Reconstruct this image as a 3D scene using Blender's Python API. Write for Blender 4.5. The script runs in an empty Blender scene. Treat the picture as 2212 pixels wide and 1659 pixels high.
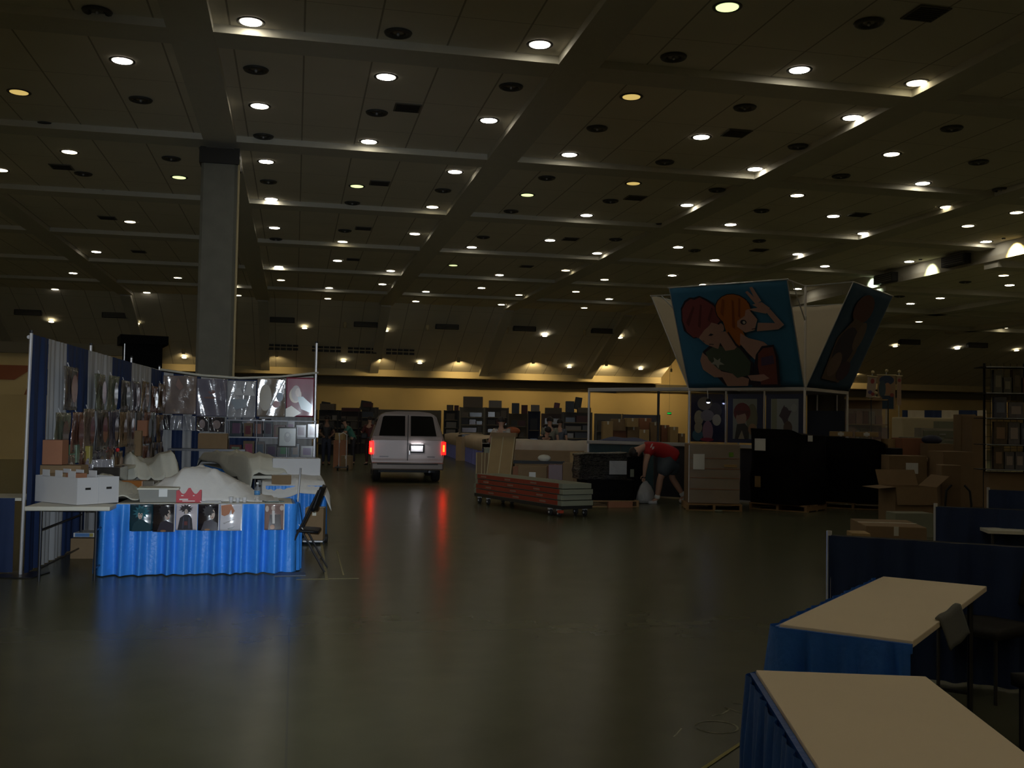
import bpy, bmesh, math, random
from mathutils import Vector, Matrix, Euler
random.seed(7)
R = math.radians
PI = math.pi
sc = bpy.context.scene
COL = sc.collection

# ------------------------------------------------------------------ camera
F = 2200.0; CX, CY = 1106.0, 829.5
PITCH = R(2.15); ROLL = R(1.0); YAW = R(12.0); EYE = 1.65
cam_d = bpy.data.cameras.new('camera'); cam = bpy.data.objects.new('camera', cam_d); COL.objects.link(cam)
cam_d.sensor_width = 36; cam_d.lens = 36 * F / 2212; cam_d.clip_end = 300; cam_d.clip_start = 0.05
cam.matrix_world = Matrix.Translation((0, 0, EYE)) @ Matrix.Rotation(R(90) + PITCH, 4, 'X') @ Matrix.Rotation(ROLL, 4, 'Z')
sc.camera = cam
# ------------------------------------------------------------------ world and exposure
w = bpy.data.worlds.new('world'); sc.world = w; w.use_nodes = True
w.node_tree.nodes['Background'].inputs[0].default_value = (0.01, 0.009, 0.007, 1)
w.node_tree.nodes['Background'].inputs[1].default_value = 0.2
sc.view_settings.view_transform = 'Standard'; sc.view_settings.look = 'None'
sc.view_settings.exposure = 0.0; sc.view_settings.gamma = 1.0; sc.view_settings.use_curve_mapping = False
sc.cycles.use_denoising = True
sc.cycles.max_bounces = 4; sc.cycles.diffuse_bounces = 3; sc.cycles.glossy_bounces = 2; sc.cycles.transmission_bounces = 2
sc.cycles.use_adaptive_sampling = True; sc.cycles.adaptive_threshold = 0.08; sc.cycles.adaptive_min_samples = 16
sc.cycles.sample_clamp_indirect = 4.0
LAMP = 9.5            # brightness of a lit downlight
LAMPCOL = (1.0, 0.91, 0.74)

def lamp(name, kind, loc, energy, color=(1, 1, 1), target=None, **kw):
    d = bpy.data.lights.new(name, kind); d.energy = energy; d.color = color
    for k, v in kw.items(): setattr(d, k, v)
    o = bpy.data.objects.new(name, d); COL.objects.link(o); o.location = loc
    if target is not None:
        o.rotation_euler = (Vector(target) - Vector(loc)).to_track_quat('-Z', 'Y').to_euler()
    return o

def ray(x, y):
    """direction of the pixel (x, y) of the 2212 x 1659 frame, Y component = 1"""
    a = (x - CX) / F; b = (CY - y) / F
    c, s = math.cos(ROLL), math.sin(ROLL)
    x2 = a * c - b * s; y2 = a * s + b * c
    X = x2; Y = math.cos(PITCH) - y2 * math.sin(PITCH); Z = math.sin(PITCH) + y2 * math.cos(PITCH)
    return Vector((X / Y, 1, Z / Y))
def at_z(x, y, z=0.0):
    d = ray(x, y); t = (z - EYE) / d.z
    return Vector((d.x * t, t, z))
def at_d(x, y, D):
    d = ray(x, y); return Vector((d.x * D, D, EYE + d.z * D))
def B(u, v, z=0.0):
    c, s = math.cos(YAW), math.sin(YAW)
    return Vector((u * c - v * s, u * s + v * c, z))
def toB(p):
    c, s = math.cos(YAW), math.sin(YAW)
    return (p.x * c + p.y * s, -p.x * s + p.y * c)

# camera flash: the photo is taken with the built-in flash, aimed a little left, its right side shaded
lamp('camera_flash', 'SPOT', (-0.06, 0.0, 1.72), 1900, (0.80, 0.90, 1.0), target=at_d(660, 860, 10), spot_size=R(48), spot_blend=1.0, shadow_soft_size=0.02)

# ------------------------------------------------------------------ materials
MATS = {}
def mat(name, col, rough=0.6, metal=0.0, spec=0.5, emit=0.0, ecol=None, noise=0.0, nscale=5.0, bump=0.0, bscale=20.0, coat=0.0, trans=0.0, alpha=1.0, stretch=None):
    if name in MATS: return MATS[name]
    m = bpy.data.materials.new(name); m.use_nodes = True
    nt = m.node_tree; b = nt.nodes['Principled BSDF']
    b.inputs['Base Color'].default_value = (*col, 1); b.inputs['Roughness'].default_value = rough
    b.inputs['Metallic'].default_value = metal; b.inputs['Specular IOR Level'].default_value = spec
    b.inputs['Coat Weight'].default_value = coat; b.inputs['Coat Roughness'].default_value = 0.08
    b.inputs['Transmission Weight'].default_value = trans; b.inputs['Alpha'].default_value = alpha
    if emit:
        b.inputs['Emission Color'].default_value = (*(ecol or col), 1); b.inputs['Emission Strength'].default_value = emit
    if noise or bump:
        tc = nt.nodes.new('ShaderNodeTexCoord'); mp = nt.nodes.new('ShaderNodeMapping')
        if stretch: mp.inputs['Scale'].default_value = stretch
        nt.links.new(tc.outputs['Object'], mp.inputs['Vector'])
    if noise:
        n = nt.nodes.new('ShaderNodeTexNoise'); n.inputs['Scale'].default_value = nscale; n.inputs['Detail'].default_value = 5
        nt.links.new(mp.outputs['Vector'], n.inputs['Vector'])
        mx = nt.nodes.new('ShaderNodeMix'); mx.data_type = 'RGBA'
        mx.inputs[6].default_value = (*[c * (1 - noise) for c in col], 1); mx.inputs[7].default_value = (*[min(1, c * (1 + noise)) for c in col], 1)
        nt.links.new(n.outputs['Fac'], mx.inputs[0]); nt.links.new(mx.outputs[2], b.inputs['Base Color'])
    if bump:
        n2 = nt.nodes.new('ShaderNodeTexNoise'); n2.inputs['Scale'].default_value = bscale; n2.inputs['Detail'].default_value = 4
        nt.links.new(mp.outputs['Vector'], n2.inputs['Vector'])
        bp = nt.nodes.new('ShaderNodeBump'); bp.inputs['Strength'].default_value = bump; bp.inputs['Distance'].default_value = 0.02
        nt.links.new(n2.outputs['Fac'], bp.inputs['Height']); nt.links.new(bp.outputs['Normal'], b.inputs['Normal'])
        if coat: nt.links.new(bp.outputs['Normal'], b.inputs['Coat Normal'])
    MATS[name] = m
    return m
def cmat(col, rough=0.6, coat=0.0):
    """material for a plain printed or painted colour"""
    k = 'colour_%02x%02x%02x_%d_%d' % (*[int(c * 255) for c in col], int(rough * 10), int(coat * 10))
    return mat(k, col, rough, coat=coat)

def floor_material():
    m = bpy.data.materials.new('sealed_concrete'); m.use_nodes = True; nt = m.node_tree; b = nt.nodes['Principled BSDF']
    tc = nt.nodes.new('ShaderNodeTexCoord')
    n = nt.nodes.new('ShaderNodeTexNoise'); n.inputs['Scale'].default_value = 0.35; n.inputs['Detail'].default_value = 8; n.inputs['Roughness'].default_value = 0.65
    n2 = nt.nodes.new('ShaderNodeTexNoise'); n2.inputs['Scale'].default_value = 2.5; n2.inputs['Detail'].default_value = 6
    nt.links.new(tc.outputs['Object'], n.inputs['Vector']); nt.links.new(tc.outputs['Object'], n2.inputs['Vector'])
    mx = nt.nodes.new('ShaderNodeMix'); mx.data_type = 'RGBA'
    mx.inputs[6].default_value = (0.082, 0.083, 0.047, 1); mx.inputs[7].default_value = (0.148, 0.148, 0.088, 1)
    ad = nt.nodes.new('ShaderNodeMath'); ad.operation = 'MULTIPLY_ADD'; ad.inputs[1].default_value = 0.55
    nt.links.new(n.outputs['Fac'], ad.inputs[0])
    mu = nt.nodes.new('ShaderNodeMath'); mu.operation = 'MULTIPLY'; mu.inputs[1].default_value = 0.45; nt.links.new(n2.outputs['Fac'], mu.inputs[0]); nt.links.new(mu.outputs[0], ad.inputs[2])
    # saw-cut joints every 8 m
    sx = nt.nodes.new('ShaderNodeSeparateXYZ'); nt.links.new(tc.outputs['Object'], sx.inputs[0])
    last = None
    for ax in (0, 1):
        pm = nt.nodes.new('ShaderNodeMath'); pm.operation = 'PINGPONG'; pm.inputs[1].default_value = 4.0; nt.links.new(sx.outputs[ax], pm.inputs[0])
        lt = nt.nodes.new('ShaderNodeMath'); lt.operation = 'LESS_THAN'; lt.inputs[1].default_value = 0.006; nt.links.new(pm.outputs[0], lt.inputs[0])
        if last is None: last = lt
        else:
            a = nt.nodes.new('ShaderNodeMath'); a.operation = 'MAXIMUM'; nt.links.new(last.outputs[0], a.inputs[0]); nt.links.new(lt.outputs[0], a.inputs[1]); last = a
    nt.links.new(ad.outputs[0], mx.inputs[0])
    m2 = nt.nodes.new('ShaderNodeMix'); m2.data_type = 'RGBA'; m2.inputs[7].default_value = (0.10, 0.10, 0.068, 1)
    nt.links.new(last.outputs[0], m2.inputs[0]); nt.links.new(mx.outputs[2], m2.inputs[6]); nt.links.new(m2.outputs[2], b.inputs['Base Color'])
    mr = nt.nodes.new('ShaderNodeMapRange'); mr.inputs[3].default_value = 0.21; mr.inputs[4].default_value = 0.28
    nt.links.new(n2.outputs['Fac'], mr.inputs[0]); nt.links.new(mr.outputs[0], b.inputs['Roughness'])
    b.inputs['Specular IOR Level'].default_value = 0.15
    return m
def ceiling_material():
    m = bpy.data.materials.new('ceiling_panels'); m.use_nodes = True; nt = m.node_tree; b = nt.nodes['Principled BSDF']
    tc = nt.nodes.new('ShaderNodeTexCoord'); sx = nt.nodes.new('ShaderNodeSeparateXYZ'); nt.links.new(tc.outputs['Object'], sx.inputs[0])
    outs = []
    for ax, sp in ((0, 0.69), (1, 1.3)):
        pm = nt.nodes.new('ShaderNodeMath'); pm.operation = 'PINGPONG'; pm.inputs[1].default_value = sp; nt.links.new(sx.outputs[ax], pm.inputs[0])
        lt = nt.nodes.new('ShaderNodeMath'); lt.operation = 'LESS_THAN'; lt.inputs[1].default_value = 0.018 if ax == 0 else 0.008; nt.links.new(pm.outputs[0], lt.inputs[0]); outs.append(lt)
    mxm = nt.nodes.new('ShaderNodeMath'); mxm.operation = 'MAXIMUM'; nt.links.new(outs[0].outputs[0], mxm.inputs[0]); nt.links.new(outs[1].outputs[0], mxm.inputs[1])
    n = nt.nodes.new('ShaderNodeTexNoise'); n.inputs['Scale'].default_value = 0.8; nt.links.new(tc.outputs['Object'], n.inputs['Vector'])
    mx = nt.nodes.new('ShaderNodeMix'); mx.data_type = 'RGBA'; mx.inputs[6].default_value = (0.78, 0.74, 0.62, 1); mx.inputs[7].default_value = (0.88, 0.83, 0.70, 1); nt.links.new(n.outputs['Fac'], mx.inputs[0])
    m2 = nt.nodes.new('ShaderNodeMix'); m2.data_type = 'RGBA'; m2.inputs[7].default_value = (0.42, 0.38, 0.30, 1)
    nt.links.new(mxm.outputs[0], m2.inputs[0]); nt.links.new(mx.outputs[2], m2.inputs[6]); nt.links.new(m2.outputs[2], b.inputs['Base Color'])
    b.inputs['Roughness'].default_value = 0.9
    return m
M_floor = floor_material(); M_ceil = ceiling_material()
M_beam = mat('beam_paint', (0.66, 0.64, 0.55), 0.8, noise=0.06)
M_wall = mat('hall_wall_paint', (0.72, 0.55, 0.26), 0.8, noise=0.08, nscale=0.6)
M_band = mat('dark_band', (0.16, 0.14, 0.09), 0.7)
M_lip = mat('pale_lip', (0.62, 0.52, 0.30), 0.7)
M_conc = mat('column_concrete', (0.20, 0.20, 0.17), 0.8, noise=0.2, nscale=2.5, bump=0.2)
M_vent = mat('vent_dark', (0.02, 0.02, 0.018), 0.6)
M_grille = mat('grille_grey', (0.16, 0.15, 0.12), 0.6)
M_ring = mat('downlight_trim', (0.06, 0.06, 0.055), 0.4)
M_can = mat('downlight_unlit_reflector', (0.28, 0.26, 0.22), 0.35, metal=0.6)
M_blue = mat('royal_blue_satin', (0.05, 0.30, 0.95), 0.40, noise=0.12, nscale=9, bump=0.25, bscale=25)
M_bluefg = mat('shaded_blue_satin', (0.022, 0.10, 0.36), 0.40, noise=0.15, nscale=9, bump=0.25, bscale=25)  # darker copy of the skirt blue; lack of flash put into its colour
M_matte = mat('matte_black', (0.004, 0.004, 0.004), 0.9, spec=.05)
M_navy = mat('navy_drape', (0.010, 0.028, 0.095), 0.75, noise=0.15, nscale=6)
M_white_d = mat('white_drape', (0.42, 0.42, 0.42), 0.7, noise=0.06)
M_purple = mat('periwinkle_skirt', (0.28, 0.30, 0.78), 0.6, noise=0.1)
M_cloth = mat('muslin_cloth', (0.62, 0.61, 0.52), 0.85, noise=0.08, nscale=4, bump=0.3, bscale=14)
M_cloth2 = mat('white_cloth', (0.72, 0.71, 0.68), 0.85, noise=0.06, nscale=4, bump=0.3, bscale=12)
M_top = mat('beige_laminate', (0.90, 0.74, 0.50), 0.65, noise=0.03, nscale=3)
M_top2 = mat('off_white_plastic', (0.66, 0.64, 0.54), 0.5)
M_alu = mat('aluminium_pipe', (0.85, 0.85, 0.88), 0.3, metal=0.55)
M_alu2 = mat('painted_aluminium', (0.55, 0.56, 0.58), 0.3, metal=0.5)
M_steel = mat('dark_steel', (0.08, 0.08, 0.085), 0.35, metal=0.8)
M_black = mat('black_plastic', (0.006, 0.006, 0.007), 0.5, spec=.3)
M_rub = mat('rubber', (0.015, 0.015, 0.015), 0.7)
M_card = mat('cardboard', (0.25, 0.165, 0.085), 0.85, noise=0.14, nscale=6)
M_card2 = mat('pale_cardboard', (0.40, 0.27, 0.12), 0.85, noise=0.12, nscale=5)
M_cardr = mat('reddish_cardboard', (0.34, 0.15, 0.08), 0.85, noise=0.12, nscale=5)
M_wbox = mat('white_box_card', (0.62, 0.62, 0.63), 0.7, noise=0.03)
M_paper = mat('white_paper', (0.75, 0.76, 0.74), 0.7)
M_wrap = mat('black_stretch_wrap', (0.008, 0.008, 0.010), 0.14, coat=1.0, bump=2.5, bscale=16, stretch=(1, 1, 3))
M_wrapt = mat('black_stretch_wrap_dull', (0.0025, 0.0025, 0.0025), 0.7, spec=.12, bump=0.6, bscale=6)
M_clear = mat('clear_wrap', (0.9, 0.92, 0.95), 0.12, alpha=0.10, coat=1.0, bump=0.8, bscale=7)
M_wood = mat('pallet_wood', (0.36, 0.22, 0.10), 0.8, noise=0.2, nscale=8, stretch=(1, 8, 8))
M_redb = mat('red_edge_board', (0.30, 0.045, 0.02), 0.55, noise=0.25, nscale=3)
M_greyg = mat('grey_green_board', (0.24, 0.25, 0.18), 0.7, noise=0.1)
M_glassk = mat('dark_van_glass', (0.006, 0.006, 0.007), 0.04, coat=0.5)
M_van = mat('van_paint', (0.29, 0.245, 0.235), 0.35, metal=0.25, coat=0.3)
M_bump = mat('van_bumper', (0.16, 0.13, 0.11), 0.4, metal=0.3)
M_tailr = mat('tail_lamp_red', (0.5, 0.01, 0.01), 0.3, emit=9.0, ecol=(1.0, 0.002, 0.001))
M_taily = mat('tail_lamp_bulb', (1, 0.5, 0.1), 0.3, emit=5.0, ecol=(1.0, 0.12, 0.01))
M_plate = mat('plate_face', (0.95, 0.95, 0.98), 0.5)
M_skin = mat('skin', (0.50, 0.29, 0.20), 0.6)
M_skin2 = mat('skin_dark', (0.24, 0.13, 0.08), 0.6)
M_hair = mat('dark_hair', (0.018, 0.012, 0.010), 0.6)
M_gloss = mat('poster_sleeve', (0.32, 0.31, 0.33), 0.12, coat=1.0, noise=0.35, nscale=4, bump=1.0, bscale=5, stretch=(3, 3, 1))
M_exit = mat('green_sign_light', (0.02, 0.5, 0.05), 0.4, emit=1.3, ecol=(0.02, 1.0, 0.12))

# ------------------------------------------------------------------ mesh builder
class MB:
    def __init__(s): s.v = []; s.f = []; s.mi = []; s.m = 0; s.sm = []; s.smooth = False
    def add(s, vs, fs, T=None):
        b = len(s.v)
        for p in vs:
            p = Vector(p)
            if T is not None: p = T @ p
            s.v.append(p)
        for f in fs:
            s.f.append([b + i for i in f]); s.mi.append(s.m); s.sm.append(s.smooth)
        return s
    def box(s, c, d, rz=0.0, T=None, bev=0.0):
        x, y, z = d[0] / 2, d[1] / 2, d[2] / 2
        M = Matrix.Translation(c) @ Matrix.Rotation(rz, 4, 'Z')
        if T is not None: M = T @ M
        if bev <= 0:
            vs = [(-x, -y, -z), (x, -y, -z), (x, y, -z), (-x, y, -z), (-x, -y, z), (x, -y, z), (x, y, z), (-x, y, z)]
            fs = [(0, 3, 2, 1), (4, 5, 6, 7), (0, 1, 5, 4), (1, 2, 6, 5), (2, 3, 7, 6), (3, 0, 4, 7)]
            return s.add(vs, fs, M)
        bm = bmesh.new(); bmesh.ops.create_cube(bm, size=1)
        for v in bm.verts: v.co = Vector((v.co.x * d[0], v.co.y * d[1], v.co.z * d[2]))
        bmesh.ops.bevel(bm, geom=list(bm.edges), offset=bev, segments=2, profile=0.6, affect='EDGES')
        vs = [v.co.copy() for v in bm.verts]; bm.verts.index_update(); fs = [[v.index for v in f.verts] for f in bm.faces]; bm.free()
        return s.add(vs, fs, M)
    def cyl(s, a, b, r, n=12, r2=None, T=None, cap=True):
        a, b = Vector(a), Vector(b); r2 = r if r2 is None else r2
        d = (b - a); q = d.to_track_quat('Z', 'Y') if d.length > 1e-6 else Euler((0, 0, 0)).to_quaternion()
        vs = []
        for k in range(n):
            t = 2 * PI * k / n; e = q @ Vector((math.cos(t), math.sin(t), 0))
            vs.append(a + e * r); vs.append(b + e * r2)
        fs = [(2 * k, 2 * ((k + 1) % n), 2 * ((k + 1) % n) + 1, 2 * k + 1) for k in range(n)]
        if cap: fs += [tuple(2 * k for k in reversed(range(n))), tuple(2 * k + 1 for k in range(n))]
        return s.add(vs, fs, T)
    def tube(s, pts, r, n=8, T=None):
        pts = [Vector(p) for p in pts]; vs = []
        up = Vector((0, 0, 1))
        for i, p in enumerate(pts):
            d = (pts[min(i + 1, len(pts) - 1)] - pts[max(i - 1, 0)]).normalized()
            a = d.cross(up)
            if a.length < 1e-3: a = d.cross(Vector((1, 0, 0)))
            a.normalize(); c = d.cross(a)
            for k in range(n):
                t = 2 * PI * k / n; vs.append(p + a * math.cos(t) * r + c * math.sin(t) * r)
        fs = []
        for i in range(len(pts) - 1):
            for k in range(n):
                k2 = (k + 1) % n; fs.append((i * n + k, i * n + k2, (i + 1) * n + k2, (i + 1) * n + k))
        fs += [tuple(reversed(range(n))), tuple((len(pts) - 1) * n + k for k in range(n))]
        return s.add(vs, fs, T)
    def lathe(s, prof, n=20, c=(0, 0, 0), T=None):
        vs = []
        for r, z in prof:
            for k in range(n):
                t = 2 * PI * k / n; vs.append((c[0] + r * math.cos(t), c[1] + r * math.sin(t), c[2] + z))
        fs = []
        for i in range(len(prof) - 1):
            for k in range(n):
                k2 = (k + 1) % n; fs.append((i * n + k, i * n + k2, (i + 1) * n + k2, (i + 1) * n + k))
        if prof[0][0] > 1e-5: fs.append(tuple(reversed(range(n))))
        if prof[-1][0] > 1e-5: fs.append(tuple((len(prof) - 1) * n + k for k in range(n)))
        return s.add(vs, fs, T)
    def grid(s, fn, nu, nv, T=None, thick=0.0):
        vs = [Vector(fn(i / nu, j / nv)) for j in range(nv + 1) for i in range(nu + 1)]
        W = nu + 1
        fs = [(j * W + i, j * W + i + 1, (j + 1) * W + i + 1, (j + 1) * W + i) for j in range(nv) for i in range(nu)]
        if thick:
            nrm = [Vector((0, 0, 0)) for _ in vs]
            for f in fs:
                a, b, c, d = [vs[k] for k in f]; nn = (c - a).cross(d - b)
                for k in f: nrm[k] += nn
            b2 = len(vs)
            vs = vs + [v - n.normalized() * thick if n.length > 0 else v for v, n in zip(vs, nrm)]
            fs2 = [tuple(b2 + k for k in reversed(f)) for f in fs]
            H = nv
            bd = [i for i in range(W)] + [j * W + nu for j in range(1, H + 1)] + [H * W + i for i in range(nu - 1, -1, -1)] + [j * W for j in range(H - 1, 0, -1)]
            for k in range(len(bd)):
                a, b = bd[k], bd[(k + 1) % len(bd)]; fs2.append((b, a, b2 + a, b2 + b))
            fs = fs + fs2
        return s.add(vs, fs, T)
    def prism(s, poly, z0, z1, T=None):
        n = len(poly); vs = [(p[0], p[1], z0) for p in poly] + [(p[0], p[1], z1) for p in poly]
        fs = [tuple(reversed(range(n))), tuple(n + k for k in range(n))] + [(k, (k + 1) % n, n + (k + 1) % n, n + k) for k in range(n)]
        return s.add(vs, fs, T)
    def ball(s, c, r, n=12, m=8, T=None, sc=(1, 1, 1), half=None):
        vs = []; fs = []
        t0, t1 = (0, PI) if half is None else half
        for j in range(m + 1):
            t = t0 + (t1 - t0) * j / m
            for k in range(n):
                p = 2 * PI * k / n
                vs.append((c[0] + r * sc[0] * math.sin(t) * math.cos(p), c[1] + r * sc[1] * math.sin(t) * math.sin(p), c[2] + r * sc[2] * math.cos(t)))
        for j in range(m):
            for k in range(n):
                k2 = (k + 1) % n; fs.append((j * n + k, (j + 1) * n + k, (j + 1) * n + k2, j * n + k2))
        return s.add(vs, fs, T)
    def build(s, name, mats, parent=None, loc=None, rz=None, smooth=None):
        me = bpy.data.meshes.new(name); me.from_pydata([tuple(v) for v in s.v], [], s.f)
        mats = mats if isinstance(mats, (list, tuple)) else [mats]
        for m in mats: me.materials.append(m)
        for p, i, sm in zip(me.polygons, s.mi, s.sm):
            p.material_index = min(i, len(mats) - 1); p.use_smooth = sm if smooth is None else smooth
        me.update()
        o = bpy.data.objects.new(name, me); COL.objects.link(o)
        if parent is not None: o.parent = parent
        if loc is not None: o.location = loc
        if rz is not None: o.rotation_euler.z = rz
        return o

LABELS = {}
def tag(o, label=None, cat=None, group=None, kind=None):
    if label: o['label'] = label; LABELS.setdefault(label, []).append(o.name)
    if cat: o['category'] = cat
    if group: o['group'] = group
    if kind: o['kind'] = kind
    return o
def thing(name, label, cat, loc=(0, 0, 0), rz=0.0, group=None):
    o = bpy.data.objects.new(name, None); COL.objects.link(o); o.location = loc; o.rotation_euler.z = rz
    o.empty_display_size = 0.2
    return tag(o, label, cat, group)
def struct(o): o['kind'] = 'structure'; return o
def copy_tree(o, parent=None):
    c = o.copy(); COL.objects.link(c)
    if parent is not None: c.parent = parent
    for ch in list(o.children): copy_tree(ch, c)
    return c

def curtain_fn(path, zt, zb, amp=0.03, wl=0.12, seed=0, flare=0.6, gather=0.25, zfun=None):
    """pleated hanging cloth along a polyline: returns fn(u, v) and its length"""
    rnd = random.Random(seed); P = [Vector((p[0], p[1], 0)) for p in path]
    L = [0]
    for a, b in zip(P, P[1:]): L.append(L[-1] + (b - a).length)
    tot = L[-1]; ph = [rnd.uniform(0, 6.28) for _ in range(6)]; fr = [1, rnd.uniform(.55, .7), rnd.uniform(1.4, 1.7), rnd.uniform(.25, .35), rnd.uniform(2.2, 2.7)]
    def pos(s):
        s = max(0, min(tot, s)); k = 0
        while k < len(P) - 2 and s > L[k + 1]: k += 1
        d = (P[k + 1] - P[k]).normalized(); nrm = Vector((d.y, -d.x, 0))
        return P[k] + d * (s - L[k]), nrm
    def fn(u, v):
        s = u * tot; p, n = pos(s)
        a = (2 * PI * s / wl)
        wv = math.sin(a * fr[0] + ph[0] + 0.8 * math.sin(a * .21 + ph[3])) * .55 + math.sin(a * fr[1] + ph[1]) * .35 + math.sin(a * fr[2] + ph[2] + 1.2 * v) * .2 + math.sin(a * fr[3] + ph[4]) * .3
        k = gather + (1 - gather) * min(1, v / 0.35) + flare * v * .3
        top = zt if zfun is None else zfun(u)
        edge = min(1, u / .01, (1 - u) / .01)
        q = p + n * (amp * (wv * k) * max(edge, 0.2) + amp * 1.1)
        return (q.x, q.y, top + (zb - top) * v)
    return fn, tot

def arts(parent, o, ux, uy, w, h, shapes, name='printed_picture', off=0.004, rough=0.5, coat=0.0, nrm=None):
    """flat printed figure shapes on a board: each shape (colour, [(x, y) ...]) in 0..1 of the board"""
    mb = MB(); mats = []
    n = nrm if nrm is not None else Vector(ux).cross(Vector(uy)).normalized()
    for k, (col, poly) in enumerate(shapes):
        m = cmat(col, rough, coat)
        if m not in mats: mats.append(m)
        mb.m = mats.index(m)
        vs = [Vector(o) + Vector(ux) * (w * p[0]) + Vector(uy) * (h * p[1]) + n * (off + k * 0.0012) for p in poly]
        mb.add(vs, [tuple(range(len(vs)))])
    return mb.build(name, mats, parent)
def ell(cx, cy, rx, ry, n=18, rot=0.0, a0=0, a1=2 * PI):
    out = []
    for k in range(n):
        t = a0 + (a1 - a0) * k / (n if a1 - a0 > 6.2 else n - 1); x, y = rx * math.cos(t), ry * math.sin(t)
        out.append((cx + x * math.cos(rot) - y * math.sin(rot), cy + x * math.sin(rot) + y * math.cos(rot)))
    return out
def spiky(cx, cy, rx, ry, n=11, seed=1, depth=.4):
    rnd = random.Random(seed); out = []
    for k in range(2 * n):
        t = PI * k / n; f = 1.0 + (rnd.uniform(0, .25) if k % 2 else -depth * rnd.uniform(.5, 1)); out.append((max(0, min(1, cx + rx * f * math.cos(t))), max(0, min(1, cy + ry * f * math.sin(t)))))
    return out
def ordinal(n): return ['first', 'second', 'third', 'fourth', 'fifth', 'sixth', 'seventh', 'eighth', 'ninth', 'tenth', 'eleventh', 'twelfth', 'thirteenth', 'fourteenth', 'fifteenth', 'sixteenth', 'seventeenth', 'eighteenth', 'nineteenth', 'twentieth', 'twenty-first', 'twenty-second', 'twenty-third'][n - 1]
#==BODY==
# ================================================================== the hall
ZC, ZL = 9.05, 8.40
U0, U1, UB = -46, 62, 27.0
V0, V1 = -14, 75.0
VS, VE, ZE = 64.3, 73.4, 5.25        # the flat ceiling ends at VS and slopes down to (VE, ZE)
def bbox(name, m, u0, u1, v0, v1, z0, z1, kind='structure'):
    o = MB().box(((u0 + u1) / 2, (v0 + v1) / 2, (z0 + z1) / 2), (u1 - u0, v1 - v0, z1 - z0)).build(name, m, rz=YAW)
    if kind: o['kind'] = kind
    return o
bbox('floor', M_floor, U0, U1, V0, V1, -0.2, 0)
bbox('ceiling', M_ceil, U0, UB + .1, V0, VS, ZC, ZC + .2)
bbox('ceiling_lower', M_ceil, UB, U1, V0, VS - 3, ZL, ZL + .2)
bbox('wall_back', M_wall, U0, U1, V1, V1 + .3, 0, 9.2)
bbox('wall_left', M_wall, U0 - .3, U0, V0, V1, 0, 9.2)
bbox('wall_right', M_wall, U1, U1 + .3, V0, V1, 0, 9.2)
bbox('wall_front', M_wall, U0, U1, V0 - .3, V0, 0, 9.2)
# bulkhead between the two ceiling heights, leaning a little outwards
o = MB().prism([(UB + .1, ZC + .1), (UB, ZC + .1), (UB, ZL), (UB + .1, ZL)], 0, VS + .2 - V0).build('trim_1', M_beam)
o.matrix_world = Matrix.Rotation(YAW, 4, 'Z') @ Matrix.Translation((0, VS + .2, 0)) @ Matrix.Rotation(R(90), 4, 'X'); struct(o)
def slope(name, u0, u1, vs, zs):
    mb = MB(); p = [(vs, zs), (VE, ZE), (VE, ZE + .15), (vs, zs + .2)]
    vs_ = [(u0, a, b) for a, b in p] + [(u1, a, b) for a, b in p]
    mb.add(vs_, [(0, 1, 2, 3), (7, 6, 5, 4), (0, 4, 5, 1), (1, 5, 6, 2), (2, 6, 7, 3), (3, 7, 4, 0)])
    return struct(mb.build(name, M_ceil, rz=YAW))
slope('ceiling_slope', U0, 27.2, VS, ZC)
slope('ceiling_slope_right', 33, U1, VS - 3, ZL)
nt_ = 2
for (a, b, zz) in ((U0, 27.2, 0), (33, U1, 0)):
    bbox('trim_%d' % nt_, M_lip, a, b, VE - .05, V1, 4.78, ZE); nt_ += 1
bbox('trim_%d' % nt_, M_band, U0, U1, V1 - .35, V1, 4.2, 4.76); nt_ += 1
BU = [-26.1, -18.1, -10.1, -2.1, 5.45, 13.4, 21.4]
BV = [-3.4, 4.5, 12.3, 20.1, 27.9, 35.7, 43.5, 51.3, 59.1]
for u in BU:
    bbox('trim_%d' % nt_, M_beam, u - .42, u + .42, V0, VS - .02, ZC - .17, ZC + .01); nt_ += 1
    mb = MB(); dv, dz = VE - VS, ZE - ZC; L = math.hypot(dv, dz); nx, nz = dz / L * .28, -dv / L * .28
    p = [(VS, ZC), (VE, ZE), (VE + nx, ZE + nz), (VS + nx, ZC + nz)]
    mb.add([(u - .3, a, b) for a, b in p] + [(u + .3, a, b) for a, b in p], [(3, 2, 1, 0), (4, 5, 6, 7), (0, 1, 5, 4), (1, 2, 6, 5), (2, 3, 7, 6), (3, 0, 4, 7)])
    struct(mb.build('trim_%d' % nt_, M_beam, rz=YAW)); nt_ += 1
for v in BV:
    bbox('trim_%d' % nt_, M_beam, U0, UB, v - .42, v + .42, ZC - .16, ZC + .01); nt_ += 1
for u in (35.4, 43.4):
    bbox('trim_%d' % nt_, M_beam, u - .42, u + .42, V0, VS - 3.02, ZL - .26, ZL + .01); nt_ += 1
for v in (35.7, 43.5, 51.3, 59.1):
    bbox('trim_%d' % nt_, M_beam, UB + .1, U1, v - .42, v + .42, ZL - .26, ZL + .01); nt_ += 1

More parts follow.
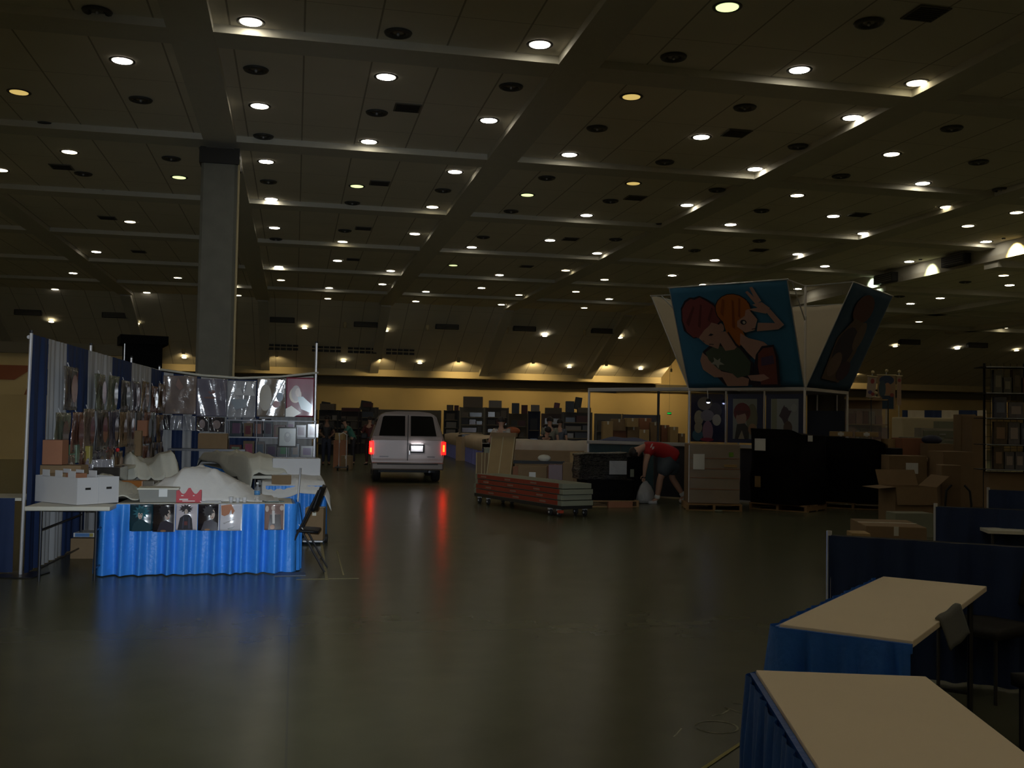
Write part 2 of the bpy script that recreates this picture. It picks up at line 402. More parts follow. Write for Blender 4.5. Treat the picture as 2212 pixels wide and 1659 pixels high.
def on_slope(x, y, VS=VS, ZC=ZC):
    d = ray(x, y); c, s = math.cos(YAW), math.sin(YAW)
    dv = -d.x * s + d.y * c
    k = (ZE - ZC) / (VE - VS)     # z = ZC + k (v - VS)
    t = (ZC - k * VS - EYE) / (d.z - k * dv)
    return Vector((d.x * t, t, EYE + d.z * t))
SL_ANG = math.atan2(ZC - ZE, VE - VS)
def on_wall(x, y, v):
    d = ray(x, y); c, s = math.cos(YAW), math.sin(YAW)
    t = v / (-d.x * s + d.y * c); return Vector((d.x * t, t, EYE + d.z * t))

# ------------------------------------------------------------------ downlights
ML = {'white': mat('lamp_white', LAMPCOL, emit=LAMP * 2.0, ecol=LAMPCOL), 'warm': mat('lamp_warm', (1, .8, .5), emit=LAMP * .9, ecol=(1.0, .86, .55)),
      'green': mat('lamp_greenish', (.8, 1, .5), emit=1.4, ecol=(0.80, 1.0, .42)), 'yellow': mat('lamp_yellow', (1, .7, .2), emit=.62, ecol=(1.0, .72, .22)),
      'dim': mat('lamp_dim', (1, .6, .4), emit=.10, ecol=(1.0, .75, .55))}
ring_mb = MB(); ring_mb.smooth = True
ring_mb.lathe([(0.202, 0.0), (0.205, -0.010), (0.235, -0.014), (0.262, -0.010), (0.265, 0.0)], 24)
lens_mb = MB(); lens_mb.smooth = True; lens_mb.lathe([(0.0, -0.026), (0.15, -0.022), (0.199, -0.014), (0.199, 0.0)], 18)
ringb_mb = MB(); ringb_mb.smooth = True; ringb_mb.lathe([(0.15, 0.0), (0.16, -0.03), (0.20, -0.05), (0.25, -0.035), (0.27, 0.0)], 24)
refl_mb = MB(); refl_mb.smooth = True; refl_mb.lathe([(0.0, -0.006), (0.08, -0.008), (0.15, -0.004)], 20)
bulb_mb = MB(); bulb_mb.smooth = True; bulb_mb.ball((0, 0, -0.03), 0.035, 10, 6)
PROTO = {}
def downlight(p, kind, label, group, tilt=0.0):
    nm = 'ceiling_downlight'
    if kind not in PROTO:
        t = thing(nm, label, 'ceiling light', p, 0, group)
        if kind == 'off':
            ringb_mb.build('trim_ring', M_ring, t); refl_mb.build('reflector', M_can, t); bulb_mb.build('bulb', M_alu2, t)
        else:
            ring_mb.build('trim_ring', M_ring, t); lens_mb.build('lens', ML[kind], t)
        PROTO[kind] = t
    else:
        t = copy_tree(PROTO[kind]); t.location = p; t['label'] = label; t['group'] = group
    t.rotation_euler = (tilt, 0, YAW) if tilt else (0, 0, YAW)
    return t
LIT = [(542,47),(1571,15,'green'),(1166,96),(264,131),(834,166),(1727,151),(1980,179,'warm'),(41,199,'yellow'),(561,229),(1364,209,'yellow'),(1056,260),(1840,254),(150,328,'warm'),(797,306),(1515,296),(1230,334),(1926,333,'warm'),(575,349),(387,383,'green'),(983,371),(1631,365),(1,367,'warm'),(226,414),(771,402,'green'),(1368,396,'yellow'),(1993,396),(586,430),(1139,421,'green'),(1722,422,'warm'),(2045,447,'warm'),(934,447,'warm'),(1484,443),(1267,465),(1800,467),(2196,459,'warm'),(281,479,'warm'),(154,499),(593,492),(1578,485),(2091,488,'warm'),(896,505),(1865,504),(740,522,'warm'),(1188,519),(2130,522),(1019,534),(1465,534),(208,544),(1290,547),(1723,549),(106,558),(357,567,'warm'),(1544,562),(729,563),(1964,565),(602,576),(979,573,'green'),(1782,575),(158,590),(844,585),(1222,584,'warm'),(288,608),(384,600,'warm'),(70,601),(1079,594),(1452,595),(607,605,'warm'),(1306,604,'warm'),(119,625),(503,615),(826,614),(1519,615),(711,622),(1040,622),(1671,606),(236,640),(317,632),(920,630),(1121,637,'warm'),(514,638,'warm'),(1244,630,'warm'),(1723,624),(708,645,'warm'),(613,652,'warm'),(898,651),(1083,658),(1316,646),(1262,665,'warm'),(44,632,'dim')]
OFF = [(210,24),(860,71),(1455,123),(1877,49),(553,150),(1104,187),(304,215),(814,243),(1609,232),(2056,277),(1290,277),(100,269),(569,294),(1724,316),(2114,350),(1436,350),(180,375),(1181,384),(1817,380),(957,411),(580,392),(1645,455),(1319,434),(761,438),(1104,456),(2163,409),(1549,410),(370,342),(745,498),(596,516),(1044,512),(1427,485),(1330,517),(1500,541),(1640,520)]
def rows_of(L, gap=1.45):
    pts = sorted([(toB(at_z(q[0], q[1], ZC)), q) for q in L], key=lambda t: t[0][1]); rows = []
    for (u, v), q in pts:
        r = int(round((v - 16.6) / 2.55))
        rows.append((r, u, v, q))
    ids = sorted(set(r[0] for r in rows)); out = []
    for i, k in enumerate(ids):
        rr = sorted([r for r in rows if r[0] == k], key=lambda t: t[1])
        for j, r in enumerate(rr): out.append((i, j, len(rr), r))
    return out
def where(i, j, n):
    if n == 1: return 'alone in the %s row from the front' % ordinal(i + 1)
    return '%s from the left in the %s row from the front' % (ordinal(j + 1), ordinal(i + 1))
KW = {'white': 'bright white', 'warm': 'cream-white', 'green': 'greenish', 'yellow': 'dim yellow', 'dim': 'very faint'}
for i, j, n, (r, u, v, q) in rows_of(LIT):
    k = q[2] if len(q) > 2 else 'white'
    p = at_z(q[0], q[1], ZC - .012)
    downlight(p, k, 'lit %s downlight, %s' % (KW[k], where(i, j, n)), 'lit downlights of the high ceiling')
for i, j, n, (r, u, v, q) in rows_of(OFF):
    p = at_z(q[0], q[1], ZC - .012)
    downlight(p, 'off', 'unlit dark-rimmed downlight, %s' % where(i, j, n), 'unlit downlights of the high ceiling')
LOWL = [(2168,595,'warm'),(2181,616),(2102,631),(2010,627,'warm'),(2031,644),(1967,656),(1908,667),(2086,681),(1985,695,'warm'),(2010,705),(2170,708,'warm')]
LOWN = ['uppermost, at the right edge of the photo', 'just under the uppermost one', 'second from the right in the bright line', 'cream one nearest the bulkhead', 'middle of the bright line under the bulkhead', 'second from the dark banner', 'right against the dark banner top', 'in the middle of the farther bay', 'cream one, left of the farther bay', 'lowest on the left', 'lowest at the right edge']
for q, n_ in zip(LOWL, LOWN):
    k = q[2] if len(q) > 2 else 'white'; downlight(at_z(q[0], q[1], ZL - .012), k, 'lit downlight of the lower ceiling, ' + n_, 'lit downlights of the lower ceiling')
for q, n_ in zip([(2085, 609), (1943, 640)], ['left of the two bright ones by the bulkhead', 'above the bright line near the banner']):
    downlight(at_z(q[0], q[1], ZL - .012), 'off', 'unlit downlight of the lower ceiling, ' + n_, 'unlit downlights of the lower ceiling')
SLO = [(111,690,'warm'),(296,694,'warm'),(658,704,'warm'),(834,710,'warm'),(1177,721),(1340,725,'warm')]
SLO2 = [(46,758,'warm'),(398,768,'warm'),(570,770,'warm'),(742,776,'warm'),(907,780,'warm'),(1230,789,'warm'),(1384,793,'warm')]
for L, nm in ((SLO, 'upper'), (SLO2, 'lower')):
    for j, q in enumerate(L):
        k = q[2] if len(q) > 2 else 'white'
        t = downlight(on_slope(q[0], q[1]), k, 'small lit downlight on the sloping ceiling, %s from the left in the %s row' % (ordinal(j + 1), nm), 'downlights on the sloping ceiling', tilt=-SL_ANG * .5)
        t.scale = (.8, .8, 1)
        t.location.z -= .14
for j, q in enumerate([(1934,748,'warm'),(2068,753),(2196,757,'warm')]):
    k = q[2] if len(q) > 2 else 'white'
    p = on_slope(q[0], q[1], VS - 3, ZL); p = at_d(q[0], q[1], p.y - .35)
    t = downlight(p, k, 'small lit downlight on the right-hand sloping ceiling, %s from the left' % ordinal(j + 1), 'downlights on the right-hand slope', tilt=-SL_ANG * .5); t.scale = (.8, .8, 1)
# the rest of the lamp grid overhead, behind and beside the camera, all outside the frame
FAR = []
for iu in range(-4, 9):
    for iv in range(-6, 7):
        if (iu + iv) % 2: continue
        u, v = -1.0 + 2.74 * iu, 19.2 + 2.6 * (iv - 7.6)
        if any(abs(v - b) < .7 for b in BV) or any(abs(u - b) < .7 for b in BU): continue
        p = B(u, v, ZC - .012)
        if p.y > 0.5:
            q = (p.x / p.y, (p.z - EYE) / p.y)
            if abs(q[0]) < .56 and q[1] < .46: continue
        FAR.append(p)

for iu in range(-15, 22):
    for iv in range(-6, 19):
        if (iu + iv) % 2: continue
        u, v = -1.0 + 2.74 * iu, 19.2 + 2.6 * iv
        low = u > UB + 1
        if v > 60 or any(abs(v - b) < .7 for b in BV) or any(abs(u - b) < .7 for b in BU + [35.4, 43.4]) or UB - .5 < u < UB + 1: continue
        z = (ZL if low else ZC) - .012; p = B(u, v, z)
        if p.y > 0.5:
            a, b = p.x / p.y, (p.z - EYE) / p.y
            if abs(a) < .54 and b < .46: continue
        elif -4 <= iu < 9: continue
        if -5 < iu < 9 and iv < 2: continue
        FAR.append(p)

mb = MB(); mb.smooth = True
for p in FAR: mb.lathe([(0.0, -0.026), (0.199, -0.016), (0.199, 0.0)], 10, c=p)
tag(mb.build('outer_downlights', ML['white']), 'the many lit round downlights overhead and to the sides, outside the frame', 'ceiling lights', kind='stuff')

# ------------------------------------------------------------------ ceiling vents
vent_p = None
VQ = [(880,232),(1590,287),(2000,28),(820,395),(785,493),(1372,427),(1232,516),(133,360),(232,470),(1855,463),(300,543),(763,560),(1137,575),(1640,540)]
for j, q in enumerate(sorted(VQ, key=lambda q: q[1])):
    p = at_z(q[0], q[1], ZC - .005)
    lb = 'dark square ceiling vent, %s counted from the top of the photo downwards' % ordinal(j + 1)
    if vent_p is None:
        t = thing('ceiling_vent', lb, 'vent', p, YAW, 'ceiling vents'); vent_p = t
        MB().box((0, 0, -.015), (.62, .62, .02)).build('frame', M_grille, t)
        mb = MB()
        for k in range(7): mb.box((0, -.24 + k * .08, -.03), (.54, .045, .012))
        mb.build('grille', M_vent, t)
    else:
        t = copy_tree(vent_p); t.location = p; t['label'] = lb
# slot diffusers on the sloping ceiling
VS1 = [(62,674),(250,680),(610,690),(790,700),(965,705),(1132,709),(1300,714)]
sd = None
for j, q in enumerate(VS1):
    p = on_slope(*q); lb = 'long dark air slot on the sloping ceiling, %s from the left' % ordinal(j + 1)
    if sd is None:
        t = thing('air_diffuser', lb, 'vent', p, YAW, 'air slots on the slope'); sd = t
        MB().box((0, -.12, 0), (1.55, .3, .42)).build('casing', M_vent, t)
        mb = MB()
        for k in range(4): mb.box((0, -.28, -.14 + k * .09), (1.4, .02, .03))
        mb.build('louvre', M_grille, t)
    else:
        t = copy_tree(sd); t.location = p; t['label'] = lb
for q, n_ in (((1962,738), 'left of the right-hand pair'), ((2108,745), 'right of the right-hand pair')):
    t = copy_tree(sd); p = on_slope(q[0], q[1], VS - 3, ZL); t.location = at_d(q[0], q[1], p.y - .2); t['label'] = 'dark air slot on the right-hand slope, ' + n_; t['group'] = 'air slots on the right-hand slope'
for q, n_ in (((1918, 602), 'the farther one'), ((2070, 563), 'the nearer one')):
    d = ray(*q); c, s = math.cos(YAW), math.sin(YAW); tt = (UB - .05) / (d.x * c + s); p = Vector((d.x * tt, tt, EYE + d.z * tt))
    t = copy_tree(sd); t.location = p; t.rotation_euler.z = YAW + R(90) + PI; t['label'] = 'dark air slot in the bulkhead face, ' + n_; t['group'] = 'air slots in the bulkhead'
for j, q in enumerate([(613, 746), (706, 750), (783, 753), (865, 756)]):
    p = on_slope(*q)
    o = MB()
    for a in range(3):
        for b in range(5): o.box((-.8 + b * .4, 0, -.25 + a * .25), (.34, .06, .17))
    o = o.build('wall_grille', M_vent, loc=p, rz=YAW); o.location.y -= .1
    tag(o, 'dark gridded air grille low on the sloping ceiling, %s from the left' % ordinal(j + 1), 'grille', 'gridded grilles on the slope')
# spotlight cans hanging off the slope; lamps added in the lower ones brighten the back wall
def can(q, label, lit=0, tgt=None):
    p = on_slope(*q); p = Vector((p.x, p.y - .35, p.z))
    t = thing('spotlight_can', label, 'spotlight', p, YAW, 'spotlight cans on the slope')
    mb = MB(); mb.smooth = True; mb.cyl((0, 0, -.18), (0, 0, .18), .11, 12); mb.build('housing', M_lip, t)
    MB().cyl((0, 0, .15), (0, .35, .25), .02, 6).build('bracket', M_steel, t)
    if lit:
        lamp('added_wall_wash', 'SPOT', (p.x, p.y, p.z - .25), lit, (1.0, .72, .32), target=tgt, spot_size=R(110), spot_blend=1.0, shadow_soft_size=.1)
for j, q in enumerate([(747,703),(924,709),(1095,713),(1262,719)]): can(q, 'small pale spotlight can beside an air slot, %s from the left' % ordinal(j + 1))
for j, (q, e) in enumerate(zip([(400, 760), (600, 766), (824,771),(991,778),(1152,781),(1309,786)], [70, 80, 110, 230, 230, 260])):
    can(q, 'small pale spotlight can just above the back wall, %s from the left' % ordinal(j + 1), e, on_wall(q[0], 858, 75))
for x_, e in ((1450, 330), (1650, 180), (1850, 800), (2010, 1100), (2150, 1100)):  # cans and lamps added to brighten the wall at right
    p = on_wall(x_, 800, 71.0); t = thing('spotlight_can', 'added small pale spotlight can before the recess at the back wall, near x %d' % x_, 'spotlight', p, YAW, 'added spotlight cans on the right')
    t['label'] = {1450: 'added pale spotlight can hanging left of the big tilted banners', 1650: 'added pale spotlight can hidden behind the blue banner', 1850: 'added pale spotlight can behind the dark banner', 2010: 'added pale spotlight can right of the hanging scrolls', 2150: 'added pale spotlight can behind the wire grid rack'}[x_]
    mb = MB(); mb.cyl((0, 0, -.12), (0, 0, .12), .08, 12); mb.build('housing', M_lip, t); MB().cyl((0, 0, .1), (0, 0, 3.0 if x_ < 1500 else 1.6), .015, 6).build('drop_rod', M_steel, t)
    lamp('added_wall_wash', 'SPOT', (p.x, p.y, p.z - .16), e, (1.0, .72, .34), target=on_wall(x_, 845, 75), spot_size=R(120), spot_blend=1.0, shadow_soft_size=.1)
# bulkhead scallops: uplights of the outer row close to the bulkhead
for j, (q, e, col) in enumerate((((2168, 560), 1500, (1, .72, .25)), ((1988, 600), 380, (.85, .9, .5)), ((1862, 628), 320, (.8, 1, .75)))):
    d = ray(*q); c, s = math.cos(YAW), math.sin(YAW); tt = (UB - .55) / (d.x * c + s); p = Vector((d.x * tt, tt, ZC - .12))
    lamp('bulkhead_wash', 'SPOT', p, e, col, target=p + B(.75, 0, -.8), spot_size=R(80), spot_blend=1.0, shadow_soft_size=.08)
    t = thing('wall_washer', 'small dark wall washer lamp at the bulkhead, %s from the right' % ordinal(j + 1), 'ceiling light', p + Vector((0, 0, .04)), YAW, 'bulkhead wall washers')
    MB().cyl((0, 0, .03), (0, 0, .11), .07, 14).build('housing', M_ring, t)

# ------------------------------------------------------------------ the column
t = thing('concrete_column', 'square grey concrete column rising behind the striped booth to the ceiling', 'column', B(-2.1, 28.0), YAW)
mb = MB(); s_ = .46; c_ = .07
mb.prism([(-s_ + c_, -s_), (s_ - c_, -s_), (s_, -s_ + c_), (s_, s_ - c_), (s_ - c_, s_), (-s_ + c_, s_), (-s_, s_ - c_), (-s_, -s_ + c_)], 0, ZC - .35)
mb.build('shaft', M_conc, t)
mb = MB(); mb.box((0, 0, ZC - .55), (1.02, 1.02, .40)); mb.build('collar', M_vent, t)
for sx in (-1, 1):
    mb = MB(); mb.add([(sx * .5, -.4, ZC - .75), (sx * .5, .4, ZC - .75), (sx * .5, .4, ZC - .3), (sx * .5, -.4, ZC - .3), (sx * .36, -.4, ZC - .3), (sx * .36, .4, ZC - .3)], [(0, 1, 2, 3), (0, 3, 4), (1, 5, 2), (0, 4, 5, 1), (3, 2, 5, 4)]); mb.build('bracket', M_vent, t)
MB().cyl((.50, -.44, 0), (.50, -.44, ZC - .6), .03, 8).build('conduit', M_lip, t)
MB().box((0, -.49, 2.0), (.3, .1, .5)).build('panel_box', M_steel, t)
# ================================================================== left booth
BR = R(10.0)
def BX(p): return Vector((p[0] * math.cos(BR) - p[1] * math.sin(BR), p[0] * math.sin(BR) + p[1] * math.cos(BR), 0))
ex = BX((1, 0)); ey = BX((0, 1)); ez = Vector((0, 0, 1))
pA = at_z(44, 1243); pA = Vector((pA.x, pA.y, 0))            # foot of the front upright
pC = Vector((-6.42, 18.55, 0))                               # rear corner
pR = at_d(680, 905, 19.1); pR.z = 0                          # right rear upright
# --- uprights
def upright(p, h, label, top=None, lean=(0, 0), r=.025):
    t = thing('drape_upright', label, 'pole', p, 0, 'pipe uprights of the booths')
    MB().cyl((0, 0, .012), (lean[0], lean[1], h), r, 12).build('pole', M_alu, t)
    MB().box((0, 0, .006), (.42, .42, .012), bev=.004).build('base_plate', M_steel, t)
    mb = MB(); mb.cyl((lean[0], lean[1], h - .01), (lean[0], lean[1], h + .02), r * 1.1, 10); mb.build('cap', M_steel, t)
    return t
upright(pA, 2.49, 'tall aluminium upright at the front end of the striped drape, at far left', lean=(.025, 0), r=.017)
side_dir = (pC - pA); side_len = side_dir.length; sd_n = side_dir.normalized(); sperp = Vector((sd_n.y, -sd_n.x, 0))
upright(pA + side_dir * .335, 2.56, 'aluminium upright one panel back along the striped drape', r=.018)
upright(pA + side_dir * .668, 2.56, 'aluminium upright two panels back along the striped drape', r=.018)
upright(pC + Vector((-.02, .02, 0)), 2.56, 'aluminium upright at the rear corner of the striped drape', r=.018)
upright(pR, 3.08, 'tall upright at the right end of the rear drape', r=.025)
# sagging crossbar of the rear drape
cb = [pC + Vector((0, 0, 2.50)), None, None, None, at_d(688, 805, 19.1)]
for k in (1, 2, 3):
    f = k / 4; q = cb[0].lerp(cb[4], f); q.z -= .13 * math.sin(PI * f); cb[k] = q
o = MB().tube(cb, .022, 8).build('crossbar', M_top2, smooth=True); tag(o, 'cream crossbar sagging above the five glossy posters', 'pole')
o = MB().cyl(pA + Vector((0, 0, 2.44)), pC + Vector((0, 0, 2.47)), .02, 8).build('crossbar', M_alu); tag(o, 'straight crossbar carrying the blue and white striped drape', 'pole')
# --- the striped side drape, each panel a cloth of its own
cuts_px = [68, 95, 135, 183, 236, 279, 322, 350]
def side_s(x):
    # parameter along the side line seen at pixel column x (top edge)
    a = ray(x, 800).x; # X/Y = a
    # pA + s*dir : (pA.x + s dx) = a (pA.y + s dy)
    return (a * pA.y - pA.x) / (side_dir.x - a * side_dir.y)
cols = ['navy', 'white'] * 4
nm_ = ['front blue', 'front white', 'second blue', 'middle white', 'third blue', 'rear white', 'rearmost blue']
for k in range(7):
    s0 = max(0.0, side_s(cuts_px[k])) if k else 0.0; s1 = side_s(cuts_px[k + 1]); s1 = min(s1, 1.0) if k == 6 else s1
    if s1 <= s0: s1 = s0 + .05
    a, b = pA + side_dir * s0, pA + side_dir * s1
    fn, L = curtain_fn([a, b], 2.47, .02, amp=.035, wl=.2, seed=20 + k)
    mb = MB(); mb.smooth = True; mb.grid(fn, max(10, int(L / .025)), 16)
    o = mb.build('blue_drape' if k % 2 == 0 else 'white_drape', M_navy if k % 2 == 0 else M_white_d); tag(o, '%s panel of the striped side drape' % nm_[k], 'drape', 'striped side drape')
# --- rear drape behind the posters
bd = (pR - pC); bl = bd.length
back_cuts = [350, 372, 395, 415, 428, 452, 500, 560, 620, 678]; 
def back_s(x):
    a = ray(x, 900).x; return (a * pC.y - pC.x) / (bd.x - a * bd.y)
edges = [0, .015, .10, .17, .24, .33, .55, .78, .99]
edges = [0] + [back_s(x) for x in (351, 372, 395, 415, 432, 490, 560)] + [.985]
for k in range(len(edges) - 1):
    a, b = pC + bd * edges[k] + ey * .03, pC + bd * edges[k + 1] + ey * .03
    fn, L = curtain_fn([a, b], 2.36, .02, amp=.03, wl=.18, seed=50 + k, zfun=lambda u, e0=edges[k], e1=edges[k + 1]: 2.46 - .11 * math.sin(PI * (e0 + (e1 - e0) * u)))
    mb = MB(); mb.smooth = True; mb.grid(fn, max(8, int(L / .025)), 12)
    blue = k % 2 == 0
    o = mb.build('blue_drape' if blue else 'white_drape', M_navy if blue else M_white_d); tag(o, '%s panel of the rear booth drape, %s from its left corner' % ('blue' if blue else 'white', ordinal(k + 1)), 'drape', 'striped rear drape')
# --- wrinkled glossy posters
def sleeve(x0, y0, x1, y1, D, label, tint, shapes, group, wrinkle=.02, name='sleeved_poster', seed=1, face=None, cat='poster', sag=0):
    """a poster in a clear sleeve filling the pixel box at depth D, hanging in the rear drape plane"""
    a = at_d(x0, y1, D); b = at_d(x1, y1, D + (0 if face is None else 0)); top = at_d(x0, y0, D)
    w_ = (b - a).length; h_ = (top - a).length
    rnd = random.Random(seed); dirs = [(rnd.uniform(-1, 1), rnd.uniform(.3, 1), rnd.uniform(6, 15), rnd.uniform(0, 6)) for _ in range(4)]
    t = thing(name, label, cat, a, BR if face is None else face, group)
    def f(u, v):
        y = -.01
        for p_, q_, fr_, ph_ in dirs: y -= wrinkle * .45 * abs(math.sin(fr_ * .5 * (p_ * u + q_ * v * .35) + ph_)) ** 3
        return (u * w_, y, v * h_)
    mb = MB(); mb.smooth = True; mb.grid(f, 28, 28, thick=.004); mb.build('sleeve', tint, t)
    if shapes: arts(t, (0, -.012 - wrinkle * 1.1, 0), (1, 0, 0), (0, 0, 1), w_, h_, shapes, off=.002, rough=.18, coat=.9)
    return t
T1 = mat('sleeve_grey_brown', (.24, .19, .17), .10, coat=1.0, noise=.5, nscale=3, bump=.5, bscale=3, spec=1.0)
T2 = mat('sleeve_violet_grey', (.20, .19, .24), .10, coat=1.0, noise=.35, nscale=3, bump=.5, bscale=3, spec=1.0)
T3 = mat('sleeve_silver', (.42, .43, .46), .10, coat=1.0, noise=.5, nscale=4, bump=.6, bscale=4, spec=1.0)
T4 = mat('sleeve_tan', (.26, .22, .18), .12, coat=1.0, noise=.5, nscale=3, bump=.4, bscale=3, spec=1.0)
T5 = mat('poster_crimson', (.28, .02, .06), .35, noise=.5, nscale=4, coat=.3)
G5 = 'large sleeved posters on the rear drape'
DB = 18.55
sleeve(351, 811, 421, 894, DB, 'grey-brown crumpled sleeved poster, leftmost under the sagging crossbar', T1, [((.30, .19, .16), [(.45, .95), (.62, .7), (.5, .62), (.38, .75)])], G5, .035, seed=3)
sleeve(424, 818, 487, 899, DB + .08, 'dark violet-grey sleeved poster, second from the left', T2, [((.24, .13, .13), ell(.5, .65, .12, .05)), ((.22, .12, .10), ell(.45, .5, .2, .03))], G5, .025, seed=5)
sleeve(490, 822, 550, 902, DB + .15, 'silvery sleeved poster with bright glare, middle of the five', T3, [((.55, .56, .58), [(.25, .97), (.8, .97), (.97, .6), (.1, .62)]), ((.3, .36, .42), [(.1, .5), (.7, .5), (.7, .3), (.3, .22)])], G5, .03, seed=8)  # pale top shape paints the glare onto the sleeve
sleeve(554, 817, 614, 900, DB + .2, 'tan sleeved poster with red and blue blots and a diagonal shine', T4, [((.42, .38, .30), ell(.3, .5, .22, .35)), ((.3, .03, .03), ell(.68, .33, .14, .09)), ((.06, .14, .24), ell(.8, .52, .12, .12)), ((.5, .5, .52), [(.93, .98), (.98, .98), (.38, .05), (.33, .05)])], G5, .012, seed=11)  # diagonal shine is painted as a pale strip
sleeve(617, 815, 676, 900, DB + .3, 'crimson poster with a teal-clad figure, rightmost of the five', T5, [((.45, .30, .10), ell(.33, .55, .22, .2)), ((.16, .07, .03), ell(.35, .6, .17, .2)), ((.5, .33, .25), ell(.42, .62, .09, .11)), ((.05, .30, .36), [(.42, .5), (.6, .52), (.95, .3), (.9, .1), (.55, .2), (.45, .38)]), ((.6, .55, .42), [(.0, .2), (.2, .28), (.55, .1), (.3, .0), (.0, .0)])], G5, .003, seed=12)
# small glossy packs in the row below
GP = 'small shiny packs in the row under the posters'
shiny = mat('shiny_sleeve', (.30, .31, .34), .07, coat=1.0, noise=.6, nscale=6, bump=1.0, bscale=8, spec=1.0)
shinyb = mat('shiny_sleeve_dark', (.05, .045, .05), .07, coat=1.0, noise=.6, nscale=6, bump=1.0, bscale=8, spec=1.0)
pk = [(344, 367, 'first'), (368, 392, 'second'), (394, 421, 'third, brightest'), (424, 449, 'fourth'), (451, 484, 'fifth'), (492, 520, 'sixth'), (523, 552, 'seventh'), (556, 585, 'eighth')]
for k, (a, b, n_) in enumerate(pk):
    sleeve(a, 896 + k * 1.2, b, 928 + k * 1.2, DB - .06 + k * .02, 'small shiny sleeved pack, %s from the left below the posters' % n_, shiny if k in (1, 2, 5, 6) else shinyb, [((.22, .16, .15), ell(.5, .5, .25, .3))] if k > 2 else None, GP, .03, name='sleeved_pack', seed=30 + k, cat='pack')
# merchandise shelf at the right of the rear drape
t = thing('display_rack', 'dark wire display rack packed with small glossy goods, right part of the rear drape', 'rack', at_z(585, 985, 0) * 0 + Vector((at_d(585, 950, 18.2).x, 18.2, 0)), BR)
mb = MB()
for x_ in (-.75, -.25, .28, .78):
    for y_ in (0, .3): mb.cyl((x_, y_, 0), (x_, y_, 1.62), .012, 6)
mb.build('frame', M_steel, t)
for z_ in (.6, .95, 1.3, 1.6): MB().box((0.01, .15, z_), (1.56, .32, .02)).build('shelf', M_steel, t)
rnd = random.Random(4); pal = [(.10, .02, .02), (.02, .04, .06), (.12, .08, .04), (.04, .05, .05), (.12, .11, .11), (.02, .015, .03), (.07, .07, .09), (.03, .07, .08)]
SPX = ['first', 'second', 'third', 'fourth', 'fifth', 'sixth', 'seventh']
for r_, z_ in enumerate((.61, .96, 1.31)):
    x_ = -.72; n = 0
    while x_ < .68:
        w_ = rnd.uniform(.15, .24); h_ = rnd.uniform(.2, .31); c = rnd.choice(pal)
        T = Matrix.Translation(t.location) @ Matrix.Rotation(BR, 4, 'Z')
        o = thing('boxed_figure', '%s small glossy box from the left on the %s shelf of the wire rack' % (ordinal(n + 1), ['lowest', 'middle', 'top'][r_]), 'box', T @ Vector((x_ + w_ / 2, .1, z_)), BR, 'glossy boxes on the wire rack')
        MB().box((0, 0, h_ / 2), (w_ * .93, .12, h_), bev=.004).build('carton', mat('glossy_%d' % pal.index(c), c, .12, coat=1.0, noise=.5, nscale=9), o)
        MB().box((0, -.063, h_ * .5), (w_ * .6, .004, h_ * .62)).build('window', cmat((.25 * rnd.random() + .03, .2 * rnd.random() + .02, .2 * rnd.random() + .03), .1, 1.0), o)
        x_ += w_ + .01; n += 1
o = thing('framed_print', 'pale square print in a black glossy frame at the right of the wire rack', 'picture', at_d(603, 963, 18.0), BR)
w_, h_ = .28, .31
MB().box((w_ / 2, .01, h_ / 2), (w_ + .05, .02, h_ + .05)).build('frame', mat('black_gloss', (.01, .01, .012), .08, coat=1.0), o)
arts(o, (0, 0, 0), (1, 0, 0), (0, 0, 1), w_, h_, [((.30, .34, .33), [(0, 0), (1, 0), (1, 1), (0, 1)]), ((.12, .13, .13), ell(.5, .5, .22, .3)), ((.36, .38, .36), ell(.5, .62, .1, .1))], off=.002, rough=.15, coat=1)
# brown carton and shelf left of it
def carton(name, label, c, d, rz, m, group=None, tape=True, flaps=None, labelcol=None, cat='box', tapecol=None):
    """closed or open cardboard carton standing with its base at c"""
    t = thing(name, label, cat, c, rz, group)
    x, y, z = d
    if flaps is None:
        MB().box((0, 0, z / 2), d, bev=min(.008, min(d) * .1)).build('carton_body', m, t)
        if tape:
            mb = MB(); mb.box((0, 0, z + .001), (x * .99, .05, .003)); mb.box((0, -y / 2 - .001, z - .05), (.05, .003, .1)) if x < y else mb.box((x / 2 + .001, 0, z - .05), (.003, .05, .1))
            mb.build('tape', M_top2 if tapecol is None else tapecol, t)
    else:
        mb = MB(); th = .006
        mb.box((0, 0, th), (x, y, th * 2))
        mb.box((0, -y / 2 + th / 2, z / 2), (x, th, z)); mb.box((0, y / 2 - th / 2, z / 2), (x, th, z)); mb.box((-x / 2 + th / 2, 0, z / 2), (th, y, z)); mb.box((x / 2 - th / 2, 0, z / 2), (th, y, z))
        mb.build('carton_body', m, t)
        fl = y * .48
        for sx, sy, ang in flaps:
            mb = MB()
            if sy:
                mb.box((0, 0, fl / 2), (x * .98, th, fl), T=Matrix.Translation((0, sy * y / 2, z)) @ Matrix.Rotation(-sy * ang, 4, 'X'))
            else:
                mb.box((0, 0, fl / 2), (th, y * .98, fl), T=Matrix.Translation((sx * x / 2, 0, z)) @ Matrix.Rotation(sx * ang, 4, 'Y'))
            mb.build('flap', m, t)
    if labelcol:
        lx, lz, lw, lh, lc = labelcol
        MB().box((lx * x / 2, -y / 2 - .003, lz * z), (lw, .003, lh)).build('paper_label', lc, t)
    return t
carton('cardboard_box', 'brown carton on the shelf against the lower rear drape', at_d(461, 969, 18.0), (.5, .3, .27), BR, M_card)
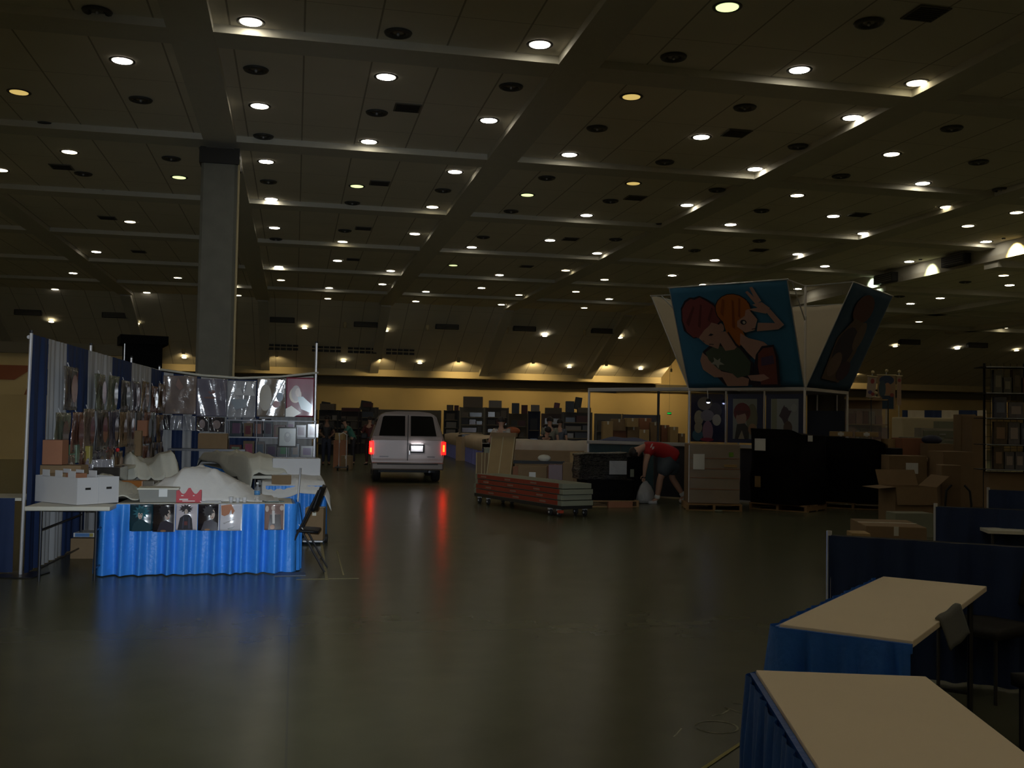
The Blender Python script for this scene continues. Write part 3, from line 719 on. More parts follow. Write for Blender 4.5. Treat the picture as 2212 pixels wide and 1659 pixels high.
# support stand under it
o = thing('low_table', 'low dark table under the brown carton by the rear drape', 'table', Vector((at_d(450, 950, 18.0).x, 18.0, 0)), BR)
zt = at_d(461, 969, 18.0).z
MB().box((0, 0, zt - .02), (1.3, .45, .035)).build('table_top', M_steel, o)
for sx in (-.6, .6):
    for sy in (-.18, .18): MB().cyl((sx, sy, 0), (sx, sy, zt - .03), .015, 8).build('leg', M_steel, o)

# --- bagged goods hanging on the striped side drape
bag_cols = [(.16, .12, .09), (.10, .09, .08), (.20, .13, .07), (.13, .14, .10), (.24, .19, .15), (.09, .08, .10), (.19, .09, .06)]
bagm = [mat('bagged_%d' % k, c, .13, coat=1.0, noise=.6, nscale=7, bump=.9, bscale=6, spec=.9, stretch=(4, 4, 1)) for k, c in enumerate(bag_cols)]
rnd = random.Random(12)
rows_ = [(1.70, 2.20, 9), (1.20, 1.72, 11), (.78, 1.20, 10)]
rn = ['top', 'middle', 'lowest']
for ri, (z0, z1, n) in enumerate(rows_):
    for k in range(n):
        s0 = (.07 if ri == 1 else .10) + k * (.87 / n) + rnd.uniform(-.01, .01)
        if ri == 0 and k in (1,): continue
        p = pA + side_dir * s0 + sperp * .11; w_ = rnd.uniform(.5, .72); h_ = (z1 - z0) * rnd.uniform(.85, 1.05)
        t = thing('bagged_poster', 'plastic-bagged dark print, %s from the front in the %s row on the striped drape' % (ordinal(k + 1), rn[ri]), 'poster', p + Vector((0, 0, z0)), math.atan2(side_dir.y, side_dir.x), 'bagged prints on the striped drape')
        dd = [(rnd.uniform(-1, 1), rnd.uniform(5, 12), rnd.uniform(0, 6)) for _ in range(3)]
        f = lambda u, v: (u * w_, -.02 - .02 * sum(abs(math.sin(b_ * u + a_ * v * 2 + c_)) ** 3 for a_, b_, c_ in dd), v * h_)
        mb = MB(); mb.smooth = True; mb.grid(f, 14, 10, thick=.004); mb.build('plastic_bag', bagm[rnd.randrange(len(bagm))], t)
        c1 = (rnd.uniform(.1, .4), rnd.uniform(.06, .2), rnd.uniform(.04, .14))
        MB().cyl((w_ / 2, -.02, h_ - .005), (w_ / 2, 0, h_ + .05), .006, 6).build('hook', M_alu, t)
        arts(t, (0, -.085, 0), (1, 0, 0), (0, 0, 1), w_, h_, [(c1, ell(.5, .5, .22, .32))], off=.003, rough=.12, coat=1)
# black tower behind the striped drape
t = thing('black_tower', 'black square display tower with a wider cap, rising behind the striped drape', 'display', Vector((at_d(306, 800, 21).x, 21, 0)), R(25))
MB().box((0, 0, 1.55), (.72, .72, 3.1)).build('shaft', M_matte, t)
mb = MB(); mb.prism([(-.46, -.46), (.46, -.46), (.46, .46), (-.46, .46)], 3.1, 3.28); mb.build('cap', M_matte, t)
MB().cyl((-.37, -.37, 0), (-.37, -.37, 3.1), .012, 6).build('edge_strip', M_alu, t)
# pale partition far left
pP = at_z(-80, 992, 0)
t = thing('partition_wall', 'long beige partition wall beyond the striped drape at far left', 'partition', Vector((-20.5, 36.5, 0)), YAW)
MB().box((0, 0, 1.95), (14, .15, 3.9)).build('panel', M_wall, t)
MB().box((0, -.12, 4.05), (14.2, .4, .4)).build('top_rail', M_band, t)
o = thing('sign_banner', 'rust-and-black slanted banner on the beige partition at the left edge', 'banner', Vector((-17.6, 34.6, 2.3)), YAW)
arts(o, (0, 0, 0), (1, 0, 0), (0, 0, 1), 3.2, 1.0, [((.03, .03, .03), [(.35, 0), (1, 0), (1, .75), (.5, .9)]), ((.30, .08, .02), [(0, .5), (0, 1), (.42, 1), (.2, .5)]), ((.3, .09, .02), [(.3, 0), (.4, 0), (.52, .9), (.42, 1)])], off=.02)
MB().box((1.6, .02, .5), (3.2, .03, 1.0)).build('backing', M_wall, o)
# low blue drape wall outside the booth, left edge
a = at_z(-60, 1225, 0); b = pA + Vector((-.12, .1, 0)); a = b + Vector((-1.6, -.2, 0))
fn, L = curtain_fn([a, b], .78, .02, amp=.03, wl=.18, seed=77); mb = MB(); mb.smooth = True; mb.grid(fn, 60, 12)
tag(mb.build('blue_drape', M_navy), 'low blue skirt left of the front upright at the left edge', 'drape')
t = thing('folding_table', 'dark-topped table behind the low blue skirt at the left edge', 'table', (a + b) / 2 + Vector((0, .35, 0)), R(7))
MB().box((0, 0, .76), (1.6, .6, .03)).build('table_top', M_top2, t)
for sx in (-.7, .7): MB().cyl((sx, .2, 0), (sx, .2, .75), .016, 8).build('leg', M_steel, t)
carton('cardboard_box', 'dark brown carton on the floor at the left edge behind the low skirt', (a + b) / 2 + Vector((-.2, .38, 0)), (.6, .4, .45), R(7), M_card)

# ================================================================== the tables of the left booth
def folding_table(label, o, rz, L, W, H=.74, top=None, group='folding tables of the left booth', legs=True):
    """origin at the front left corner of the top"""
    t = thing('folding_table', label, 'table', o, rz, group)
    MB().box((L / 2, W / 2, H - .022), (L, W, .045), bev=.012).build('table_top', top or M_top2, t)
    if legs:
        for sx in (.14, L - .14):
            for sy in (.07, W - .07):
                MB().cyl((sx, sy, 0), (sx, sy, H - .05), .014, 8).build('leg', M_steel, t)
            mb = MB(); mb.cyl((sx, .07, .12), (sx, W - .07, .12), .01, 6); mb.cyl((sx, .07, .5), (sx, W - .07, .5), .01, 6); mb.build('crossbar', M_steel, t)
    return t
def skirt(label, pts, rz, o, H=.735, m=None, seed=1, wl=.11, amp=.022, closed=False, group='table skirts'):
    fn, L = curtain_fn(pts, H, .012, amp=amp, wl=wl, seed=seed, gather=.3, flare=1.0)
    mb = MB(); mb.smooth = True; mb.grid(fn, int(L / .011), 26)
    o_ = mb.build('table_skirt', m or M_blue, None, o, rz)
    tag(o_, label, 'table skirt', group)
    # gathered heading band
    mb = MB(); 
    P = [Vector((p[0], p[1], 0)) for p in pts]
    for a_, b_ in zip(P, P[1:]):
        c_ = (a_ + b_) / 2; d_ = b_ - a_; n_ = Vector((d_.y, -d_.x, 0)).normalized()
        mb.box((c_.x + n_.x * .012, c_.y + n_.y * .012, H - .02), (d_.length, .02, .04), rz=math.atan2(d_.y, d_.x))
    mb.build('heading_band', m or M_blue, o_)
    return o_
tF = at_z(224, 1088, .74); tF.z = 0; tFr = at_z(633, 1087, .74); tFr.z = 0
FR = math.atan2(tFr.y - tF.y, tFr.x - tF.x); FL = (tFr - tF).length
def onF(x, y, z=0): return tF + Vector((x * math.cos(FR) - y * math.sin(FR), x * math.sin(FR) + y * math.cos(FR), z))
folding_table('white-topped table with a bright blue skirt hung with portraits', tF, FR, FL, .72)
skirt('bright royal blue pleated skirt of the front table in the left booth', [(0, .70), (0, 0), (FL, 0), (FL, .70)], FR, tF, seed=4, wl=.15, amp=.05)
# portraits along the front
def portrait(x0, x1, y0, y1, label, shapes, bg, shine=True):
    a = at_d(x0, y1, tF.y); w_ = (x1 - x0) / F * tF.y; h_ = (y1 - y0) / F * tF.y
    xx = ((x0 + x1) / 2 - 224) / (633 - 224) * FL
    p = onF(xx, -.145, .735 - h_ + .01)
    t = thing('portrait_print', label, 'poster', p, FR, 'portrait prints hung on the blue skirt')
    mb = MB(); mb.smooth = True
    mb.grid(lambda u, v: ((u - .5) * w_, -.012 * math.sin(PI * u) - .006 * math.sin(7 * v), v * h_), 14, 12, thick=.003)
    mb.build('print', cmat(bg, .15, 1.0), t)
    arts(t, (-w_ / 2, -.020, 0), (1, 0, 0), (0, 0, 1), w_, h_, shapes, off=.002, rough=.15, coat=1.0)
    if shine:
        MB().box((w_ / 2 - .006, -.014, h_ / 2), (.012, .006, h_), bev=.002).build('clear_edge', mat('clear_edge', (.8, .8, .85), .08, coat=1.0, metal=.3), t)
    MB().box((0, 0.008, h_ - .01), (w_ * .5, .02, .02)).build('clip', M_steel, t)
    return t
SK = (.52, .42, .36)
portrait(283, 330, 1091, 1148, 'dark teal portrait print with a pale face, leftmost on the blue skirt', [((.025, .14, .18), spiky(.5, .70, .34, .26, 12, 3)), (SK, ell(.46, .60, .10, .15)), ((.015, .08, .10), spiky(.5, .76, .20, .12, 9, 5)), ((.005, .02, .03), ell(.42, .62, .03, .015)), ((.005, .02, .03), ell(.51, .62, .03, .015)), ((.25, .05, .05), ell(.47, .50, .03, .012)), ((.012, .05, .07), [(.1, .0), (.2, .3), (.4, .42), (.6, .42), (.85, .28), (.95, .0)])], (.01, .04, .06), False)
portrait(331, 377, 1091, 1150, 'near-black portrait print with a pale face turned right, second from the left', [(SK, ell(.66, .62, .13, .20)), ((.012, .009, .013), spiky(.50, .76, .24, .22, 10, 7)), ((.02, .01, .01), ell(.64, .66, .045, .018)), ((.02, .01, .01), ell(.76, .65, .03, .016)), ((.35, .10, .08), ell(.70, .50, .04, .014)), ((.03, .025, .04), [(.2, 0), (.35, .35), (.6, .42), (.9, .3), (.95, 0)]), ((.30, .14, .06), ell(.48, .04, .13, .035))], (.015, .012, .014))
portrait(379, 424, 1091, 1147, 'light print of a black-clad figure with spiky hair, third from the left', [((.02, .015, .02), spiky(.48, .82, .30, .17, 12, 11)), ((.02, .02, .03), [(.1, .02), (.2, .48), (.4, .6), (.62, .6), (.75, .45), (.8, .02)]), (SK, ell(.48, .72, .075, .10)), ((.02, .01, .01), ell(.45, .74, .02, .01)), ((.02, .01, .01), ell(.51, .74, .02, .01)), ((.05, .05, .08), [(.3, .06), (.34, .5), (.4, .56), (.38, .06)]), ((.05, .05, .08), [(.58, .06), (.6, .5), (.66, .5), (.68, .06)]), ((.12, .03, .03), [(.4, .2), (.55, .2), (.55, .35), (.4, .35)])], (.58, .52, .55))
portrait(426, 471, 1092, 1149, 'near-black portrait print with a pale face, fourth from the left', [(SK, ell(.66, .62, .13, .20)), ((.012, .009, .013), spiky(.48, .76, .26, .22, 10, 8)), ((.02, .01, .01), ell(.64, .66, .045, .018)), ((.35, .10, .08), ell(.68, .50, .04, .014)), ((.03, .025, .04), [(.15, 0), (.3, .35), (.6, .42), (.9, .3), (.95, 0)]), ((.28, .13, .05), ell(.45, .04, .13, .035))], (.013, .011, .013))
portrait(473, 520, 1092, 1150, 'white print with ginger hair strokes and a bright right edge, fifth from the left', [((.42, .15, .06), [(.05, .95), (.5, 1), (.66, .75), (.55, .6), (.5, .8), (.4, .62), (.2, .55), (.08, .6)]), ((.35, .33, .34), [(.15, .3), (.7, .45), (.6, .4), (.2, .25)]), ((.05, .06, .06), [(.35, .08), (.7, .18), (.5, .02)])], (.66, .64, .68))
portrait(570, 613, 1092, 1149, 'print of three figures, the middle one in white, alone at the right of the skirt', [((.05, .04, .04), [(.2, .02), (.25, .6), (.8, .6), (.85, .02)]), ((.6, .58, .56), [(.4, .25), (.37, .75), (.5, .75), (.52, .25)]), (SK, ell(.42, .85, .09, .1)), (SK, ell(.12, .82, .09, .12)), (SK, ell(.85, .85, .1, .1)), ((.4, .22, .14), ell(.4, .12, .12, .09))], (.26, .17, .15))
# cloth sheets
def cloth(name, label, corners, fn, nu=40, nv=24, m=None, group=None, cat='cloth', thick=.006):
    """a sheet between four ground points; fn(u, v) gives the height"""
    A, B_, C_, D_ = [Vector((c[0], c[1], 0)) for c in corners]
    def g(u, v):
        p = A.lerp(B_, u).lerp(D_.lerp(C_, u), v); p = p.copy(); h = fn(u, v)
        if isinstance(h, tuple): p = p + Vector((h[1], h[2], 0)); h = h[0]
        p.z = h; return p
    mb = MB(); mb.smooth = True; mb.grid(g, nu, nv, thick=thick)
    return tag(mb.build(name, m or M_cloth), label, cat, group)
def bump(u, v, cu, cv, su, sv, h): return h * math.exp(-((u - cu) / su) ** 2 - ((v - cv) / sv) ** 2)
def tent(u, pts):
    for (a, ha), (b, hb) in zip(pts, pts[1:]):
        if u <= b:
            t = (u - a) / (b - a + 1e-9); t = max(0, min(1, t)); return ha + (hb - ha) * t
    return pts[-1][1]
# big tented sheet behind the red box
def f1(u, v):
    ridge = tent(u, [(0, .02), (.05, .13), (.12, .17), (.22, .25), (.28, .34), (.42, .34), (.56, .30), (.70, .21), (.84, .08), (.95, .02), (1, .012)])
    k = math.sin(min(1, v * 1.9) * PI / 2) * (1 if v < .7 else max(.25, 1 - (v - .7) * 2.2))
    fold = .03 * (1 - abs(math.sin(9 * u + 3.5 * v))) ** 2 * k - .01 + .02 * (1 - abs(math.sin(15 * u - 6 * v + 1))) ** 3
    return .75 + ridge * k + max(-.003, fold * min(1, ridge * 8))
cloth('dust_sheet', 'large white sheet tented over goods on the front blue-skirted table', [onF(.34, .20), onF(1.72, .20), onF(1.70, .95), onF(.35, .95)], f1, 56, 30, M_cloth2, 'dust sheets over the booth tables')
def f1b(u, v): return .752 - max(0, u - .35) * .50 + .008 * math.sin(14 * v)
cloth('dust_sheet', 'loose corner of white sheet hanging off the right end of the front table', [onF(FL - .30, .12), onF(FL + .14, .08), onF(FL + .08, .5), onF(FL - .28, .6)], f1b, 20, 16, M_cloth2, 'dust sheets over the booth tables')
# clear tub with a tag under a cloth-like film
t = thing('storage_tub', 'clear flat-lidded storage tub with a white tag at the left of the front table', 'tub', onF(.52, .25, .745), FR)
tubm = mat('frosted_plastic', (.34, .34, .31), .25, coat=.5, alpha=.85)
mb = MB()
def frust(mb, w0, d0, w1, d1, h, z0=0):
    mb.add([(-w0 / 2, -d0 / 2, z0), (w0 / 2, -d0 / 2, z0), (w0 / 2, d0 / 2, z0), (-w0 / 2, d0 / 2, z0), (-w1 / 2, -d1 / 2, z0 + h), (w1 / 2, -d1 / 2, z0 + h), (w1 / 2, d1 / 2, z0 + h), (-w1 / 2, d1 / 2, z0 + h)], [(3, 2, 1, 0), (4, 5, 6, 7), (0, 1, 5, 4), (1, 2, 6, 5), (2, 3, 7, 6), (3, 0, 4, 7)])
frust(mb, .36, .26, .40, .30, .13); mb.build('tub_body', tubm, t)
MB().box((0, 0, .14), (.42, .32, .02), bev=.008).build('lid', M_top2, t)
MB().box((.05, -.158, .10), (.085, .004, .085)).build('tag', M_paper, t)
# red box with scalloped top
t = thing('red_box', 'bright red open box with crown-shaped cutouts on the front table', 'box', onF(.83, .13, .742), FR)
RB = mat('bright_red_card', (.50, .010, .025), .5)
mb = MB(); w_, d_, h_ = .25, .12, .135
pts = [(-w_ / 2, 0), (w_ / 2, 0), (w_ / 2, h_ * .95)] + [(w_ / 2 - .02 - .085 * k / 6, h_ * .95 - .045 * math.sin(PI * k / 6)) for k in range(7)] + [(.01, h_ * 1.1), (-.01, h_ * 1.1)] + [(-.02 - .085 * k / 6, h_ * .95 - .045 * math.sin(PI * k / 6)) for k in range(7)] + [(-w_ / 2, h_ * .95)]
for y_ in (-d_ / 2, d_ / 2 - .004):
    n = len(pts); mb.add([(x, y_, z) for x, z in pts] + [(x, y_ + .004, z) for x, z in pts], [tuple(range(n)), tuple(reversed(range(n, 2 * n)))] + [(k, n + k, n + (k + 1) % n, (k + 1) % n) for k in range(n)])
mb.box((-w_ / 2, 0, h_ * .45), (.004, d_, h_ * .9)); mb.box((w_ / 2, 0, h_ * .45), (.004, d_, h_ * .9)); mb.box((0, 0, .004), (w_, d_, .006)); mb.build('box_body', RB, t)
mb = MB(); 
for k, (x, z, w2) in enumerate(((-.085, .035, .11), (-.06, .018, .16), (-.06, .075, .03), (.06, .075, .02))): mb.box((x + w2 / 2 - .02, -d_ / 2 - .002, z), (w2 * .8, .002, .009 if k else .014))
mb.build('print_lines', M_paper, t)
# small things on the table edge
t = thing('plastic_case', 'flat clear plastic case lying right of the red box', 'case', onF(1.06, .10, .742), FR); MB().box((0, 0, .014), (.24, .14, .026), bev=.006).build('case_body', M_clear, t); MB().box((0, 0, .008), (.2, .11, .012)).build('contents', M_wbox, t)
for k, (x, h_, n_) in enumerate(((1.26, .06, 'left'), (1.33, .05, 'middle'), (1.40, .055, 'right'))):
    t = thing('small_cup', 'small white cup-like tub at the table edge, %s of three' % n_, 'cup', onF(x, .08, .742), FR, 'small white tubs on the front table')
    mb = MB(); mb.smooth = True; mb.lathe([(.018, 0), (.024, h_), (.022, h_), (.017, .004), (0, .004)], 14); mb.build('cup', M_wbox, t)
    MB().lathe([(0, h_ + .003), (.026, h_ + .003), (.026, h_), (0, h_ - .001)], 14).build('lid', M_paper, t)
t = thing('water_bottle', 'clear water bottle with a blue label standing near the right end of the table', 'bottle', onF(1.53, .12, .742), FR)
mb = MB(); mb.smooth = True; mb.lathe([(0, 0), (.030, 0), (.032, .01), (.030, .05), (.032, .08), (.032, .13), (.028, .15), (.012, .18), (.011, .195)], 16); mb.build('bottle_body', M_clear, t)
mb = MB(); mb.smooth = True; mb.lathe([(.0325, .08), (.0328, .125)], 16); mb.build('bottle_label', cmat((.08, .25, .5), .3, .5), t)
MB().cyl((0, 0, .195), (0, 0, .213), .014, 12).build('cap', M_paper, t)
t = thing('magazine', 'dark folded magazine lying at the right end of the front table', 'magazine', onF(1.70, .16, .742), FR + .3); MB().box((0, 0, .006), (.2, .14, .012)).build('cover', cmat((.12, .16, .15), .4), t)
MB().box((-.02, 0, .013), (.1, .08, .002)).build('cover_picture', M_paper, t)
o = MB().box((0, 0, .004), (.32, .22, .008)).build('floor_mat', cmat((.09, .12, .18), .6), None, onF(FL - .02, -.15, .0), FR); tag(o, 'small dark blue-grey mat on the floor at the front table right corner', 'mat')

# --- left side table with the white boxes
tL = at_z(52, 1094, .74); tL.z = 0
LR = math.atan2(sd_n.y, sd_n.x) - R(90)
folding_table('cream plastic folding table with black legs beside the striped drape', tL, LR, .80, 1.83)
def onL(x, y, z=0): return tL + Vector((x * math.cos(LR) - y * math.sin(LR), x * math.sin(LR) + y * math.cos(LR), z))
# long white comic boxes, turned about 40 degrees
def longbox(label, p, rz, top):
    t = thing('long_box', label, 'box', p, rz, 'long white boxes on the left table')
    W_, L_, H_ = .235, .72, .27
    mb = MB(); th = .005
    mb.box((0, 0, .004), (W_, L_, .008)); mb.box((-W_ / 2, 0, H_ / 2), (th, L_, H_)); mb.box((W_ / 2, 0, H_ / 2), (th, L_, H_)); mb.box((0, L_ / 2, H_ / 2), (W_, th, H_)); mb.box((0, -L_ / 2, H_ / 2), (W_, th, H_)); mb.build('carton_body', M_wbox, t)
    mb = MB(); mb.box((0, -L_ / 2 - .004, H_ * .58), (.06, .004, .022)); mb.build('hand_hole', M_vent, t)
    for s_ in ([-1] if top else [-1, 1]):
        for k in range(3):
            mb = MB(); mb.box((s_ * W_ / 2, -L_ / 2 + .1 + k * .22, H_ + .03), (th, .12, .07)); mb.build('flap', M_wbox, t)
    return t
pN = at_z(166, 1091, .745); ar = R(57)
dirL = Vector((-math.sin(ar), math.cos(ar), 0)); dirW = Vector((math.cos(ar), math.sin(ar), 0))
c1 = pN + dirW * .118 + dirL * .36; c2 = c1 + dirW * .242
longbox('long white box with open flaps on the left table, the left one of the pair', Vector((c1.x, c1.y, .745)), ar, False)
longbox('long white box on the left table, the right one of the pair', Vector((c2.x, c2.y, .745)), ar, True)
for (dx, dl, w_, h_, m, lb) in ((-.02, .12, .14, .30, M_cardr, 'small reddish box standing up inside the left long white box'), (.0, .38, .15, .29, M_card, 'small brown box standing up inside the left long white box, farther back')):
    carton('cardboard_box', lb, Vector((c1.x, c1.y, .753)) + dirL * (dl - .28), (w_, .16, h_), ar, m, tape=False)
cb_ = carton('cardboard_box', 'reddish brown carton standing on top of the open white boxes', Vector((at_d(119, 1003, 10.9).x, 10.9, at_d(119, 1003, 10.9).z)), (.205, .2, .262), R(5), M_cardr, tape=False)
carton('cardboard_box', 'low dark brown carton under the reddish one behind the white boxes', Vector((at_d(128, 1003, 10.95).x + .05, 10.97, .742)), (.42, .26, at_d(119, 1003, 10.95).z - .742 - .004), R(5), M_card, tape=False)
# cloth behind white boxes
def f2(u, v):
    return .742 + .30 * (1 - u * .9) * math.sin(PI * (.12 + .76 * v)) * min(1, u * 6 + .3) + .012 * math.sin(19 * u + 4 * v) + .02
cloth('dust_sheet', 'cream sheet sloping over goods behind the long white boxes', [onL(.42, .55), onL(.98, .5), onL(1.0, 1.6), onL(.40, 1.65)], f2, 30, 26, M_cloth, 'dust sheets over the booth tables')
# under the left table
carton('cardboard_box', 'white carton with a dark oval mark under the left table', Vector((at_z(191, 1187, .15).x, at_z(191, 1187, .15).y + .5, .30)), (.19, .16, .26), R(6), M_wbox, tape=False)

pO = Vector((at_z(191, 1187, .15).x, at_z(191, 1187, .15).y + .5, .30))
tt_ = [ob for ob in bpy.data.objects if ob.get('label') == 'white carton with a dark oval mark under the left table'][0]
arts(tt_, (-.095, -.081, 0), (1, 0, 0), (0, 0, 1), .19, .26, [((.07, .09, .13), ell(.45, .48, .12, .12)), ((.45, .46, .48), ell(.45, .48, .05, .07))], name='oval_mark', off=.003)
t = carton('flat_box', 'flat blue and white printed box on a carton under the left table', pO + Vector((-.10, .0, -.055)), (.46, .3, .05), R(6), M_wbox, tape=False)
MB().box((-.13, -.152, .025), (.16, .004, .04)).build('blue_print', cmat((.10, .22, .45), .4), t)
MB().box((-.03, -.152, .025), (.04, .004, .04)).build('yellow_print', cmat((.4, .32, .08), .4), t)
carton('cardboard_box', 'brown carton lying on the floor under the left table', pO + Vector((-.10, 0, -.30)), (.50, .36, .235), R(6), M_card)
t = thing('folding_chair', 'folded black chair frame under the left table near the blue skirt', 'chair', onL(.76, .9), LR)
mb = MB(); mb.tube([(0, 0, .01), (.03, .02, .35), (-.22, .1, .55), (-.3, .2, .60)], .011, 6); mb.build('leg', M_steel, t); MB().tube([(.0, .3, .01), (.03, .3, .35), (-.22, .3, .52)], .011, 6).build('leg', M_steel, t)
MB().box((-.12, .16, .52), (.34, .3, .025), bev=.01).build('seat', M_black, t)

# --- rear goods: table under heaped sheet along the side drape
pT = at_z(285, 1052, .74); pT.z = 0
folding_table('folding table under the heaped cream sheet near the rear corner', pA + sd_n * 3.45 + sperp * .5, LR, .7, 1.8, group='folding tables of the left booth')
def f3(u, v):
    h = tent(u, [(0, .02), (.07, .30), (.22, .34), (.4, .22), (.5, .24), (.65, .33), (.82, .36), (.93, .25), (1, -.12)])
    k = min(1, v * 5) * (1 if v < .8 else 1 - (v - .8) * 2)
    return .76 + h * max(k, .05) * (1 + .12 * math.sin(9 * u + 5 * v)) + .05 * (1 - abs(math.sin(13 * u + 6 * v))) ** 2 - .02
q0 = at_z(268, 1040, .76); 
cloth('dust_sheet', 'cream sheet heaped over goods on the side table near the rear corner', [at_d(265, 1045, 14.3), at_d(392, 1045, 14.3), at_d(392, 1010, 15.4), at_d(250, 1010, 15.4)], f3, 48, 24, M_cloth, 'dust sheets over the booth tables')
def f3b(u, v):
    return .95 - .28 * u * u + .04 * math.sin(8 * u + 3 * v) + .1 * math.sin(PI * v)
cloth('dust_sheet', 'narrow cream sheet end draped over a dark crate by the striped drape', [at_d(212, 1005, 13.6), at_d(275, 1005, 13.6), at_d(270, 985, 14.4), at_d(215, 985, 14.4)], f3b, 20, 14, M_cloth, 'dust sheets over the booth tables')
p = at_d(238, 1045, 12.9); t = thing('dark_crate', 'dark glossy crate of comics in plastic beside the striped drape', 'crate', Vector((p.x, p.y, .745)), LR)
MB().box((0, 0, .13), (.32, .5, .26), bev=.01).build('crate_body', mat('dark_gloss_crate', (.05, .045, .04), .12, coat=1.0, noise=.5, nscale=12), t)
mb = MB()
for k in range(7): mb.box((-.1 + .01 * (k % 2), -.22 + k * .07, .29), (.2, .012, .1))
mb.build('bagged_comics', M_gloss, t)
folding_table('folding table along the striped drape carrying the dark crate', pA + sd_n * 2.0 + sperp * .42, LR, .7, 1.35)
p = at_d(290, 1043, 12.2); carton('orange_box', 'shiny orange-brown box between the heaped sheets', Vector((p.x, p.y, .755)), (.25, .2, .125), R(4), mat('orange_card', (.34, .12, .02), .35, noise=.15, coat=.3), tape=False)
p = at_d(325, 1043, 12.1); carton('grey_box', 'small grey-brown box just right of the orange-brown one', Vector((p.x, p.y, .755)), (.13, .18, .13), R(4), cmat((.16, .14, .11), .4, .5), tape=False)
folding_table('folding table carrying the orange-brown box behind the front sheet', Vector((at_d(262, 1043, 11.9).x, 12.05, 0)), R(4), .5, .4)
t = thing('red_light_toy', 'small red ball on the goods in front of the striped drape', 'toy', at_d(254, 972, 13.9), 0); mb = MB(); mb.smooth = True; mb.ball((0, 0, 0), .028, 12, 8); mb.build('ball', cmat((.55, .02, .02), .3, .5), t); MB().cyl((0, 0, -.10), (0, 0, -.02), .01, 6).build('stem', M_steel, t)
# yellow book and boxes standing against the drape
for (x0, x1, y0, y1, D, m, lb) in ((173, 196, 963, 1002, 12.5, cmat((.30, .25, .03), .4, .3), 'thin yellow box standing against the second blue stripe'), (283, 305, 930, 985, 15.6, M_card, 'tall brown carton against the rear white stripe'), (296, 318, 908, 942, 15.8, M_cardr, 'upper reddish carton stacked near the rear white stripe'), (150, 168, 960, 1000, 12.0, cmat((.08, .16, .08), .4, .4), 'row of green spines behind the reddish carton')):
    a = at_d(x0, y1, D); b = at_d(x1, y1, D); c = at_d(x0, y0, D)
    carton('display_box', lb, (a + b) / 2, (b.x - a.x, .14, c.z - a.z), LR + R(90) * 0, m, tape=False, group=None)
folding_table('narrow shelf table along the rear half of the striped drape', pA + sd_n * 2.3 + sperp * .13, LR, .26, 4.6, H=.96)

# --- centre rear table with blue skirt and sheet
cR = at_d(436, 1010, 15.6); cR.z = 0; CRr = R(-14)
t0 = Vector((at_d(437, 1005, 17.5).x, 17.5, 0)); t1 = Vector((at_d(545, 1040, 14.1).x, 14.1, 0)); TH = .85; CA = math.atan2(t1.y - t0.y, t1.x - t0.x); CLn = (t1 - t0).length
folding_table('table with a blue skirt running diagonally behind the tented sheet', t0, CA, CLn, .42, H=TH)
skirt('blue pleated skirt of the diagonal table behind the tented sheet', [(0, 0), (CLn, 0)], CA, t0, H=TH - .01, seed=9)
def f4(u, v):
    h = tent(u, [(0, .02), (.04, .24), (.25, .26), (.45, .33), (.6, .28), (.8, .34), (.93, .28), (1, .0)])
    h *= .75
    if v < .12: return TH + .02 + h * .9 - (.12 - v) / .12 * tent(u, [(0, .10), (.3, .12), (.5, .16), (.75, .34), (1, .50)])
    return TH + .02 + h * (1 if v < .85 else 1 - (v - .85) * 4) + .04 * (1 - abs(math.sin(8 * u + 5 * v))) ** 2
def onC(x, y): return t0 + Vector((x * math.cos(CA) - y * math.sin(CA), x * math.sin(CA) + y * math.cos(CA), 0))
cloth('dust_sheet', 'grey-cream sheet draped over the diagonal table behind', [onC(-.03, -.09), onC(CLn + .12, -.09), onC(CLn + .10, .46), onC(-.03, .46)], f4, 54, 26, M_cloth, 'dust sheets over the booth tables')
# --- right rear table with white board, sheet, cartons
r0 = Vector((at_d(574, 1050, 13.8).x, 13.8, 0)); RR = FR + R(2); RL = 1.0 / 1.0 * ((at_d(697, 1050, 13.9) - at_d(574, 1050, 13.9)).length)
def onR(x, y, z=0): return r0 + Vector((x * math.cos(RR) - y * math.sin(RR), x * math.sin(RR) + y * math.cos(RR), z))
folding_table('white-topped table at the right rear of the left booth', r0, RR, RL, 1.5)
skirt('short stretch of blue skirt below the sheet at the right rear table', [(0, 0), (RL, 0), (RL, 1.4)], RR, r0, seed=14)
def f5(u, v):
    h = .775 + .03 * (1 - abs(math.sin(6 * u + 2 * v))) ** 2 + .10 * math.sin(PI * v) * tent(u, [(0, .1), (.3, .6), (.6, 1), (.85, .7), (1, .1)])
    if v < .12: h -= (.12 - v) / .12 * (.17 + .03 * math.sin(7 * u))
    if u > .9: h -= (u - .9) / .1 * .2
    return h
cloth('dust_sheet', 'white sheet over the right rear table, its front corner hanging down', [onR(-.05, -.10), onR(RL + .10, -.12), onR(RL + .08, 1.25), onR(-.02, 1.2)], f5, 40, 26, M_cloth2, 'dust sheets over the booth tables')
p = at_d(638, 1041, 14.5); carton('white_panel_box', 'large white flat-fronted box standing on the right rear table', Vector((p.x, p.y, .745)), (.66, .35, .345), RR, M_wbox, tape=False)
p = at_d(592, 1056, 13.75); t = carton('cardboard_box', 'small brown carton tucked under the sheet at the right rear table', Vector((p.x + .05, p.y + .22, .745)), (.26, .2, .13), RR - .1, M_card)
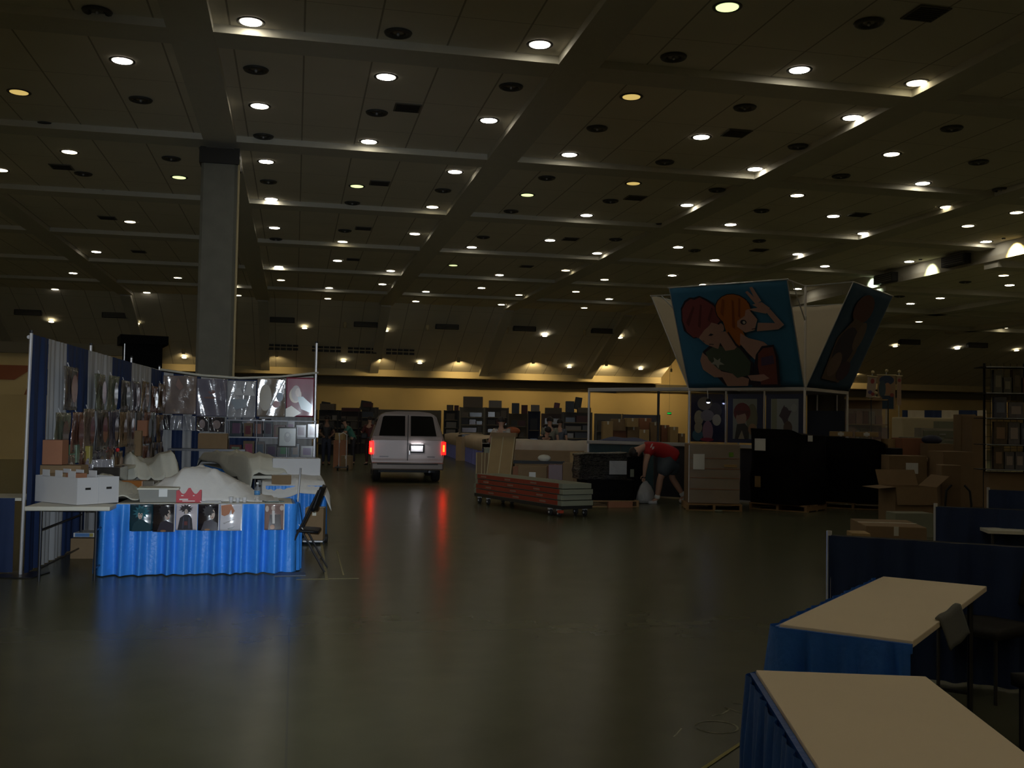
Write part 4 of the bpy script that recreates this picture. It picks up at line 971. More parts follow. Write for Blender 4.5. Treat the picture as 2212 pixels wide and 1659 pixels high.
# chairs
def folding_chair(label, loc, rz, s=1.0):
    t = thing('folding_chair', label, 'chair', loc, rz, 'folding chairs of the left booth')
    mb = MB()
    for sx in (-.21, .21):
        mb.tube([(sx, -.22, 0), (sx, -.02, .45), (sx, .18, .88)], .012, 8)
    mb.build('front_frame', M_steel, t)
    mb = MB()
    for sx in (-.19, .19): mb.tube([(sx, .26, 0), (sx, .02, .42)], .011, 8)
    mb.cyl((-.19, .2, .12), (.19, .2, .12), .009, 6); mb.cyl((-.21, -.18, .1), (.21, -.18, .1), .009, 6); mb.build('rear_frame', M_steel, t)
    mb = MB(); mb.smooth = True; mb.grid(lambda u, v: ((u - .5) * .4, -.22 + v * .4, .44 + .012 * math.sin(PI * v)), 6, 6, thick=.025); mb.build('seat', M_black, t)
    mb = MB(); mb.smooth = True; mb.grid(lambda u, v: ((u - .5) * .44, .10 + v * .09 + .03 * math.sin(PI * u), .66 + v * .26), 10, 6, thick=.03); mb.build('backrest', M_black, t)
    return t
folding_chair('black folding chair between the tented sheet and the diagonal table', Vector((at_d(517, 1040, 12.4).x, 12.4, 0)), R(70))
folding_chair('folding chair with chrome tube frame beside the right end of the front table', Vector((at_d(655, 1100, 11.2).x, 11.2, 0)), R(-84))
# carton on a hand truck at the right
p = at_z(673, 1176); t = thing('hand_truck', 'low aluminium hand truck carrying a tall brown carton', 'hand truck', Vector((p.x, p.y, 0)), R(4))
MB().box((0, .1, .045), (.3, .3, .02)).build('toe_plate', M_alu2, t)
mb = MB(); mb.tube([(-.19, -.03, .05), (-.19, .0, .6), (-.17, .02, 1.0)], .012, 8); mb.build('handle_frame', M_alu2, t)
for sx in (-.16, .16):
    MB().cyl((sx - .02, .25, .055), (sx + .02, .25, .055), .054, 14).build('wheel', M_rub, t)
carton('cardboard_box', 'tall brown carton on the hand truck right of the front table', Vector((p.x + .02, p.y + .12, .058)), (.24, .28, .42), R(4), M_card)
# tape lines on the floor
def tape(name, label, a, b, w_, m, z=.003, cat='floor tape', group='tape lines on the floor'):
    a = Vector(a); b = Vector(b); d = (b - a); c = (a + b) / 2
    o = MB().box((0, 0, 0), (d.length, w_, .002)).build(name, m, None, Vector((c.x, c.y, z)), math.atan2(d.y, d.x))
    return tag(o, label, cat, group)
M_tape = mat('worn_tape', (.34, .30, .14), .6, noise=.3, nscale=10)
tape('floor_tape', 'pale tape line running back from the right corner of the blue table', at_z(706, 1253), at_z(694, 1172), .03, M_tape)
tape('floor_tape', 'second pale tape line a little further right by the blue table', at_z(742, 1243), at_z(728, 1190), .015, M_tape)
tape('floor_tape', 'cross tape line near the corner of the blue table', at_z(640, 1252), at_z(775, 1250), .015, M_tape)
# ================================================================== people
def skin_mesh(chains, sub=1):
    """one continuous skinned body mesh; chains: lists of (point, radius); points shared by value are merged"""
    idx = {}; vs = []; rs = []; es = []
    def key(p): return (round(p[0], 4), round(p[1], 4), round(p[2], 4))
    for ch in chains:
        prev = None
        for p, r in ch:
            k = key(p)
            if k not in idx: idx[k] = len(vs); vs.append(tuple(p)); rs.append(r)
            i = idx[k]
            if prev is not None and prev != i: es.append((prev, i))
            prev = i
    me = bpy.data.meshes.new('body_base'); me.from_pydata(vs, es, []); o = bpy.data.objects.new('body_base', me); COL.objects.link(o)
    m = o.modifiers.new('skin', 'SKIN'); m.use_smooth_shade = True
    sv = me.skin_vertices[0].data
    for i, r in enumerate(rs):
        rr = r if isinstance(r, tuple) else (r, r); sv[i].radius = rr
    sv[0].use_root = True
    s_ = o.modifiers.new('sub', 'SUBSURF'); s_.levels = sub; s_.render_levels = sub
    dg = bpy.context.evaluated_depsgraph_get(); dg.update()
    ev = o.evaluated_get(dg); out = bpy.data.meshes.new_from_object(ev)
    bpy.data.objects.remove(o); bpy.data.meshes.remove(me)
    for p in out.polygons: p.use_smooth = True
    return out
def mesh_obj(name, me, m, parent):
    me.materials.clear(); me.materials.append(m); me.name = name
    o = bpy.data.objects.new(name, me); COL.objects.link(o); o.parent = parent; return o
def person(label, loc, rz, P, shirt, trousers, skin=M_skin, hair=M_hair, shoes=None, shorts=False, sleeves='short', socks=None, name='person', lc=None, face=True, scale=1.0, print_=None, group=None, bulk=1.0):
    """P: joint positions (x right, -y the way the person faces, z up)"""
    t = thing(name, label, 'person', loc, rz, group); t.scale = (scale,) * 3
    J = {k: Vector(v) for k, v in P.items()}
    mid = lambda a, b, f=.5: J[a].lerp(J[b], f)
    pel, che, nek, hed = J['pelvis'], J['chest'], J['neck'], J['head']
    chains = [[(pel, (.13, .10)), (pel.lerp(che, .5), (.12, .09)), (che, (.15, .10)), (nek, .055), (hed.lerp(nek, .55), .055), (hed, (.075, .092)), (hed + (hed - nek).normalized() * .08, (.062, .075))]]
    for s in 'LR':
        sh, el, wr = J['sh' + s], J['el' + s], J['wr' + s]; hd = J.get('hd' + s, wr + (wr - el).normalized() * .09)
        chains.append([(che, (.15, .10)), (sh, .058), (sh.lerp(el, .5), .046), (el, .038), (el.lerp(wr, .4), .036), (wr, .024), (wr.lerp(hd, .6), (.036, .018))])
        hp, kn, an = J['hp' + s], J['kn' + s], J['an' + s]; to = J['to' + s]
        chains.append([(pel, (.13, .10)), (hp, .088), (hp.lerp(kn, .5), .072), (kn, .052), (kn.lerp(an, .35), .054), (an, .036), (an.lerp(to, .5) + Vector((0, 0, -.02)), .036), (to, .024)])
    kb = 1 + (bulk - 1) * .55
    body = skin_mesh([[(p_, tuple(x * kb for x in r_) if isinstance(r_, tuple) else r_ * kb) for p_, r_ in c_] for c_ in chains])
    # fingers: five tapered chains rooted in each palm, in the same mesh
    bm = bmesh.new(); bm.from_mesh(body)
    for s in 'LR':
        el, wr = J['el' + s], J['wr' + s]; hd = J.get('hd' + s, wr + (wr - el).normalized() * .09); d = (hd - wr).normalized()
        side = d.cross(Vector((0, 1, 0.1))); side.normalize(); pn = d.cross(side).normalized()
        for k in range(5):
            if k < 4:
                b = wr + d * .065 + side * (-.026 + .0175 * k); ln = [.062, .072, .068, .052][k]; c = .3
                pts = [b, b + d * ln * .5 + pn * .004, b + d * ln * .8 + pn * ln * c * .5, b + d * ln + pn * ln * c]
            else:
                b = wr + d * .025 + side * -.03; pts = [b, b + d * .02 - side * .022, b + d * .045 - side * .03 + pn * .008, b + d * .062 - side * .028 + pn * .014]
            mb = MB(); r0 = .0085 if k < 4 else .010
            for a_, b_, ra, rb in zip(pts, pts[1:], (r0, r0 * .95, r0 * .85), (r0 * .95, r0 * .85, r0 * .55)):
                mb.cyl(a_, b_, ra, 7, rb)
            vv = [bm.verts.new(p) for p in mb.v]
            for f in mb.f:
                try: bm.faces.new([vv[i] for i in f])
                except ValueError: pass
    bm.to_mesh(body); bm.free()
    for p in body.polygons: p.use_smooth = True
    mesh_obj('body', body, skin, t)
    # clothes
    def cl(nm, chains, m): return mesh_obj(nm, skin_mesh([[(p_, tuple(x * bulk for x in r_) if isinstance(r_, tuple) else r_ * bulk) for p_, r_ in c_] for c_ in chains]), m, t)
    ch = [[(pel.lerp(che, -.30), (.165, .125)), (pel, (.165, .125)), (pel.lerp(che, .5), (.155, .118)), (che, (.18, .128)), (che.lerp(nek, .55), (.10, .08))]]
    for s in 'LR':
        sh, el, wr = J['sh' + s], J['el' + s], J['wr' + s]
        f = .62 if sleeves == 'short' else 1.0
        c = [(che, (.18, .128)), (sh, .075), (sh.lerp(el, f), .062)]
        if sleeves == 'long': c += [(el.lerp(wr, .5), .052), (el.lerp(wr, .93), .038)]
        ch.append(c)
    cl('shirt', ch, shirt)
    tr = [[(pel.lerp(che, .30), (.150, .112)), (pel, (.160, .125))]]
    for s in 'LR':
        hp, kn, an = J['hp' + s], J['kn' + s], J['an' + s]
        c = [(pel, (.160, .125)), (hp, .11), (hp.lerp(kn, .5), .10), (hp.lerp(kn, .93), .092 if shorts else .070)]
        if not shorts: c += [(kn.lerp(an, .12), .068), (kn.lerp(an, .6), .062), (kn.lerp(an, .97), .055)]
        tr.append(c)
    cl('shorts' if shorts else 'trousers', tr, trousers)
    for s in 'LR':
        kn, an, to = J['kn' + s], J['an' + s], J['to' + s]; d = (to - an)
        if socks: mesh_obj('sock', skin_mesh([[(an.lerp(kn, .26), .054 * kb), (an.lerp(kn, .08), .048 * kb), (an, .048 * kb)]]), socks, t)
        heel = an - Vector((d.x, d.y, 0)).normalized() * .04 + Vector((0, 0, -.045))
        mesh_obj('shoe', skin_mesh([[(p_, tuple(x * (1 + (kb - 1) * .8) for x in r_) if isinstance(r_, tuple) else r_ * (1 + (kb - 1) * .8)) for p_, r_ in c_] for c_ in [[(heel, (.042, .040)), (an.lerp(to, .45) + Vector((0, 0, -.035)), (.044, .040)), (to + Vector((0, 0, -.005)), (.040, .028))], [(an.lerp(to, .1) + Vector((0, 0, -.01)), .043), (heel.lerp(an.lerp(to, .45), .5) + Vector((0, 0, -.02)), .044), (heel, (.042, .040))]]]), shoes or M_black, t)
    up = (hed - nek).normalized(); fw = J['look'].normalized() if 'look' in J else Vector((0, -1, 0)); rt = fw.cross(up).normalized(); fw = up.cross(rt).normalized()
    HM = Matrix((( rt.x, fw.x, up.x, hed.x), (rt.y, fw.y, up.y, hed.y), (rt.z, fw.z, up.z, hed.z), (0, 0, 0, 1)))
    mb = MB(); mb.smooth = True
    n, m_ = 16, 10
    def hf(u, v):
        a = 2 * PI * u; th = v * PI * (.62 if True else 1)
        lim = 1.0
        x = math.sin(th) * math.cos(a); y = math.sin(th) * math.sin(a); z = math.cos(th)
        if y > .35 and z < .45: k = .90
        else: k = 1.0
        return HM @ Vector((x * .096 * k, (y * .112 - .012) * k, z * .105 * 1.0 + .045))
    mb.grid(hf, 20, 10); mb.build('hair', hair, t)
    if face:
        mb = MB(); mb.add([(-.010, .080, .005), (.010, .080, .005), (0, .080, .038), (0, .106, .010)], [(0, 1, 3), (1, 2, 3), (2, 0, 3), (0, 2, 1)], HM); mb.build('nose', skin, t)
        for sx in (-1, 1):
            mb = MB(); mb.smooth = True; mb.ball((sx * .030, .082, .035), .011, 8, 6, T=HM); mb.build('eye', M_black, t)
            mb = MB(); mb.smooth = True; mb.ball((sx * .082, .0, .02), .026, 8, 6, T=HM, sc=(.4, .7, 1.2)); mb.build('ear', skin, t)
        MB().box((0, .084, -.028), (.042, .012, .008), T=HM).build('mouth', cmat((.25, .08, .06)), t)
    return t
def stand(**kw):
    P = dict(pelvis=(0, 0, .96), chest=(0, .0, 1.32), neck=(0, .0, 1.50), head=(0, -.01, 1.64), shL=(-.18, 0, 1.42), shR=(.18, 0, 1.42), elL=(-.24, .02, 1.13), elR=(.24, .02, 1.13), wrL=(-.24, -.10, .90), wrR=(.24, -.10, .90),
             hpL=(-.09, 0, .90), hpR=(.09, 0, .90), knL=(-.10, -.02, .50), knR=(.10, -.02, .50), anL=(-.10, .02, .085), anR=(.10, .02, .085), toL=(-.12, -.15, .035), toR=(.12, -.15, .035))
    P.update(kw); return P
# three people left of the van
p = at_z(704, 1004); person('person in dark clothes with a pale shirt print, standing left of the van', Vector((p.x, p.y, 0)), R(15), stand(elL=(-.27, -.05, 1.15), wrL=(-.15, -.22, 1.05), elR=(.27, -.05, 1.15), wrR=(.12, -.22, 1.02)), cmat((.012, .012, .014)), cmat((.02, .025, .05)), skin=M_skin2)

p = at_z(765, 1003); person('person in a teal green T-shirt bending towards a cart left of the van', Vector((p.x, p.y - .3, 0)), R(-75), stand(chest=(0, -.16, 1.28), neck=(0, -.30, 1.43), head=(0, -.36, 1.56), shL=(-.18, -.2, 1.36), shR=(.18, -.2, 1.36), elL=(-.22, -.36, 1.12), elR=(.22, -.34, 1.12), wrL=(-.16, -.58, 1.0), wrR=(.16, -.58, 1.0)), cmat((.06, .22, .17)), cmat((.015, .013, .02)))
p = at_z(797, 1004); person('person in a dark maroon top right behind the left tail lamp of the van', Vector((p.x, p.y, 0)), R(-20), stand(elL=(-.28, -.05, 1.16), wrL=(-.2, -.25, 1.2)), cmat((.10, .015, .015)), cmat((.07, .018, .016)), sleeves='long')
# goods between them
for (x0, x1, y0, y1, D, m, lb) in ((722, 748, 950, 1003, 35, M_cardr, 'upright reddish carton left of the person in teal'), (738, 760, 984, 1005, 34, M_card, 'small brown carton on the floor by the person in teal'), (726, 744, 935, 950, 35, M_card2, 'small pale carton on top of the upright reddish carton')):
    a = at_d(x0, y1, D); b = at_d(x1, y1, D); c = at_d(x0, y0, D); z = max(0, a.z) if y1 < 980 else 0
    carton('cardboard_box', lb, Vector(((a.x + b.x) / 2, D, z)), (b.x - a.x, .5, c.z - z), 0, m)
t = thing('luggage_cart', 'thin upright chrome luggage cart beside the person in teal', 'cart', Vector((at_d(741, 950, 33).x, 33, 0)), 0)
mb = MB(); mb.tube([(-.12, 0, .1), (-.12, 0, 1.15), (0, 0, 1.22), (.12, 0, 1.15), (.12, 0, .1)], .018, 6); mb.build('frame', M_alu, t)
MB().box((0, -.15, .11), (.4, .35, .03)).build('platform', M_steel, t)
for sx in (-.16, .16): MB().cyl((sx - .02, .05, .08), (sx + .02, .05, .08), .08, 12).build('wheel', M_rub, t)

# ================================================================== the van
pv = at_z(879, 1043); VR = R(8.5)
van = thing('van', 'pale grey-brown minivan seen from behind with red tail lamps lit', 'van', Vector((pv.x, pv.y, 0)), VR)
prof = [(.34, .88), (.45, .93), (.62, .965), (.95, .985), (1.12, .975), (1.22, .945), (1.5, .85), (1.72, .765), (1.80, .70), (1.86, .58), (1.89, .30)]
def yoff(z): return 0.0 if z < 1.15 else .20 * ((z - 1.15) / .74) ** 1.1
def ringv(y, s, ztop):
    pts = []
    for z, hw in prof: pts.append((-hw * s, y + (yoff(z) if y < .2 else 0), min(z, ztop)))
    return pts + [(-x, yy, z) for x, yy, z in reversed(pts)]
ys = [(-.0, .985, 9), (.05, 1, 9), (.30, 1, 9), (2.0, 1, 9), (3.2, 1, 9), (3.75, .99, 1.42), (4.1, .98, 1.12), (4.6, .94, 1.02), (4.78, .88, .85)]
mb = MB(); mb.smooth = True; n = len(prof) * 2; vs = []
for y, s, zt in ys: vs += ringv(y, s, zt)
fs = [(i * n + k, i * n + (k + 1) % n, (i + 1) * n + (k + 1) % n, (i + 1) * n + k) for i in range(len(ys) - 1) for k in range(n)]
mb.add(vs, fs); mb.smooth = False
h = len(prof)
mb.add(ringv(0, .985, 9), [(k, k + 1, n - 2 - k, n - 1 - k) for k in range(h - 1)])
mb.add(ringv(4.78, .88, .85), [tuple(range(n))])
body = mb.build('body', M_van, van)
def rpane(poly, m, name, parent, off=.012, thick=.01):
    vs = [(x, yoff(z) - off, z) for x, z in poly] + [(x, yoff(z) - off + thick, z) for x, z in poly]; n = len(poly)
    return MB().add(vs, [tuple(range(n)), tuple(reversed(range(n, 2 * n)))] + [(k, n + k, n + (k + 1) % n, (k + 1) % n) for k in range(n)]).build(name, m, parent)
for sx, nm2 in ((-1, 'left'), (1, 'right')):
    door = rpane([(sx * .012, .58), (sx * .93, .58), (sx * .955, 1.1), (sx * .90, 1.26), (sx * .765, 1.74), (sx * .70, 1.80), (sx * .012, 1.80)][::sx], M_van, 'rear_door', van, off=.008)
    rpane([(sx * .075, 1.24), (sx * .76, 1.24), (sx * .66, 1.735), (sx * .62, 1.765), (sx * .075, 1.77)][::sx], M_glassk, 'window', door, off=.022)
    for z_ in (.75, 1.15): MB().cyl((sx * .93, -.02, z_ - .04), (sx * .93, -.02, z_ + .04), .014, 8).build('hinge', M_van, door)
    tl = thing('tail_lamp', None, None); tl.parent = van
    tl2 = MB().box((sx * .955, -.005, .92), (.115, .06, .34), bev=.015).build('lamp_lens', M_tailr, tl)
    MB().box((sx * .955 - (.012 if sx < 0 else -.0), -.040, .86 if sx < 0 else .92), (.05, .012, .12 if sx < 0 else .18), bev=.004).build('bulb', M_taily, tl)
MB().box((0, -.012, 1.19), (.02, .01, 1.2)).build('door_seam', M_black, van)
hd = MB().box((.05, -.03, .80), (.035, .03, .11), bev=.008); hd.build('door_handle', M_alu, van)
pl = MB().box((.245, -.02, .905), (.40, .012, .22), bev=.01).build('plate_frame', M_black, van)
MB().box((.245, -.032, .905), (.315, .008, .155), bev=.006).build('number_plate', M_plate, van)
mb = MB(); mb.box((.14, -.037, .975), (.03, .002, .008)); mb.box((.36, -.037, .965), (.008, .002, .02)); mb.build('plate_marks', M_black, van)
lm = lamp('added_plate_lamp', 'AREA', (0, 0, 0), .9, (1, .97, 1), size=.3, shape='RECTANGLE'); lm.parent = van; lm.location = (.245, -.16, 1.04); lm.rotation_euler = (R(48), 0, 0); lm.data.size_y = .03  # added lamp, stands in for the plate throwing back the flash
MB().box((.245, -.06, 1.035), (.34, .09, .02), bev=.004).build('plate_hood', M_van, van)
MB().box((0, -.06, .44), (1.90, .22, .20), bev=.04).build('bumper', M_bump, van)
MB().box((0, -.175, .50), (1.6, .012, .03)).build('bumper_pad', M_black, van)
for x_ in (-.62, .62): MB().box((x_, -.022, .69), (.24 if x_ < 0 else .20, .006, .030)).build('badge_strip', cmat((.12, .10, .10), .3), van)
for sx in (-1, 1):
    for y_ in (.75, 3.75):
        mb = MB(); mb.smooth = True; mb.lathe([(.0, -.10), (.20, -.10), (.30, -.11), (.335, -.08), (.34, 0), (.335, .08), (.30, .11), (.20, .10), (0, .10)], 28, T=Matrix.Translation((sx * .80, y_, .34)) @ Matrix.Rotation(R(90), 4, 'Y'))
        wh = mb.build('wheel', M_rub, van)
        MB().lathe([(0, sx * .105), (.19, sx * .105), (.20, sx * .11), (0, sx * .12)], 20, T=Matrix.Translation((sx * .80, y_, .34)) @ Matrix.Rotation(R(90), 4, 'Y')).build('hubcap', M_alu2, wh)
    m2 = MB().box((sx * 1.13, 3.35, 1.17), (.20, .10, .17), bev=.03).build('side_mirror', M_black, van)
    MB().box((sx * 1.0, 3.38, 1.12), (.12, .04, .04)).build('mirror_arm', M_black, m2)
    mb = MB()
    for (y0, y1) in ((.5, 1.6), (1.75, 2.7), (2.8, 3.4)):
        mb.add([(sx * .925, y0, 1.27), (sx * .925, y1, 1.27), (sx * .79, y1 - .06, 1.68), (sx * .79, y0 + .06, 1.68)], [(0, 1, 2, 3) if sx > 0 else (3, 2, 1, 0)])
    mb.build('side_windows', M_glassk, van)
MB().box((0, 2.4, .32), (1.5, 4.2, .12)).build('underbody', M_black, van)
mb = MB(); mb.cyl((.58, -.12, .30), (.58, .4, .30), .03, 10); mb.build('exhaust_pipe', M_steel, van)

# ================================================================== tables beyond the van
def long_table(label_t, a, b, zt, W, skirts, seed, mcl=M_cloth, sk=M_purple, humps=.12):
    a = Vector((a.x, a.y, 0)); b = Vector((b.x, b.y, 0)); d = b - a; L = d.length; rz = math.atan2(d.y, d.x)
    t = thing('covered_table', label_t, 'table', a, rz, None)
    MB().box((L / 2, W / 2, .72), (L, W, .04)).build('table_top', M_top2, t)
    for sx in (.2, L - .2):
        for sy in (.1, W - .1): MB().cyl((sx, sy, 0), (sx, sy, .7), .02, 6).build('leg', M_steel, t)
    rnd = random.Random(seed); ph = [rnd.uniform(0, 6) for _ in range(4)]
    def g(u, v):
        h = zt + humps * .5 * (math.sin(5 * u + ph[0]) + .6 * math.sin(13 * u + ph[1]) + .4 * math.sin(23 * u + ph[2] + 3 * v)) * .5
        y = v * (W + .1) - .05
        if v < .15: h = .60 + (h - .60) * (v / .15) ** .6; y = -.06 + .02 * math.sin(30 * u)
        if v > .85: h = .60 + (h - .60) * ((1 - v) / .15) ** .6
        return (u * L, y, h)
    mb = MB(); mb.smooth = True; mb.grid(g, 60, 16, thick=.01); c = mb.build('table_cover', mcl, t)
    for k, (f0, f1) in enumerate(skirts):
        fn, LL = curtain_fn([(f0 * L, 0), (f1 * L, 0)], .70, .01, amp=.03, wl=.22, seed=seed + k)
        mb = MB(); mb.smooth = True; mb.grid(fn, max(8, int(LL / .05)), 8); mb.build('table_skirt', sk, t)
    return t
M_warmc = mat('orange_lit_card', (.62, .44, .26), .85, noise=.1, nscale=2)  # pale surface with the orange light painted into its colour
a = at_z(1008, 1000); b = at_z(1062, 1026)
long_table('covered table with a periwinkle skirt ending right of the van, the nearer one', at_z(1006, 996), at_z(1045, 1012), 1.08, 1.2, [(0, 1)], 3, mcl=mat('warm_lit_cover', (.85, .66, .46), .85, noise=.1))  # warm light on the cover is put into its colour
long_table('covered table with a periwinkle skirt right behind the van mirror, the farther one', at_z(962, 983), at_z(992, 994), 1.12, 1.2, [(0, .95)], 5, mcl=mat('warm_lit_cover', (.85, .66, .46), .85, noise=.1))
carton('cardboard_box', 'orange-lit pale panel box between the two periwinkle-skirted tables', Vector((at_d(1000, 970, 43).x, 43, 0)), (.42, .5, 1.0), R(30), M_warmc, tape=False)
long_table('long low table under a pale cloth behind the leaning cardboard', Vector((at_d(1108, 955, 27).x, 27, 0)), Vector((at_d(1283, 955, 26.0).x, 26.0, 0)), 1.20, 1.0, [], 9, mcl=mat('pale_warm_cloth', (.50, .43, .34), .85, noise=.1, bump=.3, bscale=3), humps=.05)
# ================================================================== far background: stalls, shelves, people
rnd = random.Random(21)
dk = [(.05, .045, .04), (.09, .07, .05), (.03, .03, .035), (.13, .10, .07), (.06, .07, .09), (.16, .12, .09), (.08, .03, .03), (.20, .18, .16)]
def stall(x0, x1, ytop, D, label, shelves=4, items=7, col=(.06, .05, .045), crown=True):
    a = at_d(x0, ytop, D); b = at_d(x1, ytop, D); W = b.x - a.x; H = a.z
    t = thing('shelf_stall', label, 'stall', Vector((a.x, D, 0)), 0, None)
    fm = cmat(col, .7)
    mb = MB()
    for x_ in (0, W): mb.box((x_, 0, H / 2), (.06, .06, H)); mb.box((x_, .8, H / 2), (.06, .06, H))
    mb.build('frame', fm, t)
    MB().box((W / 2, .82, H / 2), (W, .04, H)).build('back_panel', fm, t)
    for k in range(shelves):
        z = .5 + (H - .6) * k / shelves
        MB().box((W / 2, .4, z), (W, .8, .04)).build('shelf', cmat((.16, .13, .08), .7), t)
        x = .08
        while x < W - .2:
            w_ = min(rnd.uniform(.2, .7), W - x - .08); h_ = rnd.uniform(.4, .85) * (H - .6) / shelves
            c = rnd.choice(dk)
            MB().box((x + w_ / 2, .25, z + .02 + h_ / 2), (w_ * .92, .4, h_)).build('goods', cmat(c, .6 if rnd.random() < .7 else .2), t)
            x += w_ + .02
    if crown:
        x = .1; 
        while x < W - .2:
            w_ = rnd.uniform(.3, .9); h_ = rnd.uniform(.1, .5); w_ = min(w_, W - x)
            MB().box((x + w_ / 2, .4, H + h_ / 2), (w_ * .95, .5, h_)).build('goods', cmat(rnd.choice(dk), .7), t); x += w_ + rnd.uniform(0, .2)
    return t
stall(684, 730, 885, 47, 'dark stall with shelves just right of the booth upright', col=(.02, .02, .02))
stall(731, 775, 888, 49, 'dark stall with a glittering top row behind the three people', col=(.03, .02, .02))
stall(778, 812, 879, 50, 'stall with a tilted dark sign left of the van roof', col=(.08, .07, .06))
stall(814, 950, 884, 56, 'long low grey-brown stall seen over the van roof', shelves=3, col=(.14, .12, .09), crown=False)
stall(960, 990, 886, 52, 'narrow dark stall just right of the van roof', col=(.03, .03, .03))
stall(994, 1046, 879, 44, 'tall book stall with pale uprights and a dark uneven top', shelves=5, col=(.16, .14, .10))
stall(1050, 1098, 880, 45, 'book stall behind the person in the pale shirt', shelves=5, col=(.10, .08, .06))
stall(1100, 1140, 893, 46, 'lower shelf stall with a pale bundle on top', shelves=3, col=(.12, .09, .05))
stall(1142, 1166, 888, 47, 'narrow stall with a white post and blue-black panel', shelves=2, col=(.02, .025, .05))
stall(1172, 1215, 893, 43, 'stall with reddish and grey goods behind the two standing people', shelves=4, col=(.10, .07, .06))
stall(1217, 1278, 890, 38, 'stall of shelves with small shiny goods left of the metal frame', shelves=5, col=(.09, .08, .07))
stall(1288, 1345, 893, 50, 'long grey stall behind the metal frame counter', shelves=2, col=(.15, .14, .12), crown=False)
stall(1350, 1425, 895, 52, 'blue and white striped stall back seen through the metal frame', shelves=2, col=(.10, .10, .14), crown=False)
for (x, y0, y1, w_, D, c, lb) in ((1250, 858, 878, 15, 38, (.05, .05, .045), 'dark tilted panel sticking up above the shiny shelves'), (1203, 870, 884, 12, 43, (.14, .05, .07), 'pink-grey bundle on top of the stall'), (700, 868, 882, 18, 47.1, (.02, .02, .02), 'dark box on top of the stall by the upright'), (788, 866, 880, 22, 50, (.04, .035, .03), 'tilted dark sign on the stall left of the van')):
    a = at_d(x - w_ / 2, y1 + 6, D); b = at_d(x + w_ / 2, y0, D)
    o = MB().box((0, 0, 0), (b.x - a.x, .3, b.z - a.z), bev=.02).build('sign_board', cmat(c, .6), None, (a + b) / 2 + Vector((0, .35, 0))); o.rotation_euler.y = R(8); tag(o, lb, 'panel')
p = at_d(1086, 942, 25.5)
person('person in a pale T-shirt with back turned, seen over the leaning cardboard stand', Vector((at_d(1082, 950, 25.5).x, 25.5, 0)), R(160), stand(elR=(.32, .0, 1.14), wrR=(.30, -.2, 1.18)), cmat((.60, .53, .46)), cmat((.05, .05, .08)), bulk=1.15)
p = at_d(1107, 931, 25.8); o = MB(); o.smooth = True; o.ball((0, 0, 0), .14, 14, 8, sc=(1.4, 1, .75)); o = o.build('shoulder_bag', cmat((.34, .08, .02)), None, p); tag(o, 'orange-red bundle beside the person in the pale T-shirt', 'bag')
p = at_z(1187, 1010); person('person in a grey-green shirt standing with back turned behind the long cloth table', Vector((at_d(1187, 950, 30).x, 30, 0)), R(175), stand(), cmat((.17, .17, .13)), cmat((.03, .03, .05)), face=False, scale=1.03)
person('person in black crouching beside the one in the grey-green shirt', Vector((at_d(1176, 950, 29).x, 29, 0)), R(30), stand(pelvis=(0, .1, .80), chest=(0, -.02, 1.12), neck=(0, -.12, 1.28), head=(0, -.18, 1.40), shL=(-.18, -.05, 1.22), shR=(.18, -.05, 1.22), elL=(-.24, -.1, .95), elR=(.24, -.1, .95), wrL=(-.2, -.3, .85), wrR=(.2, -.3, .85), hpL=(-.09, .08, .75), hpR=(.09, .08, .75), knL=(-.12, -.15, .45), knR=(.12, -.15, .45)), cmat((.015, .014, .014)), cmat((.02, .02, .025)))
person('person in dark clothes with a small pale shirt print standing behind the covered tables', Vector((at_d(1000, 950, 52.5).x, 52.5, 0)), R(5), stand(), cmat((.015, .014, .015)), cmat((.02, .02, .02)))
person('person in a blue-grey top near the shiny shelves', Vector((at_d(1209, 950, 33).x, 33, 0)), R(160), stand(), cmat((.08, .09, .12)), cmat((.02, .02, .03)), face=False)
# exit sign far away behind the frame
p = at_d(1446, 893, 60); t = thing('exit_sign', 'small green glowing exit sign seen through the metal frame', 'sign', p, 0); MB().box((0, .03, 0), (.24, .05, .15)).build('sign_case', M_black, t); 
cu = bpy.data.curves.new('sign_text', 'FONT'); cu.body = 'EXIT'; cu.size = .11; cu.extrude = .004; cu.align_x = 'CENTER'; cu.align_y = 'CENTER'
to_ = bpy.data.objects.new('sign_text', cu); COL.objects.link(to_); dg = bpy.context.evaluated_depsgraph_get(); me = bpy.data.meshes.new_from_object(to_.evaluated_get(dg)); bpy.data.objects.remove(to_)
o = mesh_obj('sign_text', me, M_exit, t); o.rotation_euler.x = R(90)
MB().cyl((0, .03, .12), (0, .03, ZC - p.z - .01), .006, 6).build('hanger_rod', M_steel, t)

# brown carton pile far behind the metal frame
rnd = random.Random(5)
for k, (x0, x1, y0, y1) in enumerate([(1300, 1322, 910, 952), (1320, 1350, 905, 930), (1322, 1356, 930, 955), (1350, 1376, 903, 922), (1352, 1380, 922, 954), (1378, 1404, 903, 928), (1380, 1402, 928, 956), (1402, 1424, 912, 955), (1424, 1442, 918, 956), (1444, 1462, 922, 956), (1462, 1476, 936, 958)]):
    D = 33 + .25 * (k % 3); a = at_d(x0, y1, D); b = at_d(x1, y1, D); c_ = at_d(x0, y0, D)
    lowb = y1 > 940; z = 0 if lowb else a.z
    carton('cardboard_box', 'brown carton in the pile seen through the metal frame, %s counted from the left' % ordinal(k + 1), Vector(((a.x + b.x) / 2, D, z)), ((b.x - a.x) * .97, .5, c_.z - z), rnd.uniform(-.1, .1), [M_card2, M_card, M_cardr][k % 3], group='carton pile behind the metal frame')
